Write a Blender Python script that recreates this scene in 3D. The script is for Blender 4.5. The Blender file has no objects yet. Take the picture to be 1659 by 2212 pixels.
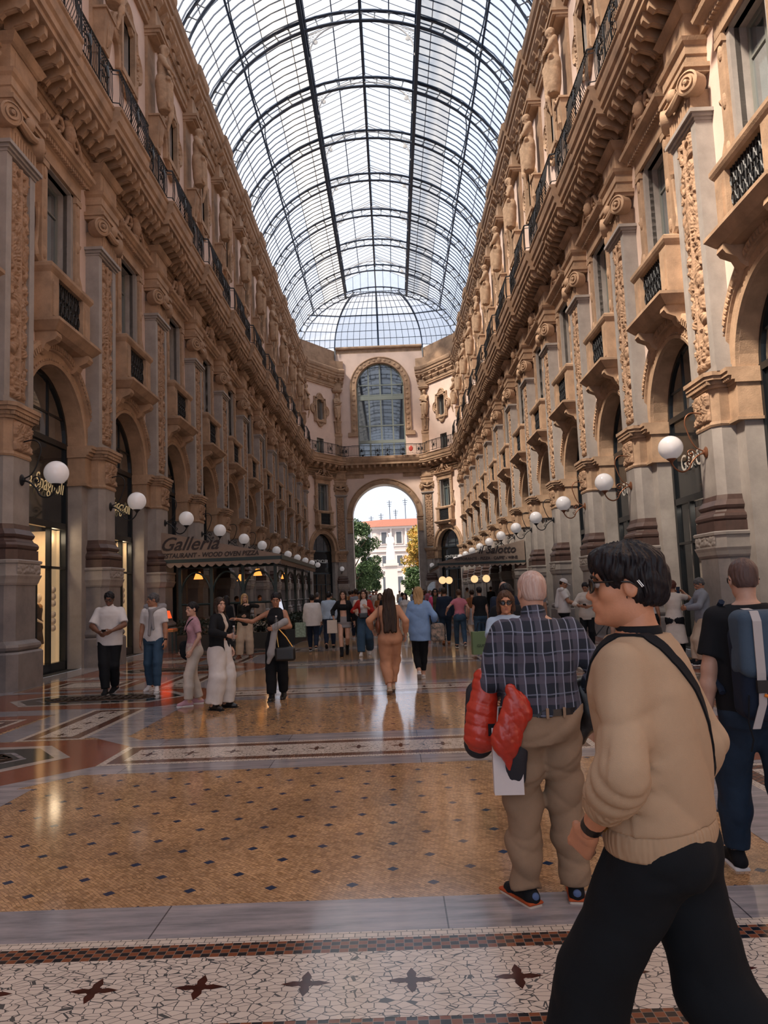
import bpy, math, random
import numpy as np
from mathutils import Vector, Matrix
PI = math.pi
sc = bpy.context.scene
COL = sc.collection
# ------------------------------------------------------------------ camera
CAM_POS = (0.524, 0.0, 1.62)
def cam_axes(vp=(850.0, 1278.0), roll=math.radians(2.3), f=1660.0):
    d = Vector(((vp[0]-829.5)/f, -(vp[1]-1106.0)/f, 1.0)).normalized()
    u = Vector((-math.sin(roll), math.cos(roll), 0.0))
    u = (u - d*u.dot(d)).normalized()
    r = d.cross(u)
    if r.x < 0: r = -r
    return r, d, u
_r, _d, _u = cam_axes()
cam = bpy.data.objects.new('camera', bpy.data.cameras.new('camera'))
COL.objects.link(cam)
cam.matrix_world = Matrix(((_r[0], _r[1], -_r[2], CAM_POS[0]),
                           (_d[0], _d[1], -_d[2], CAM_POS[1]),
                           (_u[0], _u[1], -_u[2], CAM_POS[2]), (0, 0, 0, 1)))
cam.data.sensor_fit = 'HORIZONTAL'; cam.data.sensor_width = 36.0
cam.data.lens = 36.0*1660.0/1659.0
cam.data.clip_start = 0.05; cam.data.clip_end = 600
sc.camera = cam
# ------------------------------------------------------------------ light
SUN_E, SUN_ANGLE, SKY_E = 11.0, 8.0, 1.3
EXPOSURE = 0.0
w = bpy.data.worlds.new('sky'); sc.world = w; w.use_nodes = True
nt = w.node_tree; nt.nodes.clear()
wo = nt.nodes.new('ShaderNodeOutputWorld'); bg = nt.nodes.new('ShaderNodeBackground')
tc = nt.nodes.new('ShaderNodeTexCoord'); nz = nt.nodes.new('ShaderNodeTexNoise')
nz.inputs['Scale'].default_value = 2.2; nz.inputs['Detail'].default_value = 5
cr = nt.nodes.new('ShaderNodeValToRGB')
cr.color_ramp.elements[0].position = .35; cr.color_ramp.elements[0].color = (.74, .82, 1.0, 1)
cr.color_ramp.elements[1].position = .7; cr.color_ramp.elements[1].color = (.93, .95, 1.0, 1)
nt.links.new(tc.outputs['Generated'], nz.inputs['Vector']); nt.links.new(nz.outputs['Fac'], cr.inputs['Fac'])
nt.links.new(cr.outputs['Color'], bg.inputs['Color']); bg.inputs['Strength'].default_value = SKY_E
nt.links.new(bg.outputs[0], wo.inputs['Surface'])
sun = bpy.data.objects.new('sun', bpy.data.lights.new('sun', 'SUN')); COL.objects.link(sun)
sun.data.energy = SUN_E; sun.data.angle = math.radians(SUN_ANGLE); sun.data.color = (1.0, .84, .66)
sun.rotation_euler = Vector((.56, .42, -.84)).to_track_quat('-Z', 'Y').to_euler()
vs = sc.view_settings
sc.display_settings.display_device = 'sRGB'
vs.view_transform = 'Standard'; vs.look = 'None'; vs.exposure = EXPOSURE; vs.gamma = 1.0
vs.use_curve_mapping = False
# ------------------------------------------------------------------ helpers
def sm(pts, n=4):
    P = [Vector(p) for p in pts]; out = []
    for i in range(len(P)-1):
        a, b, c, d = P[max(i-1,0)], P[i], P[i+1], P[min(i+2,len(P)-1)]
        for j in range(n):
            t = j/n; out.append(tuple(.5*((2*b)+(c-a)*t+(2*a-5*b+4*c-d)*t*t+(3*b-a-3*c+d)*t**3)))
    return out+[tuple(P[-1])]
class MB:
    def __init__(s): s.v = []; s.f = []; s.m = []; s.T = None; s.mi = 0
    def add(s, vs, fs, mi=None):
        o = len(s.v)
        if s.T is not None: vs = [tuple(s.T @ Vector(p)) for p in vs]
        s.v += [tuple(p) for p in vs]; s.f += [tuple(i+o for i in f) for f in fs]
        s.m += [s.mi if mi is None else mi]*len(fs)
    def box(s, x0, x1, y0, y1, z0, z1, mi=None):
        s.add([(x0,y0,z0),(x1,y0,z0),(x1,y1,z0),(x0,y1,z0),(x0,y0,z1),(x1,y0,z1),(x1,y1,z1),(x0,y1,z1)],
              [(0,3,2,1),(4,5,6,7),(0,1,5,4),(1,2,6,5),(2,3,7,6),(3,0,4,7)], mi)
    def quad(s, a, b, c, d, mi=None): s.add([a,b,c,d], [(0,1,2,3)], mi)
    def ring(s, rings, closed=True, cap=True, mi=None):
        n = len(rings[0]); vs = [p for r in rings for p in r]; fs = []
        for i in range(len(rings)-1):
            for j in range(n if closed else n-1):
                k = (j+1) % n
                fs.append((i*n+j, i*n+k, (i+1)*n+k, (i+1)*n+j))
        if cap and closed:
            fs.append(tuple(reversed(range(n)))); fs.append(tuple((len(rings)-1)*n+j for j in range(n)))
        s.add(vs, fs, mi)
    def tube(s, pts, r, n=8, mi=None, cap=True):
        pts = [Vector(p) for p in pts]; rr = r if isinstance(r, (list, tuple)) else [r]*len(pts)
        rings = []; up = None
        for i, p in enumerate(pts):
            t = (pts[min(i+1, len(pts)-1)]-pts[max(i-1, 0)])
            t = t.normalized() if t.length > 1e-9 else Vector((0,0,1))
            if up is None: up = Vector((0,0,1)) if abs(t.z) < .9 else Vector((0,1,0))
            a = up.cross(t)
            if a.length < 1e-6: a = Vector((1,0,0)).cross(t)
            a.normalize(); b = t.cross(a); up = b
            rings.append([tuple(p+(a*math.cos(2*PI*j/n)+b*math.sin(2*PI*j/n))*rr[i]) for j in range(n)])
        s.ring(rings, True, cap, mi)
    def lathe(s, prof, c=(0,0,0), n=16, mi=None, sx=1, sy=1):
        rings = [[(c[0]+sx*r*math.cos(2*PI*j/n), c[1]+sy*r*math.sin(2*PI*j/n), c[2]+z) for j in range(n)] for r, z in prof]
        s.ring(rings, True, True, mi)
    def sphere(s, c, r, n=16, m=10, mi=None):
        if not isinstance(r, (tuple, list)): r = (r, r, r)
        rings = []
        for i in range(m+1):
            a = -PI/2+PI*i/m; ca = max(math.cos(a), 1e-3)
            rings.append([(c[0]+r[0]*ca*math.cos(2*PI*j/n), c[1]+r[1]*ca*math.sin(2*PI*j/n), c[2]+r[2]*math.sin(a)) for j in range(n)])
        s.ring(rings, True, True, mi)
    def extr(s, prof, x0, x1, mi=None, mitre=False):
        """closed profile of (y,z) points extruded along x; mitre slants the ends outwards by y"""
        a = [(x0-(y if mitre else 0), y, z) for y, z in prof]; b = [(x1+(y if mitre else 0), y, z) for y, z in prof]
        s.ring([a, b], True, True, mi)
    def prism(s, poly, z0, z1, mi=None):
        s.ring([[(x, y, z0) for x, y in poly], [(x, y, z1) for x, y in poly]], True, True, mi)
    def wrap(s, prof, x0, x1, y0, mi=None):
        """moulding that goes round three sides of a block x0..x1 standing out from the wall to y0; prof = (offset, z)"""
        rings = []
        for o, z in prof:
            rings.append([(x0-o, 0, z), (x0-o, y0+o, z), (x1+o, y0+o, z), (x1+o, 0, z)])
        s.ring(rings, True, True, mi)
    def arch(s, prof, cx, cz, a0=0, a1=PI, n=24, mi=None, sz=1.0):
        """profile (radius, y) swept round an arc in the xz plane"""
        rings = []
        for i in range(n+1):
            a = a0+(a1-a0)*i/n
            rings.append([(cx+r*math.cos(a), y, cz+sz*r*math.sin(a)) for r, y in prof])
        s.ring(rings, True, True, mi)
    def mesh(s, name, mats, smooth=None):
        me = bpy.data.meshes.new(name); me.from_pydata(s.v, [], s.f)
        mats = mats if isinstance(mats, (list, tuple)) else [mats]
        for m in mats: me.materials.append(m)
        if len(mats) > 1: me.polygons.foreach_set('material_index', s.m)
        if smooth is not None:
            me.polygons.foreach_set('use_smooth', [True]*len(s.f))
            if smooth < 179: me.set_sharp_from_angle(angle=math.radians(smooth))
        me.update(); return me
    def build(s, name, mats, parent=None, smooth=None):
        return put(s.mesh(name, mats, smooth), name, parent)
def put(me, name, parent=None):
    o = bpy.data.objects.new(name, me); COL.objects.link(o)
    if parent is not None: o.parent = parent; KIDS.setdefault(parent.name, []).append(o)
    return o
KIDS = {}
def empty(name, loc=(0,0,0), rz=0):
    o = bpy.data.objects.new(name, None); COL.objects.link(o); o.location = loc; o.rotation_euler = (0,0,rz)
    o.empty_display_size = .1
    return o
def tag(o, label=None, cat=None, group=None, kind=None):
    if label: o['label'] = label
    if cat: o['category'] = cat
    if group: o['group'] = group
    if kind: o['kind'] = kind
    return o
def dup(o, parent=None):
    c = o.copy(); COL.objects.link(c)
    if parent is not None: c.parent = parent; KIDS.setdefault(parent.name, []).append(c)
    for ch in KIDS.get(o.name, []): dup(ch, c)
    return c
USED = set()
def use(proto, loc, rz, label=None, scale=None, extra=None):
    """first use moves the prototype, later uses copy it and each of its parts"""
    if proto.name in USED: o = dup(proto)
    else: USED.add(proto.name); o = proto
    o.location = loc; o.rotation_euler = (0, 0, rz)
    if scale: o.scale = scale
    if label: o['label'] = label
    return o
ORD = ['first','second','third','fourth','fifth','sixth','seventh','eighth','ninth','tenth','eleventh','twelfth','thirteenth','fourteenth']
# ------------------------------------------------------------------ materials
def mat(name, col, rough=.6, metal=0.0, spec=.5, bump=0, bscale=20, noise=0, nscale=6, col2=None, emit=None, es=0, bdet=4, coat=0, dist=.02, stretch=None):
    m = bpy.data.materials.new(name); m.use_nodes = True; n = m.node_tree; b = n.nodes['Principled BSDF']
    b.inputs['Base Color'].default_value = (*col, 1); b.inputs['Roughness'].default_value = rough
    b.inputs['Metallic'].default_value = metal; b.inputs['Specular IOR Level'].default_value = spec
    if coat: b.inputs['Coat Weight'].default_value = coat
    if emit: b.inputs['Emission Color'].default_value = (*emit, 1); b.inputs['Emission Strength'].default_value = es
    t = n.nodes.new('ShaderNodeTexCoord'); src = t.outputs['Object']
    if stretch:
        mp = n.nodes.new('ShaderNodeMapping'); mp.inputs['Scale'].default_value = stretch
        n.links.new(src, mp.inputs['Vector']); src = mp.outputs['Vector']
    if noise or col2:
        z = n.nodes.new('ShaderNodeTexNoise'); z.inputs['Scale'].default_value = nscale; z.inputs['Detail'].default_value = 6
        z.inputs['Roughness'].default_value = .65
        n.links.new(src, z.inputs['Vector'])
        r = n.nodes.new('ShaderNodeValToRGB'); r.color_ramp.elements[0].position = .32; r.color_ramp.elements[1].position = .68
        c2 = col2 or tuple(c*(1-noise) for c in col)
        r.color_ramp.elements[0].color = (*c2, 1); r.color_ramp.elements[1].color = (*col, 1)
        n.links.new(z.outputs['Fac'], r.inputs['Fac']); n.links.new(r.outputs['Color'], b.inputs['Base Color'])
    if bump:
        z2 = n.nodes.new('ShaderNodeTexNoise'); z2.inputs['Scale'].default_value = bscale; z2.inputs['Detail'].default_value = bdet
        n.links.new(src, z2.inputs['Vector'])
        bp = n.nodes.new('ShaderNodeBump'); bp.inputs['Strength'].default_value = bump; bp.inputs['Distance'].default_value = dist
        n.links.new(z2.outputs['Fac'], bp.inputs['Height']); n.links.new(bp.outputs['Normal'], b.inputs['Normal'])
    return m
M = {}
M['plaster'] = mat('pale pink plaster', (.70,.545,.475), .85, bump=.25, bscale=60, noise=.12, nscale=1.3)
M['ochre'] = mat('ochre carved stone', (.46,.305,.200), .8, bump=.22, bscale=34, noise=.45, nscale=1.7)
M['carved'] = mat('deep carved ochre stone', (.40,.255,.165), .8, bump=.35, bscale=40, noise=.35, nscale=7, dist=.02)
M['grey'] = mat('grey veined stone', (.36,.325,.305), .55, bump=.1, bscale=40, noise=.32, nscale=1.6)
M['pedestal'] = mat('grey brown stone', (.24,.215,.21), .5, bump=.1, bscale=40, col2=(.14,.13,.135), nscale=1.8)
M['brown'] = mat('dark red brown marble', (.10,.060,.052), .4, noise=.4, nscale=5)
M['statue'] = mat('buff carved statue stone', (.50,.34,.225), .8, bump=.35, bscale=14, noise=.40, nscale=4, dist=.04)
M['iron'] = mat('black wrought iron', (.012,.014,.018), .45, .3)
M['bracket'] = mat('coppery painted iron', (.25,.11,.06), .4, .6)
M['dark'] = mat('black shop front metal', (.010,.013,.016), .3, .3)
M['inside'] = mat('dark shop interior', (.018,.020,.022), .7)
M['steel'] = mat('dark blue roof iron', (.030,.055,.105), .5, .2)
M['pale_steel'] = mat('pale grey roof iron', (.42,.42,.42), .6, .1)
M['globe'] = mat('white opal glass globe', (.80,.78,.80), .12, coat=.3, emit=(1,.96,.95), es=.10)
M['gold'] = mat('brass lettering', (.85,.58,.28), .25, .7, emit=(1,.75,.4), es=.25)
M['silver'] = mat('pale metal lettering', (.75,.72,.68), .3, .6)
M['brass'] = mat('polished brass', (.62,.40,.14), .25, 1.0)
def glass(name, alpha=.75, tint=(1,1,1), rough=.03, gloss=(.9,.95,1), pwr=4.5, f0=.06):
    m = bpy.data.materials.new(name); m.use_nodes = True; n = m.node_tree; n.nodes.clear()
    o = n.nodes.new('ShaderNodeOutputMaterial'); mx = n.nodes.new('ShaderNodeMixShader')
    tr = n.nodes.new('ShaderNodeBsdfTransparent'); gl = n.nodes.new('ShaderNodeBsdfGlossy'); fr = n.nodes.new('ShaderNodeMath'); lw = n.nodes.new('ShaderNodeLayerWeight'); pw = n.nodes.new('ShaderNodeMath')
    tr.inputs['Color'].default_value = (*[alpha*c for c in tint], 1); gl.inputs['Roughness'].default_value = rough
    gl.inputs['Color'].default_value = (*gloss, 1)
    pw.operation = 'POWER'; pw.inputs[1].default_value = pwr; fr.operation = 'MULTIPLY_ADD'; fr.inputs[1].default_value = .9; fr.inputs[2].default_value = f0
    lw.inputs['Blend'].default_value = .5; n.links.new(lw.outputs['Facing'], pw.inputs[0]); n.links.new(pw.outputs[0], fr.inputs[0])
    n.links.new(fr.outputs[0], mx.inputs[0]); n.links.new(tr.outputs[0], mx.inputs[1]); n.links.new(gl.outputs[0], mx.inputs[2])
    n.links.new(mx.outputs[0], o.inputs['Surface']); return m
M['shopglass'] = glass('shop window glass', .85)
M['winglass'] = glass('dim window glass', .60, (.8,.9,1), pwr=2.0, f0=.20)
M['archglass'] = glass('arched window glass', .70, (.85,.93,1), pwr=1.8, f0=.12)
def roofglass(name, t, d, s=3.0):
    """dusty roof pane: lets most light through, scatters a little"""
    m = bpy.data.materials.new(name); m.use_nodes = True; n = m.node_tree; n.nodes.clear()
    o = n.nodes.new('ShaderNodeOutputMaterial'); mx = n.nodes.new('ShaderNodeMixShader')
    tr = n.nodes.new('ShaderNodeBsdfTransparent'); df = n.nodes.new('ShaderNodeBsdfTranslucent')
    tc = n.nodes.new('ShaderNodeTexCoord'); nz = n.nodes.new('ShaderNodeTexNoise'); nz.inputs['Scale'].default_value = s
    nz.inputs['Detail'].default_value = 6
    mr = n.nodes.new('ShaderNodeMapRange'); mr.inputs[1].default_value = .35; mr.inputs[2].default_value = .75
    mr.inputs[3].default_value = d; mr.inputs[4].default_value = d+.16
    n.links.new(tc.outputs['Object'], nz.inputs['Vector']); n.links.new(nz.outputs['Fac'], mr.inputs[0])
    tr.inputs['Color'].default_value = (*t, 1); df.inputs['Color'].default_value = (.62,.60,.56,1)
    n.links.new(mr.outputs[0], mx.inputs[0]); n.links.new(tr.outputs[0], mx.inputs[1]); n.links.new(df.outputs[0], mx.inputs[2])
    n.links.new(mx.outputs[0], o.inputs['Surface']); return m
M['pane'] = roofglass('roof glass', (.88,.90,.93), .06)
M['pane_dusty_shade'] = roofglass('dusty shade-tinted roof glass', (.62,.58,.56), .35, 1.2)  # left strip by the lantern: dust plus shade put into the tint
M['pane_end'] = roofglass('old rippled roof glass', (.70,.74,.80), .22, 1.5)
M['pane_lantern_shade'] = roofglass('lantern-shade tinted roof glass', (.36,.39,.43), .30, 1.2)  # right strip: the lantern's shade painted into the pane colour
# ------------------------------------------------------------------ floor
def node_floor():
    out = {}
    def base(name, rough, spec=.5):
        m = bpy.data.materials.new(name); m.use_nodes = True; n = m.node_tree; b = n.nodes['Principled BSDF']
        b.inputs['Roughness'].default_value = rough; b.inputs['Specular IOR Level'].default_value = spec
        t = n.nodes.new('ShaderNodeTexCoord'); return m, n, b, t
    def math_(n, op, a, b=None, c=None):
        x = n.nodes.new('ShaderNodeMath'); x.operation = op
        for i, q in enumerate((a, b, c)):
            if q is None: continue
            if isinstance(q, (int, float)): x.inputs[i].default_value = q
            else: n.links.new(q, x.inputs[i])
        return x.outputs[0]
    def mixc(n, fac, a, b):
        x = n.nodes.new('ShaderNodeMix'); x.data_type = 'RGBA'
        if isinstance(fac, float): x.inputs[0].default_value = fac
        else: n.links.new(fac, x.inputs[0])
        for i, q in ((6, a), (7, b)):
            if isinstance(q, tuple): x.inputs[i].default_value = (*q, 1)
            else: n.links.new(q, x.inputs[i])
        return x.outputs[2]
    # gold tesserae with blue diamonds on a 45 degree lattice
    m, n, b, t = base('gold tesserae with blue squares', .11)
    sp = n.nodes.new('ShaderNodeSeparateXYZ'); n.links.new(t.outputs['Object'], sp.inputs[0])
    X, Y = sp.outputs[0], sp.outputs[1]
    p = .2275
    u = math_(n, 'DIVIDE', math_(n, 'ADD', X, 20.0*p), 2*p); v = math_(n, 'DIVIDE', math_(n, 'SUBTRACT', Y, 4.485-p*40), 2*p)
    def dia(u, v):
        a = math_(n, 'ABSOLUTE', math_(n, 'SUBTRACT', math_(n, 'FRACT', u), .5)); c = math_(n, 'ABSOLUTE', math_(n, 'SUBTRACT', math_(n, 'FRACT', v), .5))
        return math_(n, 'LESS_THAN', math_(n, 'ADD', a, c), .082)
    d1 = dia(math_(n, 'ADD', u, 0.0), math_(n, 'ADD', v, .5)); d2 = dia(math_(n, 'ADD', u, .5), math_(n, 'ADD', v, 0.0))
    dd = math_(n, 'MAXIMUM', d1, d2)
    mp = n.nodes.new('ShaderNodeMapping'); mp.inputs['Rotation'].default_value = (0, 0, PI/4)
    n.links.new(t.outputs['Object'], mp.inputs['Vector'])
    wz = n.nodes.new('ShaderNodeTexNoise'); wz.inputs['Scale'].default_value = 9; n.links.new(t.outputs['Object'], wz.inputs['Vector'])
    add = n.nodes.new('ShaderNodeVectorMath'); add.operation = 'MULTIPLY_ADD'; add.inputs[1].default_value = (.045,.045,.045)
    n.links.new(wz.outputs['Color'], add.inputs[0]); n.links.new(mp.outputs[0], add.inputs[2])
    br = n.nodes.new('ShaderNodeTexBrick'); n.links.new(add.outputs[0], br.inputs['Vector'])
    for k, q in (('Scale', 1.0), ('Brick Width', .034), ('Row Height', .022), ('Mortar Size', .0016), ('Bias', -.1)): br.inputs[k].default_value = q
    br.inputs['Color1'].default_value = (.56,.355,.195,1); br.inputs['Color2'].default_value = (.25,.145,.075,1)
    br.inputs['Mortar'].default_value = (.13,.08,.045,1)
    nz = n.nodes.new('ShaderNodeTexNoise'); nz.inputs['Scale'].default_value = 1.4; nz.inputs['Detail'].default_value = 5
    n.links.new(t.outputs['Object'], nz.inputs['Vector'])
    r = n.nodes.new('ShaderNodeValToRGB'); r.color_ramp.elements[0].color = (.62,.60,.58,1); r.color_ramp.elements[0].position = .3
    r.color_ramp.elements[1].color = (1.15,1.12,1.05,1); r.color_ramp.elements[1].position = .7
    n.links.new(nz.outputs['Fac'], r.inputs['Fac'])
    mu = n.nodes.new('ShaderNodeMix'); mu.data_type = 'RGBA'; mu.blend_type = 'MULTIPLY'; mu.inputs[0].default_value = 1
    n.links.new(br.outputs['Color'], mu.inputs[6]); n.links.new(r.outputs[0], mu.inputs[7])
    vo = n.nodes.new('ShaderNodeTexVoronoi'); vo.inputs['Scale'].default_value = 26; n.links.new(t.outputs['Object'], vo.inputs['Vector'])
    c2 = mixc(n, math_(n, 'MULTIPLY', vo.outputs['Color'], .35), mu.outputs[2], (.46,.30,.19))
    n.links.new(mixc(n, dd, c2, (.012,.030,.075)), b.inputs['Base Color'])
    out['gold'] = m
    # grey marble
    m, n, b, t = base('grey streaked marble', .10)
    mp = n.nodes.new('ShaderNodeMapping'); mp.inputs['Scale'].default_value = (.7, 5, 1); n.links.new(t.outputs['Object'], mp.inputs['Vector'])
    nz = n.nodes.new('ShaderNodeTexNoise'); nz.inputs['Scale'].default_value = 2.2; nz.inputs['Detail'].default_value = 8; nz.inputs['Roughness'].default_value = .7
    n.links.new(mp.outputs[0], nz.inputs['Vector'])
    r = n.nodes.new('ShaderNodeValToRGB'); e = r.color_ramp.elements
    e[0].position = .30; e[0].color = (.13,.135,.155,1); e[1].position = .72; e[1].color = (.40,.375,.39,1)
    k = e.new(.5); k.color = (.27,.265,.29,1)
    n.links.new(nz.outputs['Fac'], r.inputs['Fac'])
    bk = n.nodes.new('ShaderNodeTexBrick'); n.links.new(t.outputs['Object'], bk.inputs['Vector'])
    for kk, q in (('Scale', 1.0), ('Brick Width', 1.45), ('Row Height', 40.0), ('Mortar Size', .004)): bk.inputs[kk].default_value = q
    bk.inputs['Color1'].default_value = (1.08,1.06,1.06,1); bk.inputs['Color2'].default_value = (.80,.82,.86,1); bk.inputs['Mortar'].default_value = (.25,.25,.27,1)
    mu = n.nodes.new('ShaderNodeMix'); mu.data_type = 'RGBA'; mu.blend_type = 'MULTIPLY'; mu.inputs[0].default_value = 1
    n.links.new(r.outputs[0], mu.inputs[6]); n.links.new(bk.outputs['Color'], mu.inputs[7])
    n.links.new(mu.outputs[2], b.inputs['Base Color']); out['grey'] = m
    # white crazed mosaic
    m, n, b, t = base('white crazy mosaic', .13)
    v1 = n.nodes.new('ShaderNodeTexVoronoi'); v1.feature = 'DISTANCE_TO_EDGE'; v1.inputs['Scale'].default_value = 24; v1.inputs['Randomness'].default_value = .9
    v2 = n.nodes.new('ShaderNodeTexVoronoi'); v2.inputs['Scale'].default_value = 24; v2.inputs['Randomness'].default_value = .9
    mp = n.nodes.new('ShaderNodeMapping'); mp.inputs['Scale'].default_value = (.8, 1.25, 1); n.links.new(t.outputs['Object'], mp.inputs['Vector'])
    for q in (v1, v2): n.links.new(mp.outputs[0], q.inputs['Vector'])
    line = math_(n, 'LESS_THAN', v1.outputs['Distance'], .035)
    cc = mixc(n, math_(n, 'MULTIPLY', v2.outputs['Color'], .6), (.62,.555,.50), (.46,.40,.355))
    n.links.new(mixc(n, line, cc, (.075,.08,.085)), b.inputs['Base Color']); out['white'] = m
    # plain white tiles
    m, n, b, t = base('small white tiles', .13)
    bk = n.nodes.new('ShaderNodeTexBrick'); n.links.new(t.outputs['Object'], bk.inputs['Vector'])
    for kk, q in (('Scale', 1.0), ('Brick Width', .055), ('Row Height', .042), ('Mortar Size', .0022)): bk.inputs[kk].default_value = q
    bk.inputs['Color1'].default_value = (.62,.55,.49,1); bk.inputs['Color2'].default_value = (.50,.45,.40,1); bk.inputs['Mortar'].default_value = (.12,.12,.12,1)
    n.links.new(bk.outputs['Color'], b.inputs['Base Color']); out['tile'] = m
    # red and black chequer
    m, n, b, t = base('red and black chequer tiles', .13)
    ck = n.nodes.new('ShaderNodeTexChecker'); ck.inputs['Scale'].default_value = 1/.036
    mp = n.nodes.new('ShaderNodeMapping'); mp.inputs['Scale'].default_value = (.85, 1.0, 1); mp.inputs['Location'].default_value = (0,0,.013)
    n.links.new(t.outputs['Object'], mp.inputs['Vector']); n.links.new(mp.outputs[0], ck.inputs['Vector'])
    ck.inputs['Color1'].default_value = (.19,.065,.033,1); ck.inputs['Color2'].default_value = (.012,.014,.020,1)
    bk = n.nodes.new('ShaderNodeTexBrick'); n.links.new(mp.outputs[0], bk.inputs['Vector']); bk.offset = 0
    for kk, q in (('Scale', 1.0), ('Brick Width', .036), ('Row Height', .036), ('Mortar Size', .0014)): bk.inputs[kk].default_value = q
    n.links.new(mixc(n, bk.outputs['Fac'], ck.outputs['Color'], (.22,.17,.14)), b.inputs['Base Color']); out['check'] = m
    out['maroon'] = mat('dark maroon marble', (.060,.014,.012), .12, noise=.5, nscale=14)
    out['red'] = mat('red brown marble', (.27,.085,.045), .12, noise=.45, nscale=9)
    out['dgreen'] = mat('dark green marble', (.035,.050,.052), .10, noise=.5, nscale=5)
    out['pale'] = mat('pale marble band', (.42,.38,.36), .12, noise=.3, nscale=4)
    out['outside'] = mat('pale square paving', (.50,.46,.42), .7, noise=.2, nscale=1)
    return out
FM = node_floor()
FK = list(FM.keys()); FI = {k: i for i, k in enumerate(FK)}
fb = MB()
def fp(poly, key, lv): fb.add([(x, y, lv*.0006) for x, y in poly], [tuple(range(len(poly)))], FI[key])
def fring(outer, inner, key, lv):
    n = len(outer)
    for i in range(n):
        j = (i+1) % n
        fb.add([(*outer[i], lv*.0006), (*outer[j], lv*.0006), (*inner[j], lv*.0006), (*inner[i], lv*.0006)], [(0,1,2,3)], FI[key])
def ccw(p):
    a = sum(p[i][0]*p[(i+1) % len(p)][1]-p[(i+1) % len(p)][0]*p[i][1] for i in range(len(p)))
    return p if a > 0 else p[::-1]
def inset(poly, d):
    poly = ccw(poly); n = len(poly); out = []
    for i in range(n):
        p0, p1, p2 = Vector(poly[i-1]), Vector(poly[i]), Vector(poly[(i+1) % n])
        a = (p1-p0).normalized(); b = (p2-p1).normalized()
        na = Vector((-a.y, a.x)); nb = Vector((-b.y, b.x))
        k = (na+nb); k = k/(1+na.dot(nb)) if 1+na.dot(nb) > .2 else k
        q = p1+k*d; out.append((q.x, q.y))
    return out
def quatre(cx, cy, r, ang=0, lv=6):
    pts = []
    for q in range(4):
        a0 = ang+q*PI/2
        for dt, rr in ((-.62, .30), (-.42, .55), (-.22, .70), (0, 1.0), (.22, .70), (.42, .55), (.62, .30)):
            pts.append((cx+r*rr*math.cos(a0+dt*.9), cy+r*rr*math.sin(a0+dt*.9)))
    fp(pts, 'maroon', lv)
def strip(poly, lv=3):
    poly = ccw(poly)
    fp(poly, 'tile', lv); p1 = inset(poly, .075); fp(p1, 'check', lv+1); p2 = inset(p1, .135); fp(p2, 'white', lv+2)
PER = 4.95; S0 = 3.41; XE = 2.5
YB, YE = -7.0, 79.0
fp([(-7.4, YB), (7.4, YB), (7.4, 73.9), (-7.4, 73.9)], 'gold', 0)
fp([(-60, 73.9), (60, 73.9), (60, 300), (-60, 300)], 'outside', 0)
for i in range(-2, 14):
    c = S0+PER*i
    # marble beds and mosaic strip across the gallery
    fp([(-XE-.05, c-.87), (XE+.05, c-.87), (XE+.05, c+.87), (-XE-.05, c+.87)], 'grey', 1)
    strip([(-XE-.02, c-.50), (XE+.02, c-.50), (XE+.02, c+.47), (-XE-.02, c+.47)])
    n = 11
    for q in range(n):
        quatre(.09+(q-(n-1)/2)*.4455, c-.01, .105)
    for sx in (-1, 1):
        def P(*a): return [(sx*x, c+y) for x, y in a]
        # red field round the hexagonal vent
        fp(ccw(P((2.52,-.55),(2.52,.5),(3.05,1.02),(7.4,1.02),(7.4,-1.35),(3.15,-1.25))), 'red', 2)
        fp(ccw(P((2.52,-.87),(2.52,-.50),(3.15,-1.22),(4.2,-1.75),(4.2,-2.25),(3.25,-1.75))), 'grey', 2.5)
        fp(ccw(P((2.52,.87),(2.52,.50),(3.05,1.02),(3.4,1.4),(3.1,1.55))), 'grey', 2.6)
        hexo = P((2.98,-.0),(3.50,.72),(5.6,.72),(6.1,0),(5.6,-.72),(3.50,-.72))
        fp(ccw(hexo), 'pale', 4); fp(inset(hexo, .14), 'dgreen', 5)
        hi = P((3.45,0),(3.75,.36),(5.35,.36),(5.65,0),(5.35,-.36),(3.75,-.36))
        fp(ccw(hi), 'grey', 6); fp(inset(hi, .05), 'dgreen', 7)
        # diagonal bed and small strip between the vents
        fp(ccw(P((2.75,1.20),(4.55,1.02),(4.55,3.75),(2.75,3.60))), 'grey', 3)
        strip(P((3.28,1.06),(4.12,1.06),(4.12,3.55),(3.28,3.55)), 4)
        for q in range(5): quatre(sx*3.70, c+1.42+q*.44, .10, lv=7)
        fp(ccw(P((4.62,1.30),(6.55,1.30),(6.55,3.2),(4.62,3.2))), 'red', 4)
        fp(ccw(P((4.55,1.02),(6.7,1.02),(6.7,1.30),(4.55,1.30))), 'grey', 4.3)
        fp(ccw(P((4.55,3.20),(6.7,3.20),(6.7,3.75),(4.55,3.75))), 'grey', 4.4)
        strip(P((4.80,1.60),(6.3,1.60),(6.3,2.85),(4.80,2.85)), 5)
        fp(ccw(P((6.7,-2.4),(7.4,-2.4),(7.4,2.55),(6.7,2.55))), 'grey', 4.8)
        strip(P((6.02,-1.6),(6.62,-1.6),(6.62,-1.28),(6.02,-1.28)), 4.6)
fl = fb.build('floor', [FM[k] for k in FK]); tag(fl, kind='structure')
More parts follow.
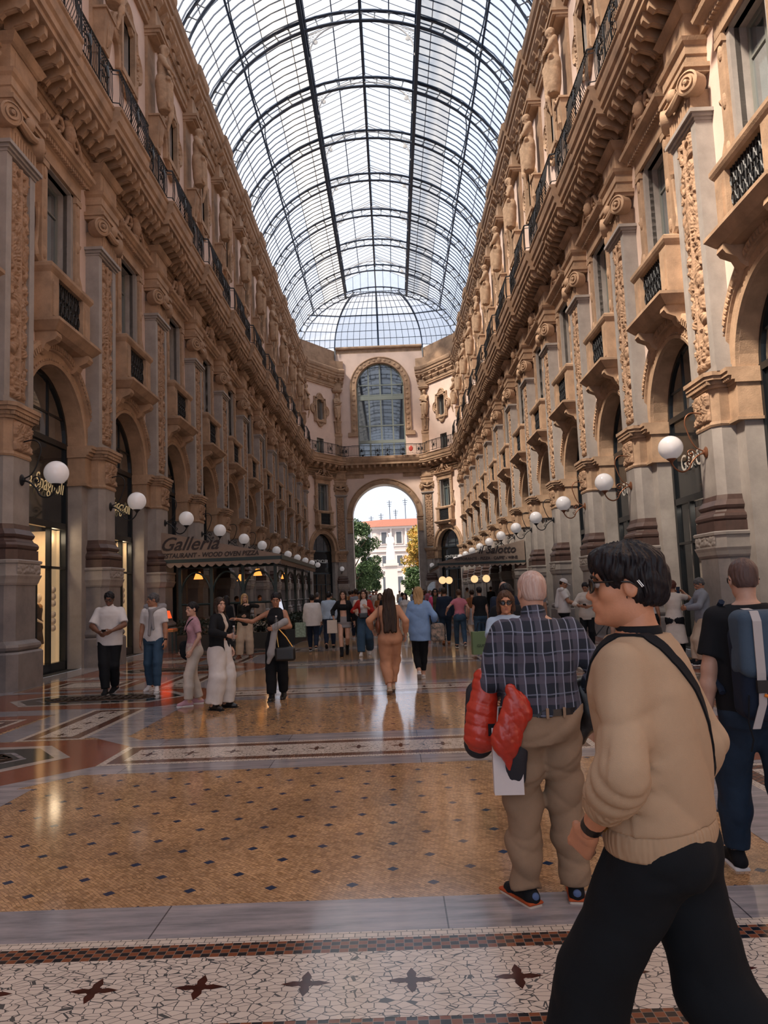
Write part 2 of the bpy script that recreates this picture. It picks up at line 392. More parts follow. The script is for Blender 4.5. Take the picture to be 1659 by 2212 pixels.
# cast iron vent gratings set in the hexagons
vb = MB()
hx = [(-.95,0),(-.72,.27),(.72,.27),(.95,0),(.72,-.27),(-.72,-.27)]
vb.ring([[(x,y,z) for x,y in p] for p,z in ((hx,0),(hx,.012),(inset(hx,.03)[::1],.012),(inset(hx,.03),.004))], True, False)
for q in range(15):
    x = -.84+q*.12
    for y in (-.13, .0, .13):
        if abs(x) > .76 and y: continue
        vb.arch([(.045,0),(.058,0),(.058,.008),(.045,.008)], 0, 0, 0, 2*PI, 8) if False else None
        pts = [(x+.052*math.cos(a*PI/4), y+.052*math.sin(a*PI/4), .008) for a in range(9)]
        vb.tube(pts, .008, 4, cap=False)
vent = vb.build('floor_vent', mat('worn bronze grating', (.09,.06,.045), .35, .7))
tag(vent, cat='vent', group='floor vent gratings')
i = 0
for sx in (-1, 1):
    for q in (1, 2, 3, 4):
        sd = 'left' if sx < 0 else 'right'
        use(vent, (sx*4.55, S0+PER*q, .0052), 0, 'iron grating set in the hexagonal floor inlay, %s from the camera on the %s side' % (ORD[q-1], sd))
# ------------------------------------------------------------------ facade
W = 7.4; B = PER; Y0 = 15.45; HB = B/2
def relief(x0, x1, z0, z1, y, nx, nz, seed, amp=.07, leaves=60, mirror=True, size=.16):
    """carved leafy panel as a real height field facing +y"""
    rs = np.random.RandomState(seed); w_, h_ = x1-x0, z1-z0
    X, Z = np.meshgrid(np.linspace(x0, x1, nx), np.linspace(z0, z1, nz))
    cx = (x0+x1)/2; U = np.abs(X-cx) if mirror else X-cx
    H = np.zeros_like(X)
    for i in range(leaves):
        px = rs.uniform(0 if mirror else -w_/2, w_/2*.9); pz = rs.uniform(z0+.02, z1-.02)
        a = rs.uniform(.35, 1)*size; b = a*rs.uniform(.3, .6); th = rs.uniform(-1.2, 1.2)
        dx = (U-px)*math.cos(th)+(Z-pz)*math.sin(th); dz = -(U-px)*math.sin(th)+(Z-pz)*math.cos(th)
        q = (dx/a)**2+(dz/b)**2
        H = np.maximum(H, np.where(q < 1, np.sqrt(np.clip(1-q, 0, 1)), 0)*(.55+.45*rs.rand())*(1-.35*np.exp(-(dz/(.22*b))**2)))
    # central stem with urns
    if mirror and h_ > 1.5:
        st = .028+.05*np.abs(np.sin(Z*2.1))**6; H = np.maximum(H, np.where(U < st, np.sqrt(np.clip(1-(U/st)**2, 0, 1))*.9, 0))
    edge = np.minimum(np.minimum(X-x0, x1-X), np.minimum(Z-z0, z1-Z)); H *= np.clip(edge/.02, 0, 1)
    mb = MB(); V = np.stack([X, y+H*amp, Z], -1).reshape(-1, 3)
    F = [(j*nx+i+1, j*nx+i, (j+1)*nx+i, (j+1)*nx+i+1) for j in range(nz-1) for i in range(nx-1)]
    mb.add(V.tolist(), F); return mb
def chamfer(hw, y, c): return [(-hw, 0), (hw, 0), (hw, y-c), (hw-c, y), (-hw+c, y), (-hw, y-c)]
def oct_stack(mb, levels, c=.16, mi=None):
    """levels = (half width, y, z); a pier with chamfered corners"""
    mb.ring([[(x, yy, z) for x, yy in chamfer(h, y, c)] for h, y, z in levels], True, True, mi)
def make_pilaster():
    root = empty('wall_pilaster'); tag(root, cat='pilaster', group='tall pilasters along the gallery walls')
    m = MB(); oct_stack(m, [(0.688,0.654,0),(0.688,0.654,.70),(0.654,0.623,.74)]); oct_stack(m, [(0.602,0.578,.74),(0.636,0.623,.78),(0.654,0.638,.83),(0.636,0.623,.88),(0.602,0.562,.93),(0.585,0.547,.95)])
    oct_stack(m, [(0.576,0.540,.95),(0.576,0.540,2.10)])
    ped = m.build('pedestal', M['pedestal'], root)
    m = MB(); oct_stack(m, [(0.593,0.555,2.04),(0.619,0.578,2.08),(0.645,0.600,2.16),(0.671,0.623,2.22),(0.671,0.623,2.24)]); oct_stack(m, [(0.636,0.600,2.24),(0.636,0.600,2.47)]); oct_stack(m, [(0.671,0.623,2.47),(0.679,0.631,2.52),(0.654,0.608,2.54)])
    cap = m.build('pedestal_cap', M['grey'], root)
    m = relief(-.50, .50, 2.26, 2.46, .602, 56, 12, 5, .03, 60, True, .07); m.build('carved_band', M['grey'], cap, 180)
    m = MB(); oct_stack(m, [(0.602,0.578,2.54),(0.602,0.578,2.74)])
    oct_stack(m, [(0.568,0.547,2.74),(0.602,0.578,2.78),(0.611,0.585,2.83),(0.593,0.562,2.88),(0.533,0.509,2.92),(0.516,0.486,2.97),(0.542,0.509,3.0),(0.559,0.524,3.05),(0.533,0.494,3.10),(0.499,0.456,3.16),(0.482,0.433,3.26)], .15)
    m.build('base_moulding', M['brown'], root)
    m = MB(); oct_stack(m, [(0.477,0.426,3.26),(0.477,0.426,4.68)], .14); m.build('lower_shaft', M['grey'], root)
    m = MB(); oct_stack(m, [(0.499,0.441,4.62),(0.516,0.456,4.66),(0.499,0.441,4.72)], .14); oct_stack(m, [(0.482,0.426,4.72),(0.482,0.426,5.38)], .14)
    for hw, y, z0, z1 in ((.53,.47,5.38,5.44),(.56,.50,5.44,5.52),(.62,.55,5.52,5.60),(.65,.58,5.60,5.68)): oct_stack(m, [(hw,y,z0),(hw,y,z1)], .12)
    for i in range(15): m.box(-.50+i*.0714-.02, -.50+i*.0714+.02, .45, .53, 5.44, 5.51)
    c = m.build('impost', M['ochre'], root)
    m = relief(-.36, .36, 4.74, 5.36, .425, 56, 42, 9, .10, 40, True, .20); m.build('acanthus_panel', M['carved'], c, 180)
    m = MB()
    m.box(-.66, .66, 0, .36, 5.68, 5.80); m.box(-.62, -.40, 0, .36, 5.80, 11.05); m.box(.40, .62, 0, .36, 5.80, 11.05); m.box(-.40, .40, 0, .30, 5.80, 11.05)
    m.box(-.44,-.40,.30,.345,5.8,11.0); m.box(.40,.44,.30,.345,5.8,11.0)
    for hw, y, z0, z1 in ((.64,.38,10.93,10.99),(.68,.43,10.99,11.06),(.73,.48,11.06,11.14)): m.box(-hw, hw, 0, y, z0, z1)
    sh = m.build('upper_shaft', M['grey'], root)
    m = relief(-.36, .36, 5.86, 10.88, .305, 42, 300, 3, .10, 190, True, .19); m.build('carved_vine_panel', M['carved'], sh, 180)
    m = MB(); m.box(-.58,.58,0,.40,11.14,11.62)
    for i in range(9): m.box(-.50+i*.118, -.44+i*.118, .40, .43, 11.16, 11.46)
    for s in (-1, 1):
        T = Matrix.Translation((s*.60, .34, 11.70)) @ Matrix.Rotation(-s*.55, 4, 'Z') @ Matrix.Rotation(-PI/2, 4, 'X')
        m.T = T; m.lathe([(.22,-.16),(.25,-.12),(.25,.18),(.21,.20),(.21,.17),(.15,.17),(.15,.21),(.10,.21),(.10,.17),(.06,.17),(.05,.24),(.0,.26)], n=18); m.T = None
    m.tube([(-.5,.45,11.86),(-.3,.50,11.70),(0,.52,11.62),(.3,.50,11.70),(.5,.45,11.86)], [.05,.08,.10,.08,.05], 8)
    m.sphere((0,.52,11.86),(.14,.12,.16),10,8)
    for hw, y, z0, z1 in ((.70,.50,11.93,12.02),(.74,.54,12.02,12.12)): m.box(-hw, hw, 0, y, z0, z1)
    m.build('ionic_capital', M['ochre'], root, 40)
    m = MB(); ent = [(0,12.12),(.42,12.12),(.42,12.34),(.46,12.36),(.46,12.58),(.50,12.60),(.52,12.68),(.44,12.70)]
    m.wrap([(0,12.12),(0,12.34),(.03,12.36),(.03,12.56),(.09,12.62),(.12,12.70),(0,12.72)], -.62, .62, .42)
    m.wrap([(0,12.72),(0,13.30)], -.60, .60, .40)
    m.wrap([(0,13.30),(.05,13.34),(.10,13.44),(.14,13.50),(.02,13.52)], -.60, .60, .42)
    m.box(-.42,.42,.40,.415,12.80,13.22)
    m.build('entablature_block', M['ochre'], root)
    return root
def make_upper_pilaster():
    m = MB(); m.box(-.42,.42,0,.22,14.8,16.95); m.box(-.30,.30,.22,.25,15.0,16.7)
    m.box(-.46,.46,0,.26,16.95,17.25)
    m.ring([[(-.24,0,17.25),(.24,0,17.25),(.24,.34,17.25),(-.24,.34,17.25)],[(-.34,0,18.35),(.34,0,18.35),(.34,.46,18.35),(-.34,.46,18.35)]])
    m.box(-.40,.40,0,.50,18.35,18.42); m.box(-.42,.42,0,.10,17.25,21.3)
    for hw, y, z0, z1 in ((.44,.42,21.3,21.38),(.48,.55,21.38,21.50),(.52,.60,21.50,21.60)): m.box(-hw, hw, 0, y, z0, z1)
    m.box(-.44,.44,0,.40,21.6,22.3)
    m.tube([(0,.38,18.2),(.02,.42,17.9),(-.02,.40,17.6),(0,.36,17.4)],[.09,.07,.10,.03],8)
    return m.mesh('statue_pier', M['ochre'])
ARC = 1.62
def wall_bay(mb, x0, x1, arch_=True, win=True):
    """wall skin for one bay; x=0 is the bay axis. materials 0 plaster 1 grey 2 ochre"""
    def q(xa, xb, za, zb, mi=0, y=0.0): mb.quad((xa,y,za),(xb,y,za),(xb,y,zb),(xa,y,zb), mi)
    r = ARC; n = 20
    for s in (-1, 1):
        e = x0 if s < 0 else x1
        q(s*r, e, 0, 5.68, 1); q(s*r, e, 5.68, 7.6)
        # reveal of the shop opening
        mb.quad((s*r,0,0),(s*r,-.5,0),(s*r,-.5,5.68),(s*r,0,5.68), 1)
        for k in range(n//2):
            a0, a1 = PI/2*k/(n//2), PI/2*(k+1)/(n//2)
            xa, za, xb, zb = s*r*math.cos(a0), 5.68+r*math.sin(a0), s*r*math.cos(a1), 5.68+r*math.sin(a1)
            mb.quad((xa,0,za),(xb,0,zb),(xb,0,7.6),(xa,0,7.6), 0)
            mb.quad((xa,0,za),(xb,0,zb),(xb,-.5,zb),(xa,-.5,za), 2)
    def rect_hole(hw, za, zb, z_lo, z_hi, dep=.32):
        q(x0, x1, z_lo, za); q(x0, x1, zb, z_hi); q(x0, -hw, za, zb); q(hw, x1, za, zb)
        for s in (-1, 1): mb.quad((s*hw,0,za),(s*hw,-dep,za),(s*hw,-dep,zb),(s*hw,0,zb), 1)
        mb.quad((-hw,0,za),(hw,0,za),(hw,-dep,za),(-hw,-dep,za), 2); mb.quad((-hw,0,zb),(hw,0,zb),(hw,-dep,zb),(-hw,-dep,zb), 1)
    rect_hole(.66, 9.45, 12.0, 7.6, 14.2); q(x0, x1, 14.2, 14.8, 2)
    rect_hole(.50, 14.9, 16.45, 14.8, 17.0); rect_hole(.52, 18.2, 20.2, 17.0, 21.8); q(x0, x1, 21.8, 25.6, 2)
def make_arch_trim():
    m = MB(); z = 5.68
    m.arch([(1.62,0),(1.62,.08),(1.70,.10),(1.71,.06),(1.93,.06),(1.95,.12),(2.12,.16),(2.20,.13),(2.20,0)], 0, z, n=32)
    for k in range(56):
        a = PI*(k+.5)/56; cx, cz = 2.04*math.cos(a), z+2.04*math.sin(a)
        m.T = Matrix.Translation((cx, .13, cz)) @ Matrix.Rotation(-a, 4, 'Y'); m.box(-.06,.06,-.02,.04,-.030,.030); m.T = None
    for k in range(44):
        a = PI*(k+.5)/44; cx, cz = 1.735*math.cos(a), z+1.735*math.sin(a)
        m.T = Matrix.Translation((cx, .07, cz)) @ Matrix.Rotation(-a, 4, 'Y'); m.box(-.018,.018,-.02,.02,-.03,.03); m.T = None
    for s in (-1, 1):
        a, b = (1.60, 2.475) if s > 0 else (-2.475, -1.60)
        m.box(a, b, -.5, .10, 4.68, 5.38)
        for y, z0, z1 in ((.14,4.64,4.70),(.14,5.38,5.44),(.20,5.44,5.52),(.27,5.52,5.60),(.30,5.60,5.68)): m.box(a-(.04 if s > 0 else 0), b+(.04 if s < 0 else 0), -.5, y, z0, z1)
        for i in range(8): m.box(a+.03+i*.07, a+.06+i*.07, .10, .24, 5.45, 5.51)
    return m.mesh('trim', M['ochre'])
def make_balcony():
    root = empty('window_balcony'); tag(root, cat='balcony', group='small stone balconies above the shop arches')
    m = MB(); m.wrap([(-.25,7.78),(-.12,7.84),(-.05,7.92),(0,7.98),(.04,8.02),(.04,8.09),(-.04,8.12)], -1.22, 1.22, .62)
    m.build('slab', M['ochre'], root)
    for s in (-1, 1):
        m = MB(); m.extr([(0,7.38),(.10,7.35),(.20,7.43),(.26,7.55),(.46,7.63),(.52,7.71),(.50,7.81),(0,7.83)], s*.92-.13, s*.92+.13)
        m.lathe([(.0,-.15),(.10,-.14),(.10,.14),(0,.15)], n=8) if False else None
        m.build('console', M['ochre'], root)
        m = MB(); m.wrap([(0,8.1),(0,9.22)], s*.92-.22, s*.92+.22, .40); m.box(s*.92-.14, s*.92+.14, .40, .415, 8.15, 9.05)
        m.box(s*.92-.12, s*.92+.12, .415, .43, 8.2, 9.0); m.build('pedestal', M['ochre'], root)
    m = MB(); m.wrap([(-.02,9.20),(.02,9.26),(.05,9.32),(.05,9.40),(0,9.44)], -1.16, 1.16, .42); m.build('top_rail', M['ochre'], root)
    m = MB()
    for i in range(13):
        x = -.66+i*.11; m.tube([(x,.30,8.02),(x,.30,9.2)], .012, 4)
    for zc in (8.25, 8.6, 8.95):
        for i in range(7):
            x = -.6+i*.2; m.tube([(x+.085*math.cos(t*PI/4), .31, zc+.13*math.sin(t*PI/4)) for t in range(9)], .015, 4, cap=False)
    m.box(-.70,.70,.26,.28,8.0,9.2); m.build('iron_grille', M['iron'], root)
    return root
def make_window_surround():
    root = empty('window_aedicule'); tag(root, cat='window surround', group='carved surrounds of the tall middle windows')
    m = MB()
    for s in (-1, 1):
        a, b = sorted((s*.66, s*.80)); m.box(a, b, -.1, .10, 9.44, 12.05, 1)
        a, b = sorted((s*.80, s*1.08)); m.box(a, b, 0, .16, 9.44, 12.05)
        for zc in (9.75, 10.72, 11.7): m.sphere((s*.94,.16,zc), (.075,.05,.16), 10, 8)
        m.box(a-.02, b+.02, 0, .20, 11.85, 12.0)
        # side scroll
        m.tube([(s*1.08,.08,9.5),(s*1.24,.08,9.58),(s*1.26,.08,9.80),(s*1.16,.08,10.05),(s*1.11,.08,10.45),(s*1.12,.08,10.75),(s*1.16,.08,10.85)], [.10,.10,.07,.05,.04,.06,.09], 6)
    m.box(-.80,.80,-.1,.10,12.0,12.12,1)
    m.build('frame', [M['ochre'], M['grey']], root)
    m = MB(); m.wrap([(0,12.05),(0,12.38),(.04,12.42),(.10,12.46)], -1.10, 1.10, .18)
    for i in range(20): m.box(-1.14+i*.12-.03, -1.14+i*.12+.03, .18, .32, 12.42, 12.52)
    m.wrap([(.06,12.50),(.16,12.54),(.20,12.60),(.26,12.64),(.28,12.72),(.10,12.78)], -1.10, 1.10, .20); m.build('lintel', M['ochre'], root)
    m = MB()
    for s in (-1, 1):
        m.tube([(s*1.2,.30,12.84),(s*.95,.30,12.90),(s*.75,.30,13.06),(s*.62,.30,13.28),(s*.42,.30,13.36),(s*.30,.30,13.22),(s*.38,.30,13.08),(s*.50,.30,13.12)], [.07,.07,.07,.06,.06,.05,.05,.05], 7)
        m.tube([(s*.9,.28,12.84),(s*.62,.30,12.86),(s*.5,.30,12.98)], .06, 6); m.sphere((s*1.22,.28,12.90),(.10,.08,.10),8,6)
        m.box(*sorted((s*1.05, s*1.30)), 0, .34, 12.76, 12.98)
        m.lathe([(.0,-.0)],n=3) if False else None
    m.sphere((0,.34,13.20),(.19,.16,.26),12,10); m.sphere((0,.46,13.16),(.05,.06,.07),8,6); m.sphere((0,.32,13.42),(.24,.12,.11),10,6)
    for a in (-.9,-.45,0,.45,.9): m.tube([(0,.30,13.40),(.25*math.sin(a),.34,13.42+.32*math.cos(a))],[.07,.035],6)
    m.tube([(-.28,.3,12.84),(0,.34,12.94),(.28,.3,12.84)], .08, 6)
    m.build('carved_crest', M['carved'], root, 60)
    return root
def make_upper_surround():
    m = MB()
    outer = []
    def lobes(k, y):
        # lobed outline round the little window
        pts = []
        def arc(cx, cz, r, a0, a1, n=7):
            for i in range(n+1):
                a = a0+(a1-a0)*i/n; pts.append((cx+r*math.cos(a), y, cz+r*math.sin(a)))
        zc = 19.2; hw, hh, r = .86*k, 1.22*k, .36*k
        arc(0, zc+hh+.02, .42*k, PI*0+.25, PI-.25); pts.append((-.62*k, y, zc+hh)); pts.append((-hw, y, zc+hh)); pts.append((-hw, y, zc+hh-.4*k))
        arc(-hw-.0, zc, .52*k, PI/2+.15, 3*PI/2-.15); pts.append((-hw, y, zc-hh+.4*k)); pts.append((-hw, y, zc-hh)); pts.append((-.62*k, y, zc-hh))
        arc(0, zc-hh-.02, .42*k, PI+.25, 2*PI-.25); pts.append((.62*k, y, zc-hh)); pts.append((hw, y, zc-hh)); pts.append((hw, y, zc-hh+.4*k))
        arc(hw, zc, .52*k, -PI/2+.15, PI/2-.15); pts.append((hw, y, zc+hh-.4*k)); pts.append((hw, y, zc+hh)); pts.append((.62*k, y, zc+hh))
        return pts
    m.ring([lobes(1.0,0), lobes(1.0,.14), lobes(.93,.18), lobes(.86,.10), lobes(.80,.10), lobes(.76,.15), lobes(.70,.13), lobes(.66,.02)], True, False)
    for s in (-1, 1):
        m.box(*sorted((s*.52, s*.68)), -.05, .17, 18.05, 20.35)
    m.box(-.68,.68,-.05,.17,20.2,20.36); m.box(-.72,.72,-.05,.20,18.0,18.2)
    for k in range(40):
        a = 2*PI*k/40; m.sphere((1.02*math.cos(a)*.93, .12, 19.2+1.45*math.sin(a)*.88), (.055,.06,.055), 6, 4)
    return m.mesh('attic_window_border', M['ochre'])
def cornice_mesh(kind):
    """main balcony cornice: stands forward over a pier (fwd), a step back over a window (rec)"""
    m = MB(); hw, e = (1.24, 1.16) if kind == 'fwd' else (1.24, .98)
    m.extr([(0,13.50),(.20,13.50),(.20,13.62),(.30,13.70),(.30,13.82),(.42,13.90),(e-.14,13.96),(e-.14,14.10),(e-.08,14.12),(e-.08,14.30),(e-.02,14.36),(e,14.50),(e,14.62),(e+.04,14.66),(e+.04,14.74),(0,14.80)], -hw, hw)
    n = 6
    for i in range(n):
        x = -hw+(i+.5)*2*hw/n
        m.extr([(.30,13.56),(.40,13.52),(.50,13.62),(e-.42,13.70),(e-.32,13.66),(e-.20,13.76),(e-.20,13.97),(.30,13.97)], x-.075, x+.075)
        m.extr([(.34,13.80),(.42,13.49),(.50,13.60),(e-.40,13.68),(e-.31,13.63),(e-.24,13.9)], x-.035, x+.035)
        if i < n-1:
            xc = x+hw/n; m.lathe([(.11,13.97),(.11,13.93),(.07,13.93),(.06,13.90),(.03,13.87),(0,13.86)], (xc,(e+.2)/2,0), 10)
    for i in range(24): m.box(-hw+i*.1037+.01, -hw+i*.1037+.065, .20, .27, 13.62, 13.72)
    for i in range(30): m.sphere((-hw+.04+i*.0828, e+.03, 14.70), (.035,.03,.04), 5, 4)
    return m.mesh('trim', M['ochre'])
def architrave_mesh(L):
    m = MB(); m.extr([(0,12.78),(.10,12.78),(.10,12.98),(.14,13.0),(.14,13.18),(.22,13.22),(.22,13.30),(.16,13.34),(.16,13.5),(0,13.5)], -L/2, L/2)
    for i in range(int(L/.16)): m.sphere((-L/2+.08+i*.16, .20, 13.26), (.06,.05,.05), 6, 4)
    return m.mesh('trim', M['ochre'])
def upper_cornice_mesh(hw, e, L=None):
    m = MB()
    m.extr([(0,21.72),(.14,21.72),(.14,21.86),(.20,21.90),(.20,22.18),(.26,22.22),(.34,22.34),(.34,22.52),(.44,22.62),(e-.20,22.74),(e-.20,22.92),(e-.12,22.95),(e-.12,23.14),(e-.04,23.22),(e,23.40),(e,23.52),(e-.1,23.60),(0,23.62)], -hw, hw)
    n = max(2, int(2*hw/.62))
    for i in range(n):
        x = -hw+(i+.5)*2*hw/n
        m.extr([(.30,22.40),(.44,22.34),(e-.34,22.48),(e-.24,22.58),(e-.24,22.76),(.30,22.72)], x-.11, x+.11)
    for i in range(int(2*hw/.12)): m.box(-hw+i*.12+.02, -hw+i*.12+.08, .20, .29, 22.2, 22.32)
    for i in range(int(2*hw/.1)): m.sphere((-hw+.05+i*.1, e-.02, 23.46), (.04,.035,.05), 5, 4)
    # low parapet behind the roof foot
    m.box(-hw, hw, 0, e-.45, 23.6, 24.5)
    return m.mesh('trim', M['ochre'])
def make_railing(L=4.95, y=.98, bulge=.16):
    root = empty('iron_railing'); tag(root, cat='railing', group='iron railings on the balcony cornice')
    m = MB(); z0 = 14.80; rail = []
    def yo(x):
        return y+(bulge if abs(x) < 1.24 else 0)
    N = int(L/.11)
    for i in range(N):
        x = -L/2+(i+.5)*L/N; yy = yo(x)
        belly = .10 if abs(x) < .95 else .02
        m.tube([(x,yy,z0),(x,yy+belly,z0+.28),(x,yy+belly*.6,z0+.6),(x,yy,z0+.98)], .011, 4, cap=False)
    m.build('balusters', M['iron'], root)
    m = MB()
    pl = [(-L/2,y),(-1.26,y),(-1.22,y+bulge),(1.22,y+bulge),(1.26,y),(L/2,y)]
    for zz, r in ((z0+.98,.032),(z0+.86,.014),(z0+.05,.018)): m.tube([(a,b,zz) for a, b in pl], r, 5)
    m.build('handrail', M['iron'], root)
    for xc in (-1.9, 0, 1.9):
        m = MB()
        for s in (-1, 1):
            for zc, r in ((15.12,.12),(15.42,.14)):
                m.tube([(xc+s*(r*(1-t/14))*math.cos(t*.9)+s*.13, yo(xc)+(.10 if xc == 0 else .02), zc+r*(1-t/14)*math.sin(t*.9)) for t in range(11)], .014, 4)
        m.sphere((xc, yo(xc)+.10, 15.28), (.11,.03,.15), 10, 6)
        m.box(xc-.30,xc-.27,yo(xc)-.02,yo(xc)+.02,z0,z0+1.0); m.box(xc+.27,xc+.30,yo(xc)-.02,yo(xc)+.02,z0,z0+1.0)
        m.tube([(xc-.28,yo(xc),z0+.02),(xc+.28,yo(xc),z0+.02)], .014, 4); m.tube([(xc-.28,yo(xc)+.02,z0+.5),(xc,yo(xc)+.10,z0+.5),(xc+.28,yo(xc)+.02,z0+.5)], .014, 4)
        m.build('scroll_panel', M['iron'], root)
    return root
def make_mid_window():
    """tall middle window, casement with two leaves"""
    root = empty('window'); m = MB()
    for x0, x1, z0, z1 in ((-.66,-.58,9.45,12),(.58,.66,9.45,12),(-.04,.04,9.45,12),(-.66,.66,11.92,12),(-.66,.66,9.45,9.55),(-.66,.66,11.3,11.35)): m.box(x0,x1,-.30,-.24,z0,z1)
    m.build('frame', M['frame'], root)
    m = MB(); m.quad((-.6,-.27,9.5),(.6,-.27,9.5),(.6,-.27,11.95),(-.6,-.27,11.95)); m.build('pane', M['winglass'], root)
    for s_ in (-1, 1):
        m = MB(); N_ = 12; xs = [s_*(.20+.36*i/N_) for i in range(N_+1)]; rr = [[(x, -.36+.02*math.sin(i*2.1), z) for i, x in enumerate(xs)] for z in (9.5, 11.9)]
        m.ring(rr, False, False); m.build('curtain', M['curtain'], root)
    return root
def make_small_window(z0, z1, hw):
    root = empty('window'); m = MB()
    for a, b, c, d in ((-hw,-hw+.06,z0,z1),(hw-.06,hw,z0,z1),(-.03,.03,z0,z1),(-hw,hw,z1-.06,z1),(-hw,hw,z0,z0+.06)): m.box(a,b,-.28,-.22,c,d)
    m.build('frame', M['frame'], root)
    m = MB(); m.quad((-hw,-.25,z0),(hw,-.25,z0),(hw,-.25,z1),(-hw,-.25,z1)); m.build('pane', M['winglass'], root)
    return root
M['frame'] = mat('grey painted window frame', (.16,.17,.16), .5)
M['curtain'] = mat('pale window curtain', (.50,.56,.52), .9); M['blind'] = mat('grey inner blind', (.22,.23,.23), .9, noise=.3, nscale=2)
def make_arch_window():
    """arched shop window head with iron glazing bars"""
    root = empty('window'); m = MB(); r = ARC; z = 5.68; y = -.42
    m.arch([(r-.10,y-.05),(r+.01,y-.05),(r+.01,y+.05),(r-.10,y+.05)], 0, z, n=24)
    for x in (-.55, .55): m.box(x-.03,x+.03,y-.03,y+.03,z,z+math.sqrt(r*r-x*x)-.05)
    m.box(-r,r,y-.05,y+.06,z-.10,z+.04); m.box(-1.45,1.45,y-.025,y+.025,z+.62,z+.67)
    m.build('frame', M['dark'], root)
    m = MB(); n = 16; vs = [((r-.03)*math.cos(PI*i/n), y, z+(r-.03)*math.sin(PI*i/n)) for i in range(n+1)]; m.add(vs, [tuple(range(n+1))])
    m.build('pane', M['archglass'], root)
    m = MB(); m.box(-1.58,1.58,-.72,-.68,5.66,7.35); m.build('blind', M['blind'], root)
    return root
def make_shopfront():
    root = empty('storefront'); tag(root, cat='shop front', group='dark shop fronts under the arches'); r = ARC; y = -.42
    m = MB()
    for x0, x1, z0, z1 in ((-r,-r+.12,0,5.6),(r-.12,r,0,5.6),(-.70,-.62,0,3.55),(.62,.70,0,3.55),(-r,r,3.50,3.66),(-r,r,2.5,2.56),(-r,r,0,.22)): m.box(x0,x1,y-.06,y+.06,z0,z1)
    m.box(-.03,.03,y-.03,y+.03,0,2.5); m.build('frame', M['dark'], root)
    m = MB(); m.box(-r+.1,r-.1,y-.04,y+.0,3.64,5.60); m.build('sign_board', M['signboard'], root)
    m = MB(); m.quad((-r+.1,y-.01,.2),(r-.1,y-.01,.2),(r-.1,y-.01,3.52),(-r+.1,y-.01,3.52)); m.build('glazing', M['shopglass'], root)
    return root
M['signboard'] = mat('glossy black sign board', (.010,.012,.014), .08, spec=.6)
# ---- prototypes
P_PIL = make_pilaster(); P_BAL = make_balcony(); P_SUR = make_window_surround(); P_RAIL = make_railing()
P_MW = make_mid_window(); P_W2 = make_small_window(14.9, 16.45, .50); P_W3 = make_small_window(18.2, 20.2, .52); P_AW = make_arch_window(); P_SHOP = make_shopfront()
ME_UP, ME_ARC, ME_US = make_upper_pilaster(), make_arch_trim(), make_upper_surround()
ME_CF, ME_CR, ME_AR = cornice_mesh('fwd'), cornice_mesh('rec'), architrave_mesh(B)
ME_UCF, ME_UCR = upper_cornice_mesh(.72, .86), upper_cornice_mesh(HB-.72, .74)
TRIM = [0]
def struct(me, name, loc, rz):
    o = put(me, name); o.location = loc; o.rotation_euler = (0,0,rz); tag(o, kind='structure'); return o
def sframe(side, y): return ((side*W, y, 0), PI/2 if side > 0 else -PI/2)
WALLM = [M['plaster'], M['grey'], M['ochre']]
SHOPS = {}
WINS = []
def bay_items(loc, rz, side_txt, k, ordn, corner=False):
    where = '%s wall, %s bay from the camera' % (side_txt, ordn) if not corner else side_txt
    TRIM[0] += 1
    for me in (ME_ARC, ME_AR): struct(me, 'trim_%d' % TRIM[0], loc, rz)
    use(P_BAL, loc, rz, 'stone balcony with iron grille, %s' % where)
    use(P_SUR, loc, rz, 'carved window surround with crest, %s' % where)
    us = put(ME_US, 'attic_window_border'); us.location = loc; us.rotation_euler = (0,0,rz)
    tag(us, 'lobed frame of small upper window, %s' % where, 'window surround', 'lobed frames of the upper windows')
    for pr in (P_MW, P_W2, P_W3, P_AW):
        o = use(pr, loc, rz); o['kind'] = 'structure'; WINS.append(o)
    s = use(P_SHOP, loc, rz, 'dark glazed shop front, %s' % where)
    return s
USED_STRUCT = {}
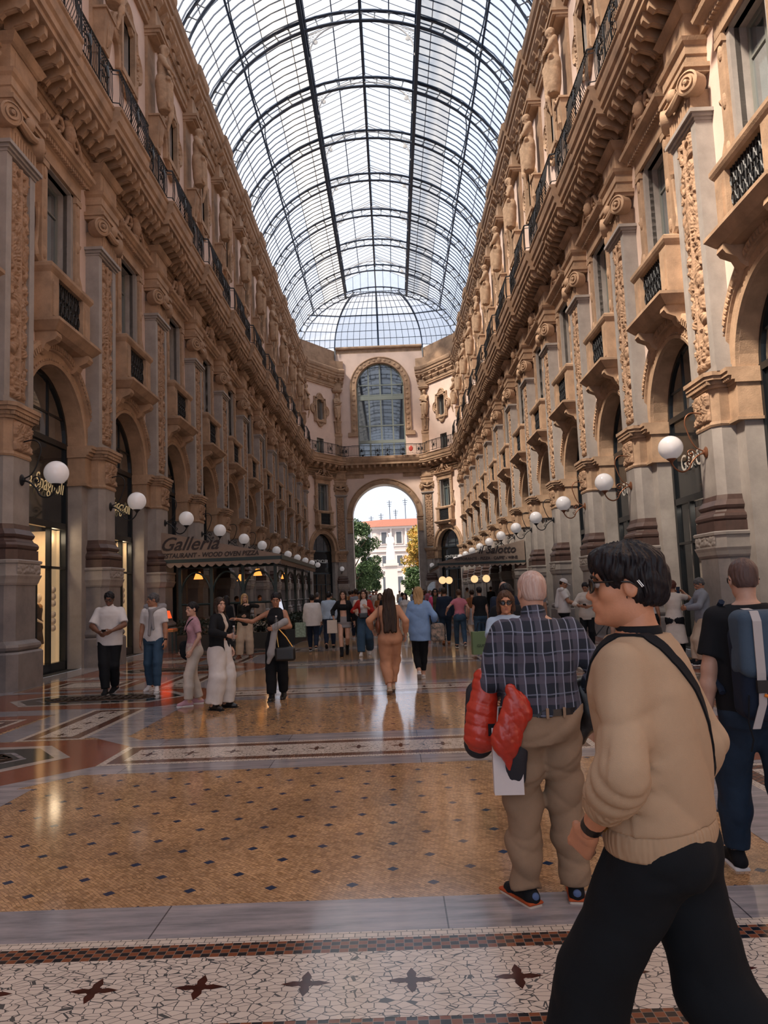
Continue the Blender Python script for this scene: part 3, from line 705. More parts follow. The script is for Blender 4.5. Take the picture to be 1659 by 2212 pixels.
for side, nm in ((1, 'right'), (-1, 'left')):
    mb = MB()
    k0 = -1
    for k in range(k0, 12):
        loc, rz = sframe(side, Y0+B*k)
        o_ = ORD[k-k0] if side > 0 else (ORD[k] if k >= 0 else None)
        if o_:
            use(P_PIL, loc, rz, 'tall stone pilaster with carved vine panel, %s wall, %s from the camera' % (nm, o_))
        st = put(ME_UP, 'statue_pier'); st.location = loc; st.rotation_euler = (0,0,rz)
        tag(st, 'ochre upper pier carrying a statue, %s wall, over the %s pilaster' % (nm, o_ or 'unseen nearest'), 'pier', 'upper piers behind the statues')
        TRIM[0] += 1; struct(ME_CF, 'trim_%d' % TRIM[0], loc, rz); struct(ME_UCF, 'trim_%d' % TRIM[0], loc, rz)
        if k < 11:
            loc2, rz2 = sframe(side, Y0+B*(k+.5))
            mb.T = Matrix.Translation(loc2) @ Matrix.Rotation(rz2, 4, 'Z'); wall_bay(mb, -HB, HB); mb.T = None
            SHOPS[(side, k)] = bay_items(loc2, rz2, nm, k, ORD[k-k0])
            TRIM[0] += 1; struct(ME_CR, 'trim_%d' % TRIM[0], loc2, rz2); struct(ME_UCR, 'trim_%d' % TRIM[0], loc2, rz2)
            use(P_RAIL, loc, rz, 'iron railing on the cornice, %s wall, over the %s pilaster' % (nm, o_ or 'unseen nearest'))
    # plain wall towards the crossing behind the camera
    x = side*W
    yn = Y0-B; mb.quad((x,-7,0),(x,yn,0),(x,yn,25.6),(x,-7,25.6),0)
    mb.build('wall_'+nm, WALLM); tag(bpy.data.objects['wall_'+nm], kind='structure')
    b2 = MB(); xb = side*(W+2.4)
    b2.quad((xb,-7,0),(xb,76,0),(xb,76,26),(xb,-7,26)); 
    for z in (0.0, 7.55, 14.5, 17.2, 25.6): b2.quad((x+side*.02,-7,z),(x+side*.02,70,z),(xb,70,z),(xb,-7,z))
    for k in range(-1, 12):
        y = Y0+B*k; b2.quad((x+side*.02,y,0),(xb,y,0),(xb,y,25.6),(x+side*.02,y,25.6))
    b2.quad((x,-7,0),(xb,-7,0),(xb,-7,25.6),(x,-7,25.6)); b2.quad((x+side*.03,74,0),(xb,74,0),(xb,74,25.6),(x+side*.03,74,25.6))
    o = b2.build('wall_%s_rooms' % nm, M['inside']); tag(o, kind='structure')
mb = MB()  # unseen wall added behind the camera to cut fill light from the open back
for s_ in (-1, 1): mb.quad((s_*5.2,-7,0),(s_*9.8,-7,0),(s_*9.8,-7,26),(s_*5.2,-7,26))
mb.quad((-5.2,-7,13),(5.2,-7,13),(5.2,-7,26),(-5.2,-7,26))
o = mb.build('wall_rear_blocker', M['plaster']); tag(o, kind='structure')
# ---- corner cants and end wall
YC = Y0+B*11; YE_ = 74.4; XC = 4.35
for side, nm in ((1, 'right'), (-1, 'left')):
    p0, p1 = Vector((side*W, YC, 0)), Vector((side*XC, YE_, 0)); L = (p1-p0).length; mid = (p0+p1)/2
    d = (p1-p0).normalized()
    # local +y must face the hall
    rz = math.atan2(d.y, d.x) if side > 0 else math.atan2(-d.y, -d.x)
    nrm = Vector((-math.sin(rz), math.cos(rz), 0))
    if nrm.y > 0: rz += PI
    mb = MB(); mb.T = Matrix.Translation(mid) @ Matrix.Rotation(rz, 4, 'Z'); wall_bay(mb, -L/2, L/2); mb.T = None
    o = mb.build('wall_corner_'+nm, WALLM); tag(o, kind='structure')
    SHOPS[(side, 'c')] = bay_items(tuple(mid), rz, 'canted %s corner beside the exit arch' % nm, 0, '', True)
    TRIM[0] += 1
    mm = MB()
    me = architrave_mesh(L); struct(me, 'trim_%d' % TRIM[0], mid, rz)
    for me in (ME_CR, ME_UCR): o = struct(me, 'trim_%d' % TRIM[0], mid, rz); o.scale = (L/2/(1.24 if me is ME_CR else HB-.72), 1, 1)
    r_ = use(P_RAIL, tuple(mid), rz, 'black iron railing on the canted %s corner of the cornice' % nm); r_.scale = (L/B*.98, 1, 1)
    use(P_PIL, (side*(XC+.05), YE_-.05, 0), PI+side*.35*-1, 'tall stone pilaster with carved vine panel, %s of the exit arch' % nm)
    st = put(ME_UP, 'statue_pier'); st.location = (side*(XC+.05), YE_-.05, 0); st.rotation_euler = (0,0,PI-side*.35)
    tag(st, 'ochre upper pier carrying a statue, %s of the great end window' % nm, 'pier', 'upper piers behind the statues')
    TRIM[0] += 1
    for me in (ME_CF, ME_UCF): struct(me, 'trim_%d' % TRIM[0], (side*(XC+.05), YE_-.05, 0), PI-side*.35)
def end_wall():
    mb = MB(); R_, zs = 3.15, 8.95; y = YE_; n = 28
    def q(xa, xb, za, zb, mi=0, yy=None): yy = y if yy is None else yy; mb.quad((xa,yy,za),(xb,yy,za),(xb,yy,zb),(xa,yy,zb), mi)
    T = 1.6
    for s in (-1, 1):
        q(s*R_, s*XC, 0, 8.95, 1); q(s*R_, s*XC, 8.95, 13.4, 0)
        mb.quad((s*R_,y,0),(s*R_,y+T,0),(s*R_,y+T,zs),(s*R_,y,zs), 3)
        for k in range(n//2):
            a0, a1 = PI/2*k/(n//2), PI/2*(k+1)/(n//2)
            xa, za, xb, zb = s*R_*math.cos(a0), zs+R_*math.sin(a0), s*R_*math.cos(a1), zs+R_*math.sin(a1)
            mb.quad((xa,y,za),(xb,y,zb),(xb,y,13.4),(xa,y,13.4), 0); mb.quad((xa,y,za),(xb,y,zb),(xb,y+T,zb),(xa,y+T,za), 3)
            mb.quad((xa,y+T,za),(xb,y+T,zb),(xb,y+T,25.2),(xa,y+T,25.2), 2)
        q(s*R_, s*20, 0, 25.2, 2, y+T)
    # upper wall with the great arched window
    r2, z2, zb_ = 2.33, 21.9, 14.8
    q(-XC, XC, 13.4, zb_, 2)
    for s in (-1, 1):
        q(s*r2, s*XC, zb_, z2); mb.quad((s*r2,y,zb_),(s*r2,y+.4,zb_),(s*r2,y+.4,z2),(s*r2,y,z2), 2)
        for k in range(n//2):
            a0, a1 = PI/2*k/(n//2), PI/2*(k+1)/(n//2)
            xa, za, xb, zb = s*r2*math.cos(a0), z2+r2*math.sin(a0), s*r2*math.cos(a1), z2+r2*math.sin(a1)
            mb.quad((xa,y,za),(xb,y,zb),(xb,y,25.3),(xa,y,25.3), 0); mb.quad((xa,y,za),(xb,y,zb),(xb,y+.4,zb),(xa,y+.4,za), 2)
        q(s*r2, s*XC, z2, 25.3)
    q(-XC, XC, 25.3, 26.0, 2)
    # dark room behind the window
    mb.box(-3.6, 3.6, y+.5, y+1.4, 14.0, 25.2, 4)
    o = mb.build('wall_end', [M['plaster'], M['grey'], M['ochre'], M['brown'], M['inside']]); tag(o, kind='structure')
    m = MB()
    m.arch([(3.15,0),(3.15,.12),(3.24,.14),(3.26,.08),(3.58,.08),(3.62,.16),(3.70,.14),(3.70,0)], 0, zs, n=40)
    m.T = Matrix.Identity(4)
    for k in range(9):
        a = PI*(k)/8; 
        if 0 < k < 8:
            m.T = Matrix.Translation((3.42*math.cos(a), .08, zs+3.42*math.sin(a))) @ Matrix.Rotation(-PI/2, 4, 'X'); m.lathe([(.15,0),(.15,.03),(.10,.03),(.09,.01),(.05,.04),(0,.05)], n=10)
    m.T = None
    for s in (-1, 1):
        m.box(*sorted((s*3.15, s*3.95)), -1.6, .14, 8.55, 8.95); m.box(*sorted((s*3.12, s*4.0)), -1.6, .20, 8.80, 8.95); m.box(*sorted((s*3.15,s*3.75)), 0, .10, 7.4, 8.5)
        m.box(*sorted((s*1.9, s*3.75)), 0, .03, 12.75, 13.2)
    m.box(-4.2,4.2,0,.12,13.15,13.5)
    o = struct(m.mesh('trim', M['ochre']), 'trim_90', (0, YE_, 0), PI)
    m = MB()   # cornice, balcony front and crown
    m.extr([(0,13.50),(.20,13.50),(.20,13.62),(.42,13.90),(.84,13.96),(.84,14.12),(.92,14.30),(.98,14.50),(1.0,14.74),(0,14.80)], -3.9, 3.9)
    m.extr([(0,25.7),(.18,25.72),(.22,25.85),(.10,26.0),(0,26.0)], -4.3, 4.3)
    for i in range(14): m.extr([(.30,13.66),(.42,13.60),(.7,13.70),(.8,13.97),(.30,13.97)], -3.7+i*.55, -3.5+i*.55)
    struct(m.mesh('trim', M['ochre']), 'trim_91', (0, YE_, 0), PI)
    # carved frame of the great window
    m = MB()
    prof = [(2.33,0),(2.33,.10),(2.40,.14),(2.44,.09),(2.86,.09),(2.90,.15),(2.98,.12),(2.98,0)]
    m.arch(prof, 0, z2, n=36)
    for s in (-1, 1):
        m.ring([[(s*r, yy, z) for r, yy in prof] for z in (17.2, z2)], True, True)
        m.box(*sorted((s*2.33, s*3.3)), 0, .16, 16.9, 17.3)
        for i in range(9): m.sphere((s*2.65,.10,17.6+i*.50), (.13,.04,.13) if i % 3 else (.2,.06,.2), 10, 6)
    for k in range(1, 16):
        a = PI*k/16; m.sphere((2.65*math.cos(a), .10, z2+2.65*math.sin(a)), (.13,.04,.13) if k % 4 else (.22,.08,.22), 10, 6)
    o = struct(m.mesh('great_window_archivolt', M['ochre']), 'great_window_archivolt', (0, YE_, 0), PI); del o['kind']
    tag(o, 'ochre arched frame with carved discs around the great end window', 'window surround')
    # window itself
    root = empty('window_100', (0, YE_, 0), PI); tag(root, kind='structure')
    m = MB(); yb = -.30
    m.arch([(2.20,yb),(2.34,yb),(2.34,yb+.12),(2.20,yb+.12)], 0, z2, n=24)
    for x in (-2.28,-1.15,0,1.15,2.28):
        zt = z2+math.sqrt(max(0, 2.3**2-x*x)); m.box(x-.07,x+.07,yb,yb+.12,14.8,zt)
    for z, h in ((16.2,.30),(17.9,.10),(20.55,.42),(22.0,.10)): m.box(-2.3,2.3,yb-.02,yb+.14,z,z+h)
    m.box(-2.3,2.3,yb,yb+.1,21.0,21.1)
    m.build('frame', M['winframe'], root)
    m = MB(); vs = [(2.25*math.cos(PI*i/20), yb+.05, z2+2.25*math.sin(PI*i/20)) for i in range(21)]; m.add([(2.25,yb+.05,14.8)]+vs+[(-2.25,yb+.05,14.8)], [tuple(range(23))])
    m.build('pane', M['winglass'], root)
    r_ = use(P_RAIL, (-2.0, YE_-.0, 0), PI, 'black iron railing across the end wall, left half'); r_.scale = (.80,1,1)
    r_ = use(P_RAIL, (2.0, YE_-.0, 0), PI, 'black iron railing across the end wall, right half with red shield'); r_.scale = (.80,1,1)
    m = MB(); m.T = Matrix.Translation((2.75, YE_-1.22, 15.3)) @ Matrix.Rotation(PI/2, 4, 'X'); m.lathe([(.26,0),(.28,.02),(.2,.05),(0,.06)], n=14, sx=.75)
    o = m.build('painted_shield', mat('red enamel', (.45,.06,.04), .4)); tag(o, 'small red oval shield on the end balcony railing', 'shield')
M['winframe'] = mat('grey green window frame', (.20,.235,.22), .5)
end_wall()
for i_, o in enumerate(WINS): o.name = 'window_%d' % (i_+1)
# ------------------------------------------------------------------ glass roof
RA, RB, RZ = 7.6, 6.53, 23.2
XK = 2.85
def ell(x, off=0.0):
    a, b = RA+off, RB+off
    return RZ+b*math.sqrt(max(0, 1-(x/a)**2))
def ell_t(t, off=0.0): return ((RA+off)*math.cos(t), RZ+(RB+off)*math.sin(t))
TH0 = math.asin((24.4-RZ)/RB)
def make_truss():
    root = empty('roof_truss'); tag(root, cat='roof truss', group='curved iron trusses of the glass vault')
    n = 30; ts = [TH0+(PI-2*TH0)*i/n for i in range(n+1)]
    lo = [(ell_t(t)[0], 0, ell_t(t)[1]) for t in ts]; up = [(ell_t(t, .52)[0], 0, ell_t(t, .52)[1]) for t in ts]
    m = MB()
    m.ring([[(x,-.10,z-.02),(x,.10,z-.02),(x,.10,z+.03),(x,-.10,z+.03)] for x,_,z in lo], True, True); m.build('lower_chord', M['steel'], root)
    m = MB(); m.ring([[(x,-.10,z-.02),(x,.10,z-.02),(x,.10,z+.03),(x,-.10,z+.03)] for x,_,z in up], True, True); m.build('upper_chord', M['steel'], root)
    m = MB(); k = 0
    for i in range(0, n+1):
        a, b = Vector(lo[i]), Vector(up[i]); m.tube([a, b], .030, 4)
    for i in range(n):
        a, b, c, d = Vector(lo[i]), Vector(lo[i+1]), Vector(up[i+1]), Vector(up[i])
        # cusped plates at the corners of each opening
        for p, q_, r in ((a,b,d),(b,a,c),(c,b,d),(d,a,c)):
            u = (q_-p)*.26; v = (r-p)*.30
            m.ring([[tuple(p+Vector((0,yy,0))), tuple(p+u+Vector((0,yy,0))), tuple(p+u*.45+v*.45+Vector((0,yy,0))), tuple(p+v+Vector((0,yy,0)))] for yy in (-.015,.015)], True, True)
    m.build('lattice', M['truss_web'], root)
    return root
M['truss_web'] = mat('grey iron lattice', (.20,.22,.24), .6)
P_TR = make_truss()
for k in range(-1, 12):
    use(P_TR, (0, Y0+B*k, 0), 0, 'curved iron truss of the glass vault, %s from the camera' % ORD[k+1])
YR0, YR1 = Y0-1.5*B, Y0+B*11
def off_t(t, o): x, z = ell_t(t, o); return x, z
t_k = math.acos(XK/(RA+.55))
def roof_side(side, nm):
    # glazing
    g = MB(); n = 7; yy = [YR0+i*(YR1-YR0)/1 for i in range(2)]
    t0 = TH0*.55; ts = [t0+(t_k-t0)*i/12 for i in range(13)]
    for i in range(12):
        a, b = off_t(ts[i], .58), off_t(ts[i+1], .58)
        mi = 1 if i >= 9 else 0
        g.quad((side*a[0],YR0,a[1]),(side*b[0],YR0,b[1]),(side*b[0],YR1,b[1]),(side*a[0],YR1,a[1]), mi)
    o = g.build('ceiling_glass_'+nm, [M['pane'], M['pane_dusty_shade'] if side < 0 else M['pane_lantern_shade']]); tag(o, kind='structure')
    # glazing bars across: one every 0.55 m; purlins along
    b_ = MB(); nb = int((YR1-YR0)/(B/9)); 
    for i in range(nb+1):
        y = YR0+i*(YR1-YR0)/nb
        r = [[(side*off_t(t, .54)[0],y-.014,off_t(t, .54)[1]),(side*off_t(t, .54)[0],y+.014,off_t(t,.54)[1]),(side*off_t(t,.60)[0],y+.014,off_t(t,.60)[1]),(side*off_t(t,.60)[0],y-.014,off_t(t,.60)[1])] for t in ts[::2]]
        b_.ring(r, True, True)
    o = b_.build('ceiling_bars_'+nm, M['steel']); tag(o, kind='structure')
    b_ = MB()
    for i in (1, 3, 5, 7, 9, 11):     # overlapping edges of the glass rows
        a = off_t(ts[i], .57); 
        b_.tube([(side*a[0],YR0,a[1]),(side*a[0],YR1,a[1])], .022, 4)
    o = b_.build('ceiling_laths_'+nm, M['frame2']); tag(o, kind='structure')
M['frame2'] = mat('grey lath', (.22,.24,.28), .7)
for side, nm in ((1,'right'),(-1,'left')): roof_side(side, nm)
def purlin(side, t, nm, label, deep=.42, arc=True):
    x0, z0 = ell_t(t, .10); x1, z1 = ell_t(t, .10+deep); m = MB()
    for (x, z, r) in ((x0,z0,.045),(x1,z1,.055)):
        if arc and r < .05:
            pts = []
            for k in range(-2, 12):
                for q in range(6):
                    u = q/6; s_ = abs(2*u-1)**2
                    xx, zz = ell_t(t, .02+deep*.85*(1-s_)); pts.append((side*xx, Y0+B*(k+u), zz))
            pts = [p for p in pts if YR0 <= p[1] <= YR1]
            m.tube(pts, .035, 5)
        else: m.tube([(side*x,YR0,z),(side*x,YR1,z)], r, 6)
    o = m.build('purlin', M['steel']); tag(o, label, 'roof beam', 'long curved-braced roof beams')
TP = math.acos(5.55/RA)
for side, nm in ((1,'right'),(-1,'left')):
    purlin(side, TP, nm, 'arched iron purlin halfway up the %s slope of the glass vault' % nm)
# main longitudinal beams at the edge of the raised lantern
zk = ell(XK, .0)
LZ0, LZ1, LZ2 = zk+.30, zk+1.75, zk+3.0
for side, nm in ((1,'right'),(-1,'left')):
    m = MB()
    m.box(*sorted((side*(XK-.10), side*(XK+.10))), YR0, YR1, zk-.10, zk-.02); m.box(*sorted((side*(XK-.13), side*(XK+.13))), YR0, YR1, zk+.50, zk+.62)
    m.box(*sorted((side*(XK-.04), side*(XK+.05))), YR0, YR1, zk-.02, zk+.5); 
    o = m.build('lantern_beam', M['steel']); tag(o, 'dark iron beam along the %s edge of the raised roof lantern' % nm, 'roof beam')
m = MB(); m.box(-.07,.07,YR0,YR1,LZ2-.05,LZ2+.16); m.box(-.05,.05,YR0,YR1,ell(0)-.02,ell(0)+.06)
m.tube([(0,YR0,LZ2-.0),(0,YR1,LZ2-.0)], .06, 6)
o = m.build('ridge_beam', M['steel']); tag(o, 'dark iron ridge beam down the centre of the glass vault', 'roof beam')
for s in (-1, 1):
    m = MB(); x, z = s*XK*.52, LZ1+(LZ2-LZ1)*.48; m.tube([(x,YR0,z),(x,YR1,z)], .035, 5)
    o = m.build('lantern_purlin', M['steel']); tag(o, 'thin iron purlin on the %s slope of the roof lantern' % ('left' if s < 0 else 'right'), 'roof beam')
g = MB(); bb = MB()
for s in (-1, 1):
    g.quad((s*XK,YR0,LZ1),(0,YR0,LZ2+.08),(0,YR1,LZ2+.08),(s*XK,YR1,LZ1), 0)
    g.quad((s*XK,YR0,zk+.6),(s*XK,YR0,LZ1),(s*XK,YR1,LZ1),(s*XK,YR1,zk+.6), 0)
    nb = int((YR1-YR0)/(B/8))
    for i in range(nb+1):
        y = YR0+i*(YR1-YR0)/nb; bb.tube([(s*XK,y,LZ1),(0,y,LZ2+.06)], .018, 4, cap=False)
        if i % 2 == 0: bb.tube([(s*XK,y,zk+.6),(s*XK,y,LZ1)], .018, 4, cap=False)
    bb.tube([(s*XK,YR0,LZ1),(s*XK,YR1,LZ1)], .05, 5)
g.quad((-XK,YR1,zk),(XK,YR1,zk),(XK,YR1,LZ1),(-XK,YR1,LZ1)); g.add([(-XK,YR1,LZ1),(XK,YR1,LZ1),(0,YR1,LZ2)],[(0,1,2)])
for i in range(9): x = -XK+i*XK/4; bb.tube([(x,YR1,zk+.2),(x,YR1,LZ2-(LZ2-LZ1)*abs(x)/XK)], .02, 4)
o = g.build('ceiling_lantern_glass', [M['pane']]); tag(o, kind='structure'); o = bb.build('ceiling_lantern_bars', M['steel']); tag(o, kind='structure')
def make_bracket():
    root = empty('lantern_arch'); tag(root, cat='roof arch', group='pale lace arches under the roof lantern')
    m = MB()
    pts = []
    for i in range(25):
        a = PI*i/24; x = (XK-.08)*math.cos(a); z = zk+.35+(LZ2-.55-zk-.35)*abs(math.sin(a))**.8; pts.append((x,0,z))
    m.tube(pts, .040, 5); m.tube([(-XK,0,LZ1-.05),(0,0,LZ2-.12),(XK,0,LZ1-.05)], .03, 5); m.build('arch_rib', M['pale_steel'], root)
    m = MB()
    for s in (-1, 1):
        for i in range(9):
            for j in range(9-i):
                x = s*(XK-.12-.18*i); z = LZ1-.10-.16*j+.06*i
                # only in the spandrel above the rib
                a = math.acos(min(1, abs(x)/(XK-.08))); zr = zk+.35+(LZ2-.55-zk-.35)*abs(math.sin(a))**.8
                if z < zr+.04: continue
                m.tube([(x+.075*math.cos(t*PI/3),0,z+.075*math.sin(t*PI/3)) for t in range(7)], .014, 4, cap=False)
        m.sphere((s*(XK-.4),0,LZ1-.42),(.15,.02,.15),10,6)
    m.build('lace_spandrel', M['pale_steel'], root)
    return root
P_LB = make_bracket()
for k in range(-1, 11): use(P_LB, (0, Y0+B*(k+.5), 0), 0, 'pale lace iron arch spanning the roof lantern, %s from the camera' % ORD[k+1])
# ---- hipped glass end
def hip_end():
    base = [(-W-.1, YR1), (-XC, YE_), (XC, YE_), (W+.1, YR1)]
    g = MB(); b_ = MB(); r_ = []
    NZ = 8
    def sec(u):
        """u 0 at wall foot .. 1 at the truss ring; returns four corner points"""
        a = u*PI/2*.96; hh = math.sin(a); k = math.cos(a)
        pts = []
        for (x, y), (tx, ty) in zip(base, ((-3.9, YR1), (-1.9, YR1+.2), (1.9, YR1+.2), (3.9, YR1))):
            z0 = 26.0 if abs(y-YE_) < .1 else 24.4
            z1 = ell(tx, .5)
            pts.append((tx+(x-tx)*k, ty+(y-ty)*k, z0+(z1-z0)*hh))
        return pts
    S = [sec(i/NZ) for i in range(NZ+1)]
    for i in range(NZ):
        for j in range(3):
            a, b, c, d = S[i][j], S[i][j+1], S[i+1][j+1], S[i+1][j]
            g.quad(a, b, c, d)
    # side triangles between truss and first hip are on the truss plane
    for i in range(NZ+1):
        for j in range(3): b_.tube([S[i][j], S[i][j+1]], .03 if i != 4 else .07, 4, cap=False)
    for j, n in ((0, 7), (1, 14), (2, 7)):
        for q in range(1, n):
            u = q/n; b_.tube([tuple(S[i][j][c]*(1-u)+S[i][j+1][c]*u for c in range(3)) for i in range(NZ+1)], .022 if not (j == 1 and q == 7) else .09, 4, cap=False)
    o = g.build('ceiling_end_glass', M['pane_end']); tag(o, kind='structure'); o = b_.build('ceiling_end_bars', M['steel']); tag(o, kind='structure')
    for j, nm in ((1, 'left'), (2, 'right')):
        root = empty('hip_truss'); tag(root, 'curved lattice hip rib at the far %s corner of the glass roof' % nm, 'roof rib')
        m = MB(); P_ = [Vector(S[i][j]) for i in range(NZ+1)]; Q = [p+Vector((0,-.35,-.35)) for p in P_]
        m.tube([tuple(p) for p in P_], .06, 5); m.tube([tuple(p) for p in Q], .06, 5); m.build('chords', M['steel'], root)
        m = MB()
        for i in range(NZ):
            m.tube([tuple(P_[i]), tuple(Q[i+1])], .03, 4); m.tube([tuple(Q[i]), tuple(P_[i+1])], .03, 4)
        m.tube([tuple(P_[0]), tuple(P_[0]+Vector((0,-.2,-1.4)))], [.12,.04], 5); m.build('lattice', M['truss_web'], root)
hip_end()
# ------------------------------------------------------------------ smooth-union surface builder for figures
def A3(p): return np.array(p, float)
def cone(a, b, ra, rb, k=.02, n=None, fl=1.0, op='u', flat=False):
    a, b = A3(a), A3(b); ba = b-a; L2 = max(ba@ba, 1e-9); R = max(ra, rb)
    nn = None if n is None else A3(n)/np.linalg.norm(n)
    def f(X, Y, Z):
        x, y, z = X-a[0], Y-a[1], Z-a[2]
        t0 = (x*ba[0]+y*ba[1]+z*ba[2])/L2; h = np.clip(t0, 0, 1)
        x, y, z = x-h*ba[0], y-h*ba[1], z-h*ba[2]
        q = x*x+y*y+z*z
        if nn is not None:
            t = x*nn[0]+y*nn[1]+z*nn[2]; q = q+t*t*(fl*fl-1)
        d = np.sqrt(q)-(ra+(rb-ra)*h)
        return np.maximum(d, (t0-1)*math.sqrt(L2)) if flat else d
    return (f, np.minimum(a, b)-R, np.maximum(a, b)+R, k, op)
def ellp(c, r, R=None, k=.02, op='u'):
    c, r = A3(c), A3(r); R = np.eye(3) if R is None else np.array(R); mr = r.max()
    def f(X, Y, Z):
        x, y, z = X-c[0], Y-c[1], Z-c[2]
        u = (x*R[0][0]+y*R[1][0]+z*R[2][0])/r[0]; v = (x*R[0][1]+y*R[1][1]+z*R[2][1])/r[1]; w_ = (x*R[0][2]+y*R[1][2]+z*R[2][2])/r[2]
        k0 = np.sqrt(u*u+v*v+w_*w_); k1 = np.sqrt((u/r[0])**2+(v/r[1])**2+(w_/r[2])**2)+1e-9
        return k0*(k0-1)/k1
    return (f, c-mr, c+mr, k, op)
def boxp(c, r, R=None, k=.01, rd=.01, op='u'):
    c, r = A3(c), A3(r); R = np.eye(3) if R is None else np.array(R); mr = np.linalg.norm(r)
    def f(X, Y, Z):
        x, y, z = X-c[0], Y-c[1], Z-c[2]
        u = abs(x*R[0][0]+y*R[1][0]+z*R[2][0])-r[0]+rd; v = abs(x*R[0][1]+y*R[1][1]+z*R[2][1])-r[1]+rd; w_ = abs(x*R[0][2]+y*R[1][2]+z*R[2][2])-r[2]+rd
        o = np.sqrt(np.maximum(u,0)**2+np.maximum(v,0)**2+np.maximum(w_,0)**2)
        return o+np.minimum(np.maximum(u, np.maximum(v, w_)), 0)-rd
    return (f, c-mr, c+mr, k, op)
def loft(sec, k=.03, op='u', pw=2.0):
    """sec rows: z, cx, cy, rx, ry"""
    S = np.array(sorted(sec), float); z0, z1 = S[0,0], S[-1,0]
    lo = np.array([(S[:,1]-S[:,3]).min(), (S[:,2]-S[:,4]).min(), z0]); hi = np.array([(S[:,1]+S[:,3]).max(), (S[:,2]+S[:,4]).max(), z1])
    def f(X, Y, Z):
        cx, cy, rx, ry = (np.interp(Z, S[:,0], S[:,i]) for i in (1,2,3,4))
        u, v = np.abs((X-cx)/rx), np.abs((Y-cy)/ry)
        q = (u**pw+v**pw)**(1/pw) if pw != 2 else np.sqrt(u*u+v*v)
        d = (q-1)*np.minimum(rx, ry)
        return np.maximum(d, np.maximum(z0-Z, Z-z1))
    return (f, lo, hi, k, op)
def clip(fn):
    """intersect with half space fn(X,Y,Z) < 0"""
    return (fn, None, None, 0, 'i')
def nets(prims, vx, noise=None, pad=.03):
    lo = np.min([p[1] for p in prims if p[1] is not None and p[4] == 'u'], 0)-pad-vx; hi = np.max([p[2] for p in prims if p[2] is not None and p[4] == 'u'], 0)+pad+vx
    n = np.ceil((hi-lo)/vx).astype(int)+1
    ax = [lo[i]+np.arange(n[i])*vx for i in range(3)]
    D = np.full(n, .2)
    for f, a, b, k, op in prims:
        if a is None:
            D = np.maximum(D, f(ax[0][:,None,None], ax[1][None,:,None], ax[2][None,None,:])); continue
        m = k+vx*2+.02
        i0 = np.clip(((a-m-lo)/vx).astype(int), 0, n-1); i1 = np.clip(((b+m-lo)/vx).astype(int)+2, 1, n)
        if (i1 <= i0).any(): continue
        sl = tuple(slice(i0[i], i1[i]) for i in range(3))
        d = f(ax[0][sl[0]][:,None,None], ax[1][sl[1]][None,:,None], ax[2][sl[2]][None,None,:])
        o = D[sl]
        if op == 'u':
            h = np.clip(.5+.5*(o-d)/max(k, 1e-6), 0, 1); D[sl] = o*(1-h)+d*h-k*h*(1-h)
        else:
            h = np.clip(.5-.5*(o+d)/max(k, 1e-6), 0, 1); D[sl] = o*(1-h)-d*h+k*h*(1-h)
    if noise is not None: D = D+noise(ax[0][:,None,None], ax[1][None,:,None], ax[2][None,None,:])
    D[0]=D[-1]=.1; D[:,0]=D[:,-1]=.1; D[:,:,0]=D[:,:,-1]=.1
    s = D < 0
    c = [s[dx:n[0]-1+dx, dy:n[1]-1+dy, dz:n[2]-1+dz] for dx in (0,1) for dy in (0,1) for dz in (0,1)]
    cnt = sum(q.astype(np.int8) for q in c); act = (cnt > 0) & (cnt < 8)
    I, J, K = np.nonzero(act); idx = np.full(act.shape, -1, int); idx[I,J,K] = np.arange(len(I))
    pos = np.zeros((len(I), 3)); num = np.zeros(len(I))
    C = [(dx,dy,dz) for dx in (0,1) for dy in (0,1) for dz in (0,1)]
    for p in C:
        for ax_ in range(3):
            if p[ax_]: continue
            q = list(p); q[ax_] = 1
            v0 = D[I+p[0],J+p[1],K+p[2]]; v1 = D[I+q[0],J+q[1],K+q[2]]
            cr_ = (v0 < 0) != (v1 < 0); t = np.where(cr_, v0/np.where(v0 == v1, 1, v0-v1), 0)
            e = np.array(p, float)[None,:].repeat(len(I), 0); e[:,ax_] += t
            pos += e*cr_[:,None]; num += cr_
    V = (pos/num[:,None]+np.stack([I,J,K], 1))*vx+lo
    F = []
    for a in range(3):
        b, c_ = (a+1)%3, (a+2)%3
        s0 = [slice(None)]*3; s1 = [slice(None)]*3; s0[a] = slice(0,-1); s1[a] = slice(1,None)
        ch = s[tuple(s0)] != s[tuple(s1)]; E_ = np.array(np.nonzero(ch)).T
        ok = (E_[:,b] > 0)&(E_[:,c_] > 0)&(E_[:,b] < n[b]-1)&(E_[:,c_] < n[c_]-1); E_ = E_[ok]
        ins = s[tuple(s0)][E_[:,0],E_[:,1],E_[:,2]]
        def g(db, dc):
            t = E_.copy(); t[:,b] += db; t[:,c_] += dc; return idx[t[:,0],t[:,1],t[:,2]]
        q = np.stack([g(-1,-1), g(0,-1), g(0,0), g(-1,0)], 1); q[~ins] = q[~ins][:, ::-1]; F.append(q)
    return V, np.concatenate(F)
def joinvf(parts):
    o = 0; V, F = [], []
    for v, f in parts: V.append(v); F.append(f+o); o += len(v)
    return np.concatenate(V), np.concatenate(F)
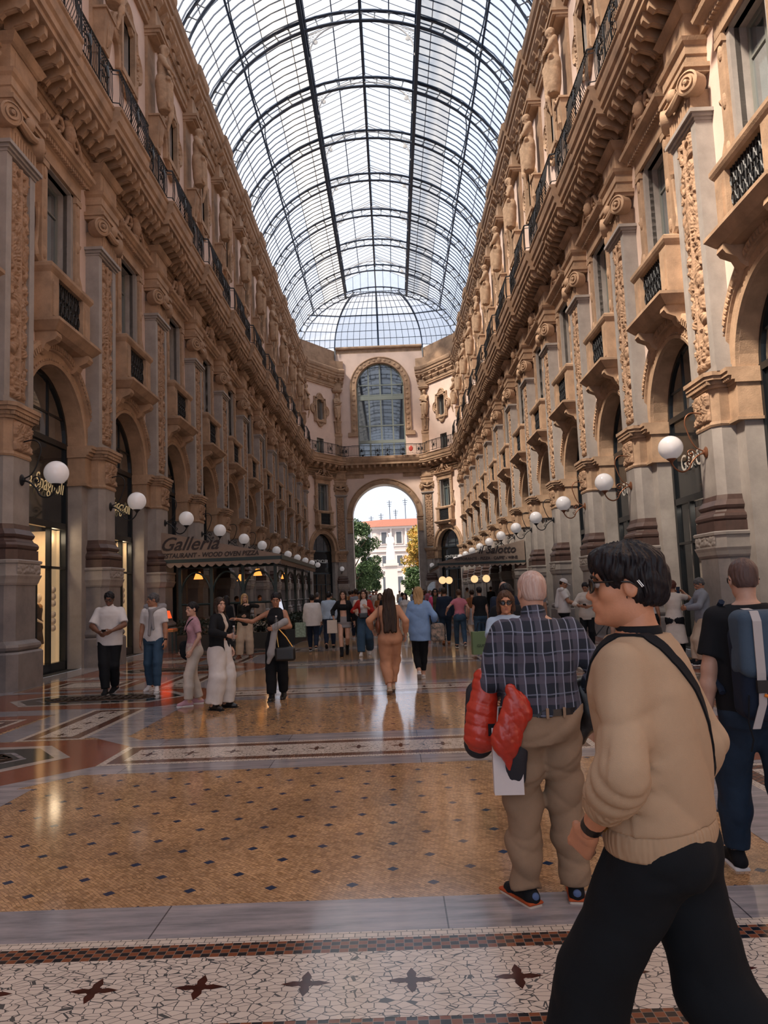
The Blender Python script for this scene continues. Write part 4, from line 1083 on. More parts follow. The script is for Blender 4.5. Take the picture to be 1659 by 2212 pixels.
def npmesh(name, V, F, mats):
    me = bpy.data.meshes.new(name); me.vertices.add(len(V)); me.vertices.foreach_set('co', np.ascontiguousarray(V, dtype=np.float32).ravel())
    me.loops.add(F.size); me.loops.foreach_set('vertex_index', F.astype(np.int32).ravel())
    me.polygons.add(len(F)); me.polygons.foreach_set('loop_start', np.arange(0, F.size, F.shape[1], dtype=np.int32))
    me.polygons.foreach_set('loop_total', np.full(len(F), F.shape[1], dtype=np.int32))
    me.update(calc_edges=True); me.polygons.foreach_set('use_smooth', [True]*len(F))
    for m in (mats if isinstance(mats, (list, tuple)) else [mats]): me.materials.append(m)
    return me
def sdf(name, prims, vx, m, parent=None, noise=None):
    V, F = nets(prims, vx, noise); return put(npmesh(name, V, F, m), name, parent)
def rotm(yaw=0, pitch=0, roll=0):
    """columns: local x,y,z in the figure frame; yaw about z, pitch nods forward(+) , roll tilts"""
    cy, sy = math.cos(yaw), math.sin(yaw); cp, sp_ = math.cos(-pitch), math.sin(-pitch); c_, s_ = math.cos(roll), math.sin(roll)
    Rz = np.array([[cy,-sy,0],[sy,cy,0],[0,0,1]]); Rx = np.array([[1,0,0],[0,cp,-sp_],[0,sp_,cp]]); Ry = np.array([[c_,0,s_],[0,1,0],[-s_,0,c_]])
    return Rz@Rx@Ry
def ik(a, t, l1, l2, pole):
    a, t, pole = A3(a), A3(t), A3(pole); d = t-a; L = np.linalg.norm(d)
    if L > (l1+l2)*.999: t = a+d/L*(l1+l2)*.999; d = t-a; L = np.linalg.norm(d)
    if L < abs(l1-l2)+.02: L = abs(l1-l2)+.02
    u = d/np.linalg.norm(d); x = (l1*l1-l2*l2+L*L)/(2*L); h = math.sqrt(max(l1*l1-x*x, 0))
    p = pole-u*(pole@u); p = p/max(np.linalg.norm(p), 1e-6)
    return a+u*x+p*h, t
def hand_prims(w, hd, pn, sa, s=1.0, curl=.5, thumb=.5, spread=.0, curls=None):
    """w wrist, hd hand direction, pn palm normal, sa side of the thumb"""
    w, hd, pn, sa = A3(w), A3(hd), A3(pn), A3(sa)
    hd = hd/np.linalg.norm(hd); pn = pn-hd*(pn@hd); pn /= np.linalg.norm(pn); sa = sa-hd*(sa@hd)-pn*(sa@pn); sa /= np.linalg.norm(sa)
    P = [cone(w-hd*.03*s, w+hd*.02*s, .027*s, .027*s, .012, pn, 1.25)]
    for o in (-.027, -.009, .009, .026):
        P.append(cone(w+hd*.015*s+sa*o*.6*s, w+hd*.083*s+sa*o*s, .017*s, .0145*s, .010, pn, 1.15))
    P.append(cone(w+hd*.02*s+sa*.014*s+pn*.006*s, w+hd*.055*s+sa*.030*s+pn*.008*s, .018*s, .014*s, .012))
    for i, (o, L) in enumerate(((.029,.070), (.010,.080), (-.010,.074), (-.028,.058))):
        cu = (curls[i] if curls else curl)
        p = w+hd*.083*s+sa*o*s; d = hd+sa*(o*spread*10); d = d/np.linalg.norm(d); r = .0098*s
        for q, (fr, bend) in enumerate(((.46,.55),(.30,1.0),(.24,.75))):
            an = cu*bend; n2 = pn-d*(pn@d); n2 /= np.linalg.norm(n2)
            d = d*math.cos(an)+n2*math.sin(an); e = p+d*L*fr*s
            P.append(cone(p, e, r, r*.90, .004)); p = e; r *= .90
    p = w+hd*.028*s+sa*.026*s; d = hd*.75+sa*.75*(1-thumb*.5)+pn*(.25+thumb*.6); d /= np.linalg.norm(d)
    e = p+d*.042*s; P.append(cone(p, e, .0135*s, .0115*s, .008)); d2 = d*.9+hd*.45-sa*.35*thumb; d2 /= np.linalg.norm(d2)
    P.append(cone(e, e+d2*.030*s, .0112*s, .0092*s, .004))
    return P
def head_prims(c, R, s, fem=False, near=False):
    def L(x, y, z): return c+R@(A3((x,y,z))*s)
    def E_(p, r, k=.02, op='u'): return ellp(L(*p), A3(r)*s, R, k*s, op)
    j = .92 if fem else 1.0
    P = [E_((0,-.012,.032),(.073,.092,.084)), E_((0,.022,-.028),(.058*j,.066,.080),.03), E_((0,.060,-.088),(.026*j,.024,.022),.03),
         E_((0,.02,-.07),(.047*j,.058,.038),.03), E_((.040,.056,-.018),(.020,.022,.024),.02), E_((-.040,.056,-.018),(.020,.022,.024),.02),
         E_((0,.076,.034),(.046,.018,.016),.015),
         E_((.031,.100,.006),(.017,.014,.011),.014,'s'), E_((-.031,.100,.006),(.017,.014,.011),.014,'s'),
         cone(L(0,.084,.014), L(0,.107,-.026), .0065*s, .0115*s, .012*s), E_((.011,.096,-.030),(.008,.010,.007),.006), E_((-.011,.096,-.030),(.008,.010,.007),.006),
         E_((0,.082,-.052),(.030,.018,.022),.015),
         E_((0,.0935,-.0535),(.021,.0085,.0055),.005), E_((0,.0925,-.0650),(.018,.0085,.0065),.005), E_((0,.102,-.0593),(.022,.010,.0018),.003,'s'),
         E_((0,.088,-.098),(.012,.010,.010),.02)]
    for q in (-1, 1):
        P += [E_((q*.073,-.010,-.004),(.009,.020,.031),.008), E_((q*.084,-.004,0.004),(.007,.011,.019),.006,'s') if near else E_((q*.074,-.010,-.02),(.008,.012,.015),.006)]
    return P
SKIN = {}; SURF = {}
def skin(key='mid'):
    if key in SKIN: return SKIN[key]
    c = {'light': (.55,.33,.245), 'mid': (.44,.235,.155), 'tan': (.36,.175,.105), 'dark': (.17,.08,.05), 'warm': (.55,.26,.15)}[key]
    SKIN[key] = mat('skin '+key, c, .48, noise=.16, nscale=14, bump=.12, bscale=180, dist=.004); return SKIN[key]
CLOTH = {}
def cloth(name, col, rough=.85, noise=.18, b=.25, bs=260):
    if name not in CLOTH: CLOTH[name] = mat(name, col, rough, spec=.2 if rough > .6 else .5, bump=b, bscale=bs, noise=noise, nscale=5, dist=.003)
    return CLOTH[name]
HAIRM = {}
def hairm(name, col, col2=None):
    if name not in HAIRM: HAIRM[name] = mat(name, col, .40, spec=.25, bump=.9, bscale=60, col2=col2 or tuple(c*.5 for c in col), nscale=40, stretch=(1,1,.12), dist=.01)
    return HAIRM[name]
MAT_EYEW = mat('eye white', (.36,.31,.29), .3); MAT_IRIS = mat('dark iris', (.03,.015,.01), .2); MAT_LIP = mat('lips', (.36,.11,.09), .45); MAT_BROW = mat('dark eyebrow', (.02,.013,.01), .8)
def wrinkle(amp, seed=0, fx=9, fz=7):
    if not amp: return None
    r = np.random.RandomState(seed+11); a = r.uniform(.7, 1.3, 9); p = r.uniform(0, 6, 9)
    def f(X, Y, Z):
        w1 = Z*fz*a[0]*2+p[0]+2.2*np.sin(X*fx*a[1]+p[1])+1.6*np.sin(Y*fx*a[2]+p[2])
        w2 = (X-Y)*fx*2*a[3]+Z*fz*3*a[4]+p[3]+1.5*np.sin(Z*fz*a[5]+p[4])
        w3 = (X+Y)*fx*3*a[6]-Z*fz*4*a[7]+p[5]
        return amp*(np.sin(w1)*.40+(1-2*np.abs(np.sin(w2*.5))**.55)*.34+(1-2*np.abs(np.sin(w3*.5+np.sin(w1*.7)))**.55)*.24)
    return f
class Fig:
    """a posed figure: joints in its own frame, x right, y forward, z up"""
    def __init__(s, H=1.75, fem=False, foot=None, hand=None, lean=0.0, head=(0,0,0), build=1.0, pole=None, twist=0.0, legpole=None, drop=0, shrug=0, hipx=0):
        k = s.k = H/1.75; s.fem = fem; s.b = build; s.lean = lean; s.H = H
        foot = foot or {}; fr = foot.get('R', (.10,0,0,0,0)); fl = foot.get('L', (-.10,0,0,0,0)); s.footp = {1: fr, -1: fl}
        l1, l2 = .43*k, .42*k; ank = {}
        for q, f in s.footp.items(): ank[q] = A3((f[0], f[1], .085*k+f[2]))
        hz = .925*k-drop
        for q in (1, -1):
            hx = q*.085*k; dd = math.hypot(ank[q][0]-hx, ank[q][1]); hz = min(hz, ank[q][2]+math.sqrt(max(.01, ((l1+l2)*.992)**2-dd*dd)))
        s.hz = hz; s.hip = {q: A3((q*.085*k, 0, hz)) for q in (1,-1)}
        s.knee = {}; s.ank = ank
        for q in (1, -1):
            pl = (legpole or {}).get(q, (q*.12, 1, 0)); s.knee[q], s.ank[q] = ik(s.hip[q], ank[q], l1, l2, pl)
        sw = (.152 if fem else .178)*k*(.5+.5*build)
        ct, st = math.cos(twist), math.sin(twist)
        s.sh = {q: A3((q*sw*ct, q*sw*st+lean*.49*k, hz+(.485+shrug)*k)) for q in (1,-1)}; s.twist = twist
        s.neck = A3((0, lean*.53*k, hz+.53*k)); s.R = rotm(*head)
        s.hs = k*.99; s.hc = s.neck+A3((0, .015*k+lean*.08*k, .155*k))+s.R@A3((0,.012,0))
        u1, u2 = .285*k, .255*k; s.el, s.wr, s.hd = {}, {}, {}
        hand = hand or {}
        for q, nm in ((1,'R'),(-1,'L')):
            t = hand.get(nm, (q*(sw+.06*k), .06*k+lean*.3, hz-.085*k)); pl = (pole or {}).get(q, (q*.5, -1, -.15))
            s.el[q], s.wr[q] = ik(s.sh[q], t, u1, u2, pl); d = s.wr[q]-s.el[q]; s.hd[q] = d/np.linalg.norm(d)
    def sec(s, e=0.0, z0=-.08, z1=.555, hipk=1.0, flare=None):
        k = s.k; T = ((-.10,.155,.100),(-.04,.170,.112),(.04,.172,.115),(.12,.155,.108),(.20,.142,.100),(.30,.152,.106),(.40,.168,.112),(.47,.160,.100),(.515,.115,.080),(.555,.062,.058))
        if s.fem: T = ((-.10,.158,.104),(-.04,.174,.118),(.04,.168,.112),(.12,.140,.098),(.20,.122,.088),(.30,.132,.096),(.40,.146,.104),(.47,.138,.090),(.515,.100,.070),(.555,.052,.050))
        z = np.array([t[0] for t in T]); a = np.array([t[1] for t in T]); b = np.array([t[2] for t in T]); zs = sorted(set([z0, z1]+[t for t in z if z0 < t < z1])); out = []
        bw = s.b
        for t in zs:
            rx, ry = np.interp(t, z, a)*k*(1+(bw-1)*.7), np.interp(t, z, b)*k*bw
            if t < -.10 and flare: rx += flare*(-.10-t)*k; ry += flare*(-.10-t)*k
            out.append((s.hz+t*k, 0, s.lean*t*k+(.008*k if t > .3 else 0), rx+e, ry+e))
        return out
    def tw(s, prims_sec, k=.03): return loft(prims_sec, k)
    def arm(s, q, f, e0, e1, wide=0, flat=False):
        """sleeve/arm prims up to fraction f (0..2)"""
        k = s.k; P = []; bb = .5+.5*s.b; r0, r1, r2 = (.050*k*bb, .040*k*bb, .027*k) if not s.fem else (.042*k*bb, .034*k*bb, .023*k)
        t = min(f, 1); a = s.sh[q]-A3((q*.012*k,0,.008*k)); P.append(cone(a, s.sh[q]+(s.el[q]-s.sh[q])*t, r0+e0, r0+(r1-r0)*t+e0+wide*t, .045*k, flat=flat and f <= 1))
        if f > 1:
            t = min(f-1, 1); P.append(cone(s.el[q], s.el[q]+(s.wr[q]-s.el[q])*.35*t, r1+e0+wide, r1*1.04+(e0+(e1-e0)*.35*t), .02*k)); P.append(cone(s.el[q]+(s.wr[q]-s.el[q])*.35*t, s.el[q]+(s.wr[q]-s.el[q])*t, r1*1.04+(e0+(e1-e0)*.35*t), r1+(r2-r1)*t+e1, .02*k, flat=flat))
        return P
    def leg(s, q, f, e=(0,0,0)):
        k = s.k; bb = .4+.6*s.b; rt, rk, ra = .088*k*bb, .055*k*bb, .036*k
        t = min(f, 1); P = [cone(s.hip[q]+A3((0,0,-.03*k)), s.hip[q]+(s.knee[q]-s.hip[q])*t, rt+e[0], rt+(rk-rt)*t+e[0]+(e[1]-e[0])*t, .03*k)]
        if f > 1:
            t = min(f-1, 1.0); kn, an = s.knee[q], s.ank[q]; m = kn+(an-kn)*.3
            P.append(cone(kn, kn+(an-kn)*min(t,.3), rk+e[1], .056*k*bb+e[1]*.9+e[2]*.1, .02*k)); 
            if t > .3: P.append(cone(m, kn+(an-kn)*t, .056*k*bb+e[1]*.7+e[2]*.3, ra+(1-t)*.02*k+e[2], .02*k))
        return P
    def pleg(s, q, f, e):
        k = s.k; bb = .4+.6*s.b; rt, rk, ra = .090*k*bb, .056*k*bb, .038*k; t = min(f, 1)
        if f <= 1: return [cone(s.hip[q]+A3((0,0,-.03*k)), s.hip[q]+(s.knee[q]-s.hip[q])*t, rt+e[0], rt+(rk-rt)*t+e[0]+(e[1]-e[0])*t, .03*k, flat=True)]
        t = f-1; kn, an = s.knee[q], s.ank[q]; m = kn+(an-kn)*.45
        return [cone(s.hip[q]+A3((0,0,-.03*k)), kn, rt+e[0], rk+.006*k+e[1], .03*k), cone(kn, m, rk+.006*k+e[1], (rk+ra)/2+.012*k+(e[1]+e[2])/2, .03*k), cone(m, kn+(an-kn)*t, (rk+ra)/2+.012*k+(e[1]+e[2])/2, ra+.008*k+e[2], .02*k, flat=True)]
    def foot(s, q, e=0.0, sole=False, heel=0):
        k = s.k; f = s.footp[q]; pitch = f[3] if len(f) > 3 else 0; yaw = f[4] if len(f) > 4 else 0
        fw = A3((math.sin(yaw)*math.cos(pitch), math.cos(yaw)*math.cos(pitch), -math.sin(pitch))); up = A3((math.sin(yaw)*math.sin(pitch), math.cos(yaw)*math.sin(pitch), math.cos(pitch)))
        a = s.ank[q]; b = a-up*.050*k
        heel_p = b-fw*.045*k; ball = b+fw*.115*k-up*.006*k; toe = b+fw*.165*k-up*.010*k; sd = np.cross(fw, up)
        P = [cone(a, heel_p, .036*k+e, .030*k+e, .02), cone(heel_p, ball, .031*k+e, .030*k+e, .02), cone(a+fw*.02*k, ball+up*.004*k, .033*k+e, .026*k+e, .02),
             cone(ball-sd*.014*k, toe-sd*.006*k, .026*k+e, .020*k+e, .015), cone(ball+sd*.014*k, toe+sd*.008*k, .026*k+e, .019*k+e, .015)]
        return P, (b, fw, up, sd)
VX = {0: (.011,.0045,.0045,.009), 1: (.015,.006,.006,.013), 2: (.020,.009,.008,.018), 3: (.030,.014,.013,.026)}
def make_person(label, loc, heading, F, O, lvl=2, sk='mid', group=None):
    """F figure, O outfit dict. Body is one mesh; hair, clothes and shoes are its children."""
    vb, vh, vhand, vc = VX[lvl]; k = F.k; parts = []
    P = [loft(F.sec(0), .03)]+[p for q in (1,-1) for p in F.arm(q, 2, 0, 0)+F.leg(q, 2)]
    if F.fem:
        for q in (1,-1): P.append(ellp((q*.062*k, F.lean*.36*k+.085*k, F.hz+.355*k), A3((.052,.045,.050))*k, None, .03))
    for q in (1,-1): P.append(ellp((q*.06*k, -.055*k, F.hz-.03*k), A3((.085,.075,.085))*k, None, .03))
    P.append(cone(F.neck-A3((0,.005,.03*k)), F.hc+F.R@A3((0,-.015,-.06))*k, .056*k if not F.fem else .046*k, .050*k if not F.fem else .042*k, .03))
    for q in (1,-1): P += F.foot(q)[0]
    parts.append(nets(P, vb)); parts.append(nets(head_prims(F.hc, F.R, F.hs, F.fem, lvl == 0)+[cone(F.neck, F.hc+F.R@A3((0,-.015,-.06))*k, .046*k, .050*k if not F.fem else .041*k, .03*k)], vh))
    for q in (1,-1):
        hp = O.get('hand', {}).get(q, {}); d = F.hd[q]
        if 'dir' in hp: d = A3(hp['dir'])/np.linalg.norm(hp['dir'])
        pn = hp.get('pn', (-q,-.15,0)); sa = hp.get('sa', (0,1,0) if abs(d[1]) < .7 else (0,0,1))
        parts.append(nets(hand_prims(F.wr[q], d, pn, sa, k*(.93 if F.fem else 1), hp.get('curl', .45), hp.get('thumb', .5), hp.get('spread', 0), hp.get('curls')), vhand, pad=.012))
    V, Fc = joinvf(parts)
    root = put(npmesh('person', V, Fc, skin(sk)), 'person'); tag(root, label, 'person', group)
    root.location = (loc[0], loc[1], .0045); root.rotation_euler = (0, 0, heading-PI/2)
    # --- head details
    def Lh(x, y, z): return tuple(F.hc+F.R@(A3((x,y,z))*F.hs))
    if lvl <= 2:
        for q in (1,-1):
            m = MB(); m.sphere(Lh(q*.031,.0795,.005), (.0135*F.hs,.0125*F.hs,.0085*F.hs), 10, 8); e = m.build('eye', MAT_EYEW, root, 180)
            m = MB(); m.sphere(Lh(q*.031,.0880,.005), (.0068*F.hs,.0055*F.hs,.0068*F.hs), 8, 6); m.build('iris', MAT_IRIS, e, 180)
            m = MB(); m.tube([Lh(q*.014,.0965,.027), Lh(q*.032,.096,.033), Lh(q*.050,.083,.026)], [.0030*F.hs,.0038*F.hs,.002*F.hs], 6); m.build('eyebrow', MAT_BROW, root, 180)
        V2, F2 = nets([ellp(Lh(0,.0945,-.0535), A3((.019,.0085,.0042))*F.hs, F.R, .003), ellp(Lh(0,.0938,-.0645), A3((.016,.0085,.0056))*F.hs, F.R, .003)], .003, pad=.006); put(npmesh('lips', V2, F2, MAT_LIP), 'lips', root)
    # --- hair
    h = O.get('hair'); hm = O.get('hairm')
    if h:
        s_ = F.hs
        def EH(p, r, kk=.02, op='u'): return ellp(Lh(*p), A3(r)*s_, F.R, kk*s_, op)
        Ri = F.R.T; c0 = F.hc
        def plane(n, cst):
            nw = F.R@A3(n); return clip(lambda X, Y, Z: (X-c0[0])*nw[0]+(Y-c0[1])*nw[1]+(Z-c0[2])*nw[2]-cst*s_)
        hp = [EH((0,-.014,.036),(.083,.104,.094))]
        if h == 'short': hp += [EH((0,-.05,-.01),(.068,.060,.07)), plane((0,.78,-.62),.036), plane((0,0,-1),.055)]
        elif h == 'crop': hp = [EH((0,-.013,.034),(.077,.097,.088)), EH((0,-.045,-.01),(.062,.058,.06)), plane((0,.72,-.69),.020), plane((0,0,-1),.050)]
        elif h == 'mop': hp += [EH((0,.045,.075),(.070,.055,.045),.02), EH((0,-.05,0),(.078,.068,.075)), EH((.05,.02,.06),(.04,.06,.045)), EH((-.05,.02,.06),(.04,.06,.045)), plane((0,.80,-.60),.048), plane((0,0,-1),.062)]
        elif h in ('long','bob','mid'):
            Lg = {'long': .42, 'bob': .12, 'mid': .25}[h]; 
            hp += [EH((0,-.045,-.03),(.080,.070,.09),.03)]
            bk = F.hc+F.R@A3((0,-.055,-.05))*s_; en = A3((0, -.105*k+F.lean*.3*k, F.hc[2]-.08*k-Lg*k))
            hp += [cone(bk+A3((x*k,0,0)), en+A3((x*1.1*k,.02*abs(x)/.05*k,0)), .050*k, .030*k, .04, (0,1,0), 1.4) for x in (-.045, 0, .045)]
            for q in (1,-1): hp += [cone(Lh(q*.070,.0,.03), Lh(q*.078,.010,-.09 if h != 'bob' else -.08), .026*s_, .022*s_, .02)]
            if h != 'bob':
                for q in (1,-1): hp += [cone(Lh(q*.078,.0,-.08), F.neck+A3((q*.085*k, .085*k, -.10*k if h == 'long' else -.03*k)), .024*s_, .014*s_, .02)]
            hp += [ellp(Lh(0,.100,-.008), A3((.054,.062,.082))*s_, F.R, .012, 's')]
        elif h in ('bun','tail'):
            hp += [EH((0,-.05,-.01),(.064,.060,.065)), plane((0,.78,-.62),.026), plane((0,0,-1),.050)]
        if h in ('short','mop','crop','bun'): hp += [EH((q*.090,.006,-.012),(.034,.026,.036),.006,'s') for q in (1,-1)]
        noise = None
        if lvl <= 2:
            def noise(X, Y, Z):
                x, y, z = X-c0[0], Y-c0[1], Z-c0[2]; a = np.arctan2(y+.0*z, x)
                q_ = .35 if h == 'crop' else 1.0; return q_*.0022*np.sin(a*31+np.sin(z*60)*1.8+np.sin(x*45)*2)+q_*.0024*np.sin(a*15+z*44+np.sin(y*50)*1.5)+(.004*np.sin(x*70+y*50+np.sin(z*40)*2)*np.sin(z*55+x*30) if h in ('mop','short') else 0)
        V2, F2 = nets(hp, vh*.9, noise, .02); ho = put(npmesh('hair', V2, F2, hm), 'hair', root)
        if h == 'bun': sdf('hair_bun', [EH((0,-.115,.03),(.036,.032,.036))], vh, hm, ho)
        if h == 'tail': sdf('ponytail', [cone(Lh(0,-.10,.03), Lh(0,-.15,-.0), .026*s_, .03*s_), cone(Lh(0,-.15,0), Lh(0,-.14,-.17), .03*s_, .012*s_)], vh, hm, ho)
    if 'cap' in O:
        s_ = F.hs; cm = O['cap']
        V2, F2 = nets([ellp(Lh(0,-.012,.045), A3((.086,.106,.088))*s_, F.R, .01), clip(lambda X, Y, Z: -((X-F.hc[0])*F.R[0,2]+(Y-F.hc[1])*F.R[1,2]+(Z-F.hc[2])*F.R[2,2])+.032*s_)], vh); put(npmesh('cap', V2, F2, cm), 'cap', root)
        sdf('cap_brim', [ellp(Lh(0,.115,.040), A3((.066,.062,.007))*s_, F.R, .01)], min(vh,.006), cm, root)
    # --- glasses
    if 'glasses' in O:
        m = MB(); g = O['glasses']; s_ = F.hs
        for q in (1,-1):
            c = (q*.034,.103,.004); ring = [Lh(c[0]+.026*math.copysign(abs(math.cos(a))**.7, math.cos(a)), c[1]-.012*abs(math.cos(a))*(1 if math.cos(a)*q > 0 else 0), c[2]+.019*math.copysign(abs(math.sin(a))**.7, math.sin(a))) for a in [2*PI*i/16 for i in range(17)]]
            m.tube(ring, .0030*s_, 6)
            m.tube([Lh(q*.058,.092,.014), Lh(q*.074,.04,.014), Lh(q*.080,-.010,.010), Lh(q*.078,-.03,-.006)], .0030*s_, 6)
        m.tube([Lh(-.010,.106,.008), Lh(0,.110,.011), Lh(.010,.106,.008)], .0026*s_, 6)
        go = m.build('glasses', mat('black spectacle frame', (.012,.010,.010), .25) if 'GL' not in CLOTH else CLOTH['GL'], root, 180)
        m = MB()
        for q in (1,-1):
            c = (q*.034,.102,.004); pts = [Lh(c[0]+.025*math.cos(a), c[1]-.010*max(0,math.cos(a)*q), c[2]+.018*math.sin(a)) for a in [2*PI*i/14 for i in range(14)]]; pts2 = [tuple(A3(p)-F.R[:,1]*.002) for p in pts]; m.ring([pts, pts2])
        m.build('lens', g, go)
    # --- garments
    wr = {0: .0045, 1: .005, 2: .005, 3: 0}[lvl]; sd = hash(label) % 97 if False else sum(map(ord, label)) % 97
    for g in O.get('wear', []):
        kind, m_ = g['k'], g['m']; e = g.get('e', .014); amp = g.get('w', 1)*wr; nm = g.get('n', kind); GP = []; v = g.get('vx', vc)
        if kind == 'top':       # shirts, jackets, dresses
            z0 = g.get('z0', -.06); z1 = g.get('z1', .555); sec = F.sec(e, z0, z1, flare=g.get('flare', 0)); 
            if g.get('boxy'):
                mx = max(s_[3] for s_ in sec if s_[0] > F.hz+.1); my = max(s_[4] for s_ in sec if s_[0] > F.hz+.1)
                sec = [(a, b, c, max(d, mx*g['boxy']) if a < F.hz+.44*k else d, max(e_, my*g['boxy']) if a < F.hz+.44*k else e_) for a, b, c, d, e_ in sec]
            GP.append(loft(sec, .03))
            if F.fem and z1 > .3:
                for q in (1,-1): GP.append(ellp((q*.062*k, F.lean*.36*k+.085*k, F.hz+.355*k), A3((.052,.045,.050))*k+e*.8, None, .03))
            if z0 < .0:
                for q in (1,-1): GP.append(ellp((q*.06*k, -.055*k, F.hz-.03*k), A3((.085,.075,.085))*k+e*.6, None, .03))
            if 'legs' in g:
                for q in (1,-1): GP += F.leg(q, g['legs'], (e+.01,)*3)
            if z0 > -.45: zc_ = F.hz+z0*k; GP.append(clip(lambda X, Y, Z, zc_=zc_: zc_-Z+0*X+0*Y))
            sl = g.get('sl', .5)
            if sl > 0:
                for q in (1,-1):
                    if q in g.get('skip', ()): continue
                    GP += F.arm(q, sl, e*g.get('ae', .62), g.get('e1', e*.6), g.get('wide', 0), True)
            if g.get('collar'): 
                GP.append(cone(F.neck-A3((0,.0,.01*k)), F.neck+A3((0,.004,.030*k)), .066*k+e*.4, .058*k+e*.4, .015)); GP.append(cone(F.neck+A3((0,.008,-.05*k)), F.neck+A3((0,.014,.1*k)), .046*k, .052*k, .008, op='s'))
            if g.get('open'):
                o_ = g['open']; GP.append(boxp((0, .14*k+F.lean*.2, F.hz+.20*k), (o_*k, .115*k, .62*k), None, .02, .01, 's'))
            if g.get('scoop'): GP.append(ellp((0, F.lean*.5*k+.10*k, F.hz+.56*k), A3((.075, .10, .12))*k*g['scoop'], None, .01, 's'))
            if g.get('tank'):
                for q in (1,-1): GP.append(ellp(tuple(F.sh[q]+A3((q*.03*k,0,0))), A3((.075,.10,.10))*k*g['tank'], None, .01, 's'))
        elif kind == 'pants':
            w3 = g.get('r', (.012,.012,.012)); GP.append(loft(F.sec(e, -.09, g.get('z1', .13)), .03))
            for q in (1,-1): GP.append(ellp((q*.06*k, -.055*k, F.hz-.03*k), A3((.085,.075,.085))*k+e*.8, None, .03)); GP += F.pleg(q, g.get('len', 1.95), w3)
        elif kind == 'skirt': GP.append(loft(F.sec(e, g.get('z0', -.30), g.get('z1', .12), flare=g.get('flare', .12)), .03))
        if lvl == 0 and kind == 'pants': amp *= 1.4
        noi = wrinkle(amp, sd, g.get('fx', 9), g.get('fz', 7)) if amp else None
        if 'noise' in g: noi = (lambda n1, n2: (lambda X, Y, Z: n1(X,Y,Z)+n2(X,Y,Z)))(noi or (lambda X, Y, Z: 0*X), g['noise'](F))
        V2, F2 = nets(GP, v, noi); go = put(npmesh(nm, V2, F2, m_), nm, root); SURF[(root.name, nm)] = (V2, F2)
        if 'label' in g: go['label'] = g['label']
    # --- shoes
    if 'shoe' in O:
        for q in (1,-1):
            fp_, (b, fw, up, sdv) = F.foot(q, .006); R_ = np.stack([sdv, fw, up], 1)
            so = sdf('shoe', (fp_ if lvl == 0 else fp_[1:]) if not O.get('boot') else fp_+[cone(F.ank[q], F.ank[q]+(F.knee[q]-F.ank[q])*.3, .045*k, .052*k, .02)], max(vb*.6,.007), O['shoe'], root)
            sdf('sole', [boxp(b-up*.036*k+fw*.060*k, (.043*k,.140*k,.014*k), R_, .005, .012)], max(vb*.5,.006), O.get('sole', O['shoe']), so)
    return root
from mathutils.bvhtree import BVHTree
def strap(root, garment, pts, width, m, name='strap', off=.006, parent=None, n=26):
    V, F_ = SURF[(root.name, garment)]; bv = BVHTree.FromPolygons([tuple(p) for p in V], [tuple(int(i) for i in f) for f in F_])
    P = [Vector(p) for p in pts]; Q = []
    for i in range(len(P)-1):
        for j in range(n//(len(P)-1)): Q.append(P[i].lerp(P[i+1], j/(n//(len(P)-1))))
    Q.append(P[-1]); R_ = []
    for p in Q:
        c, nn, _, d = bv.find_nearest(p); R_.append((c+nn*off, nn))
    mb = MB(); rings = []
    for i, (c, nn) in enumerate(R_):
        t = (R_[min(i+1,len(R_)-1)][0]-R_[max(i-1,0)][0]).normalized(); s_ = t.cross(nn).normalized()*width/2
        rings.append([tuple(c-s_-nn*.004), tuple(c+s_-nn*.004), tuple(c+s_+nn*.002), tuple(c-s_+nn*.002)])
    mb.ring(rings); return mb.build(name, m, parent or root)
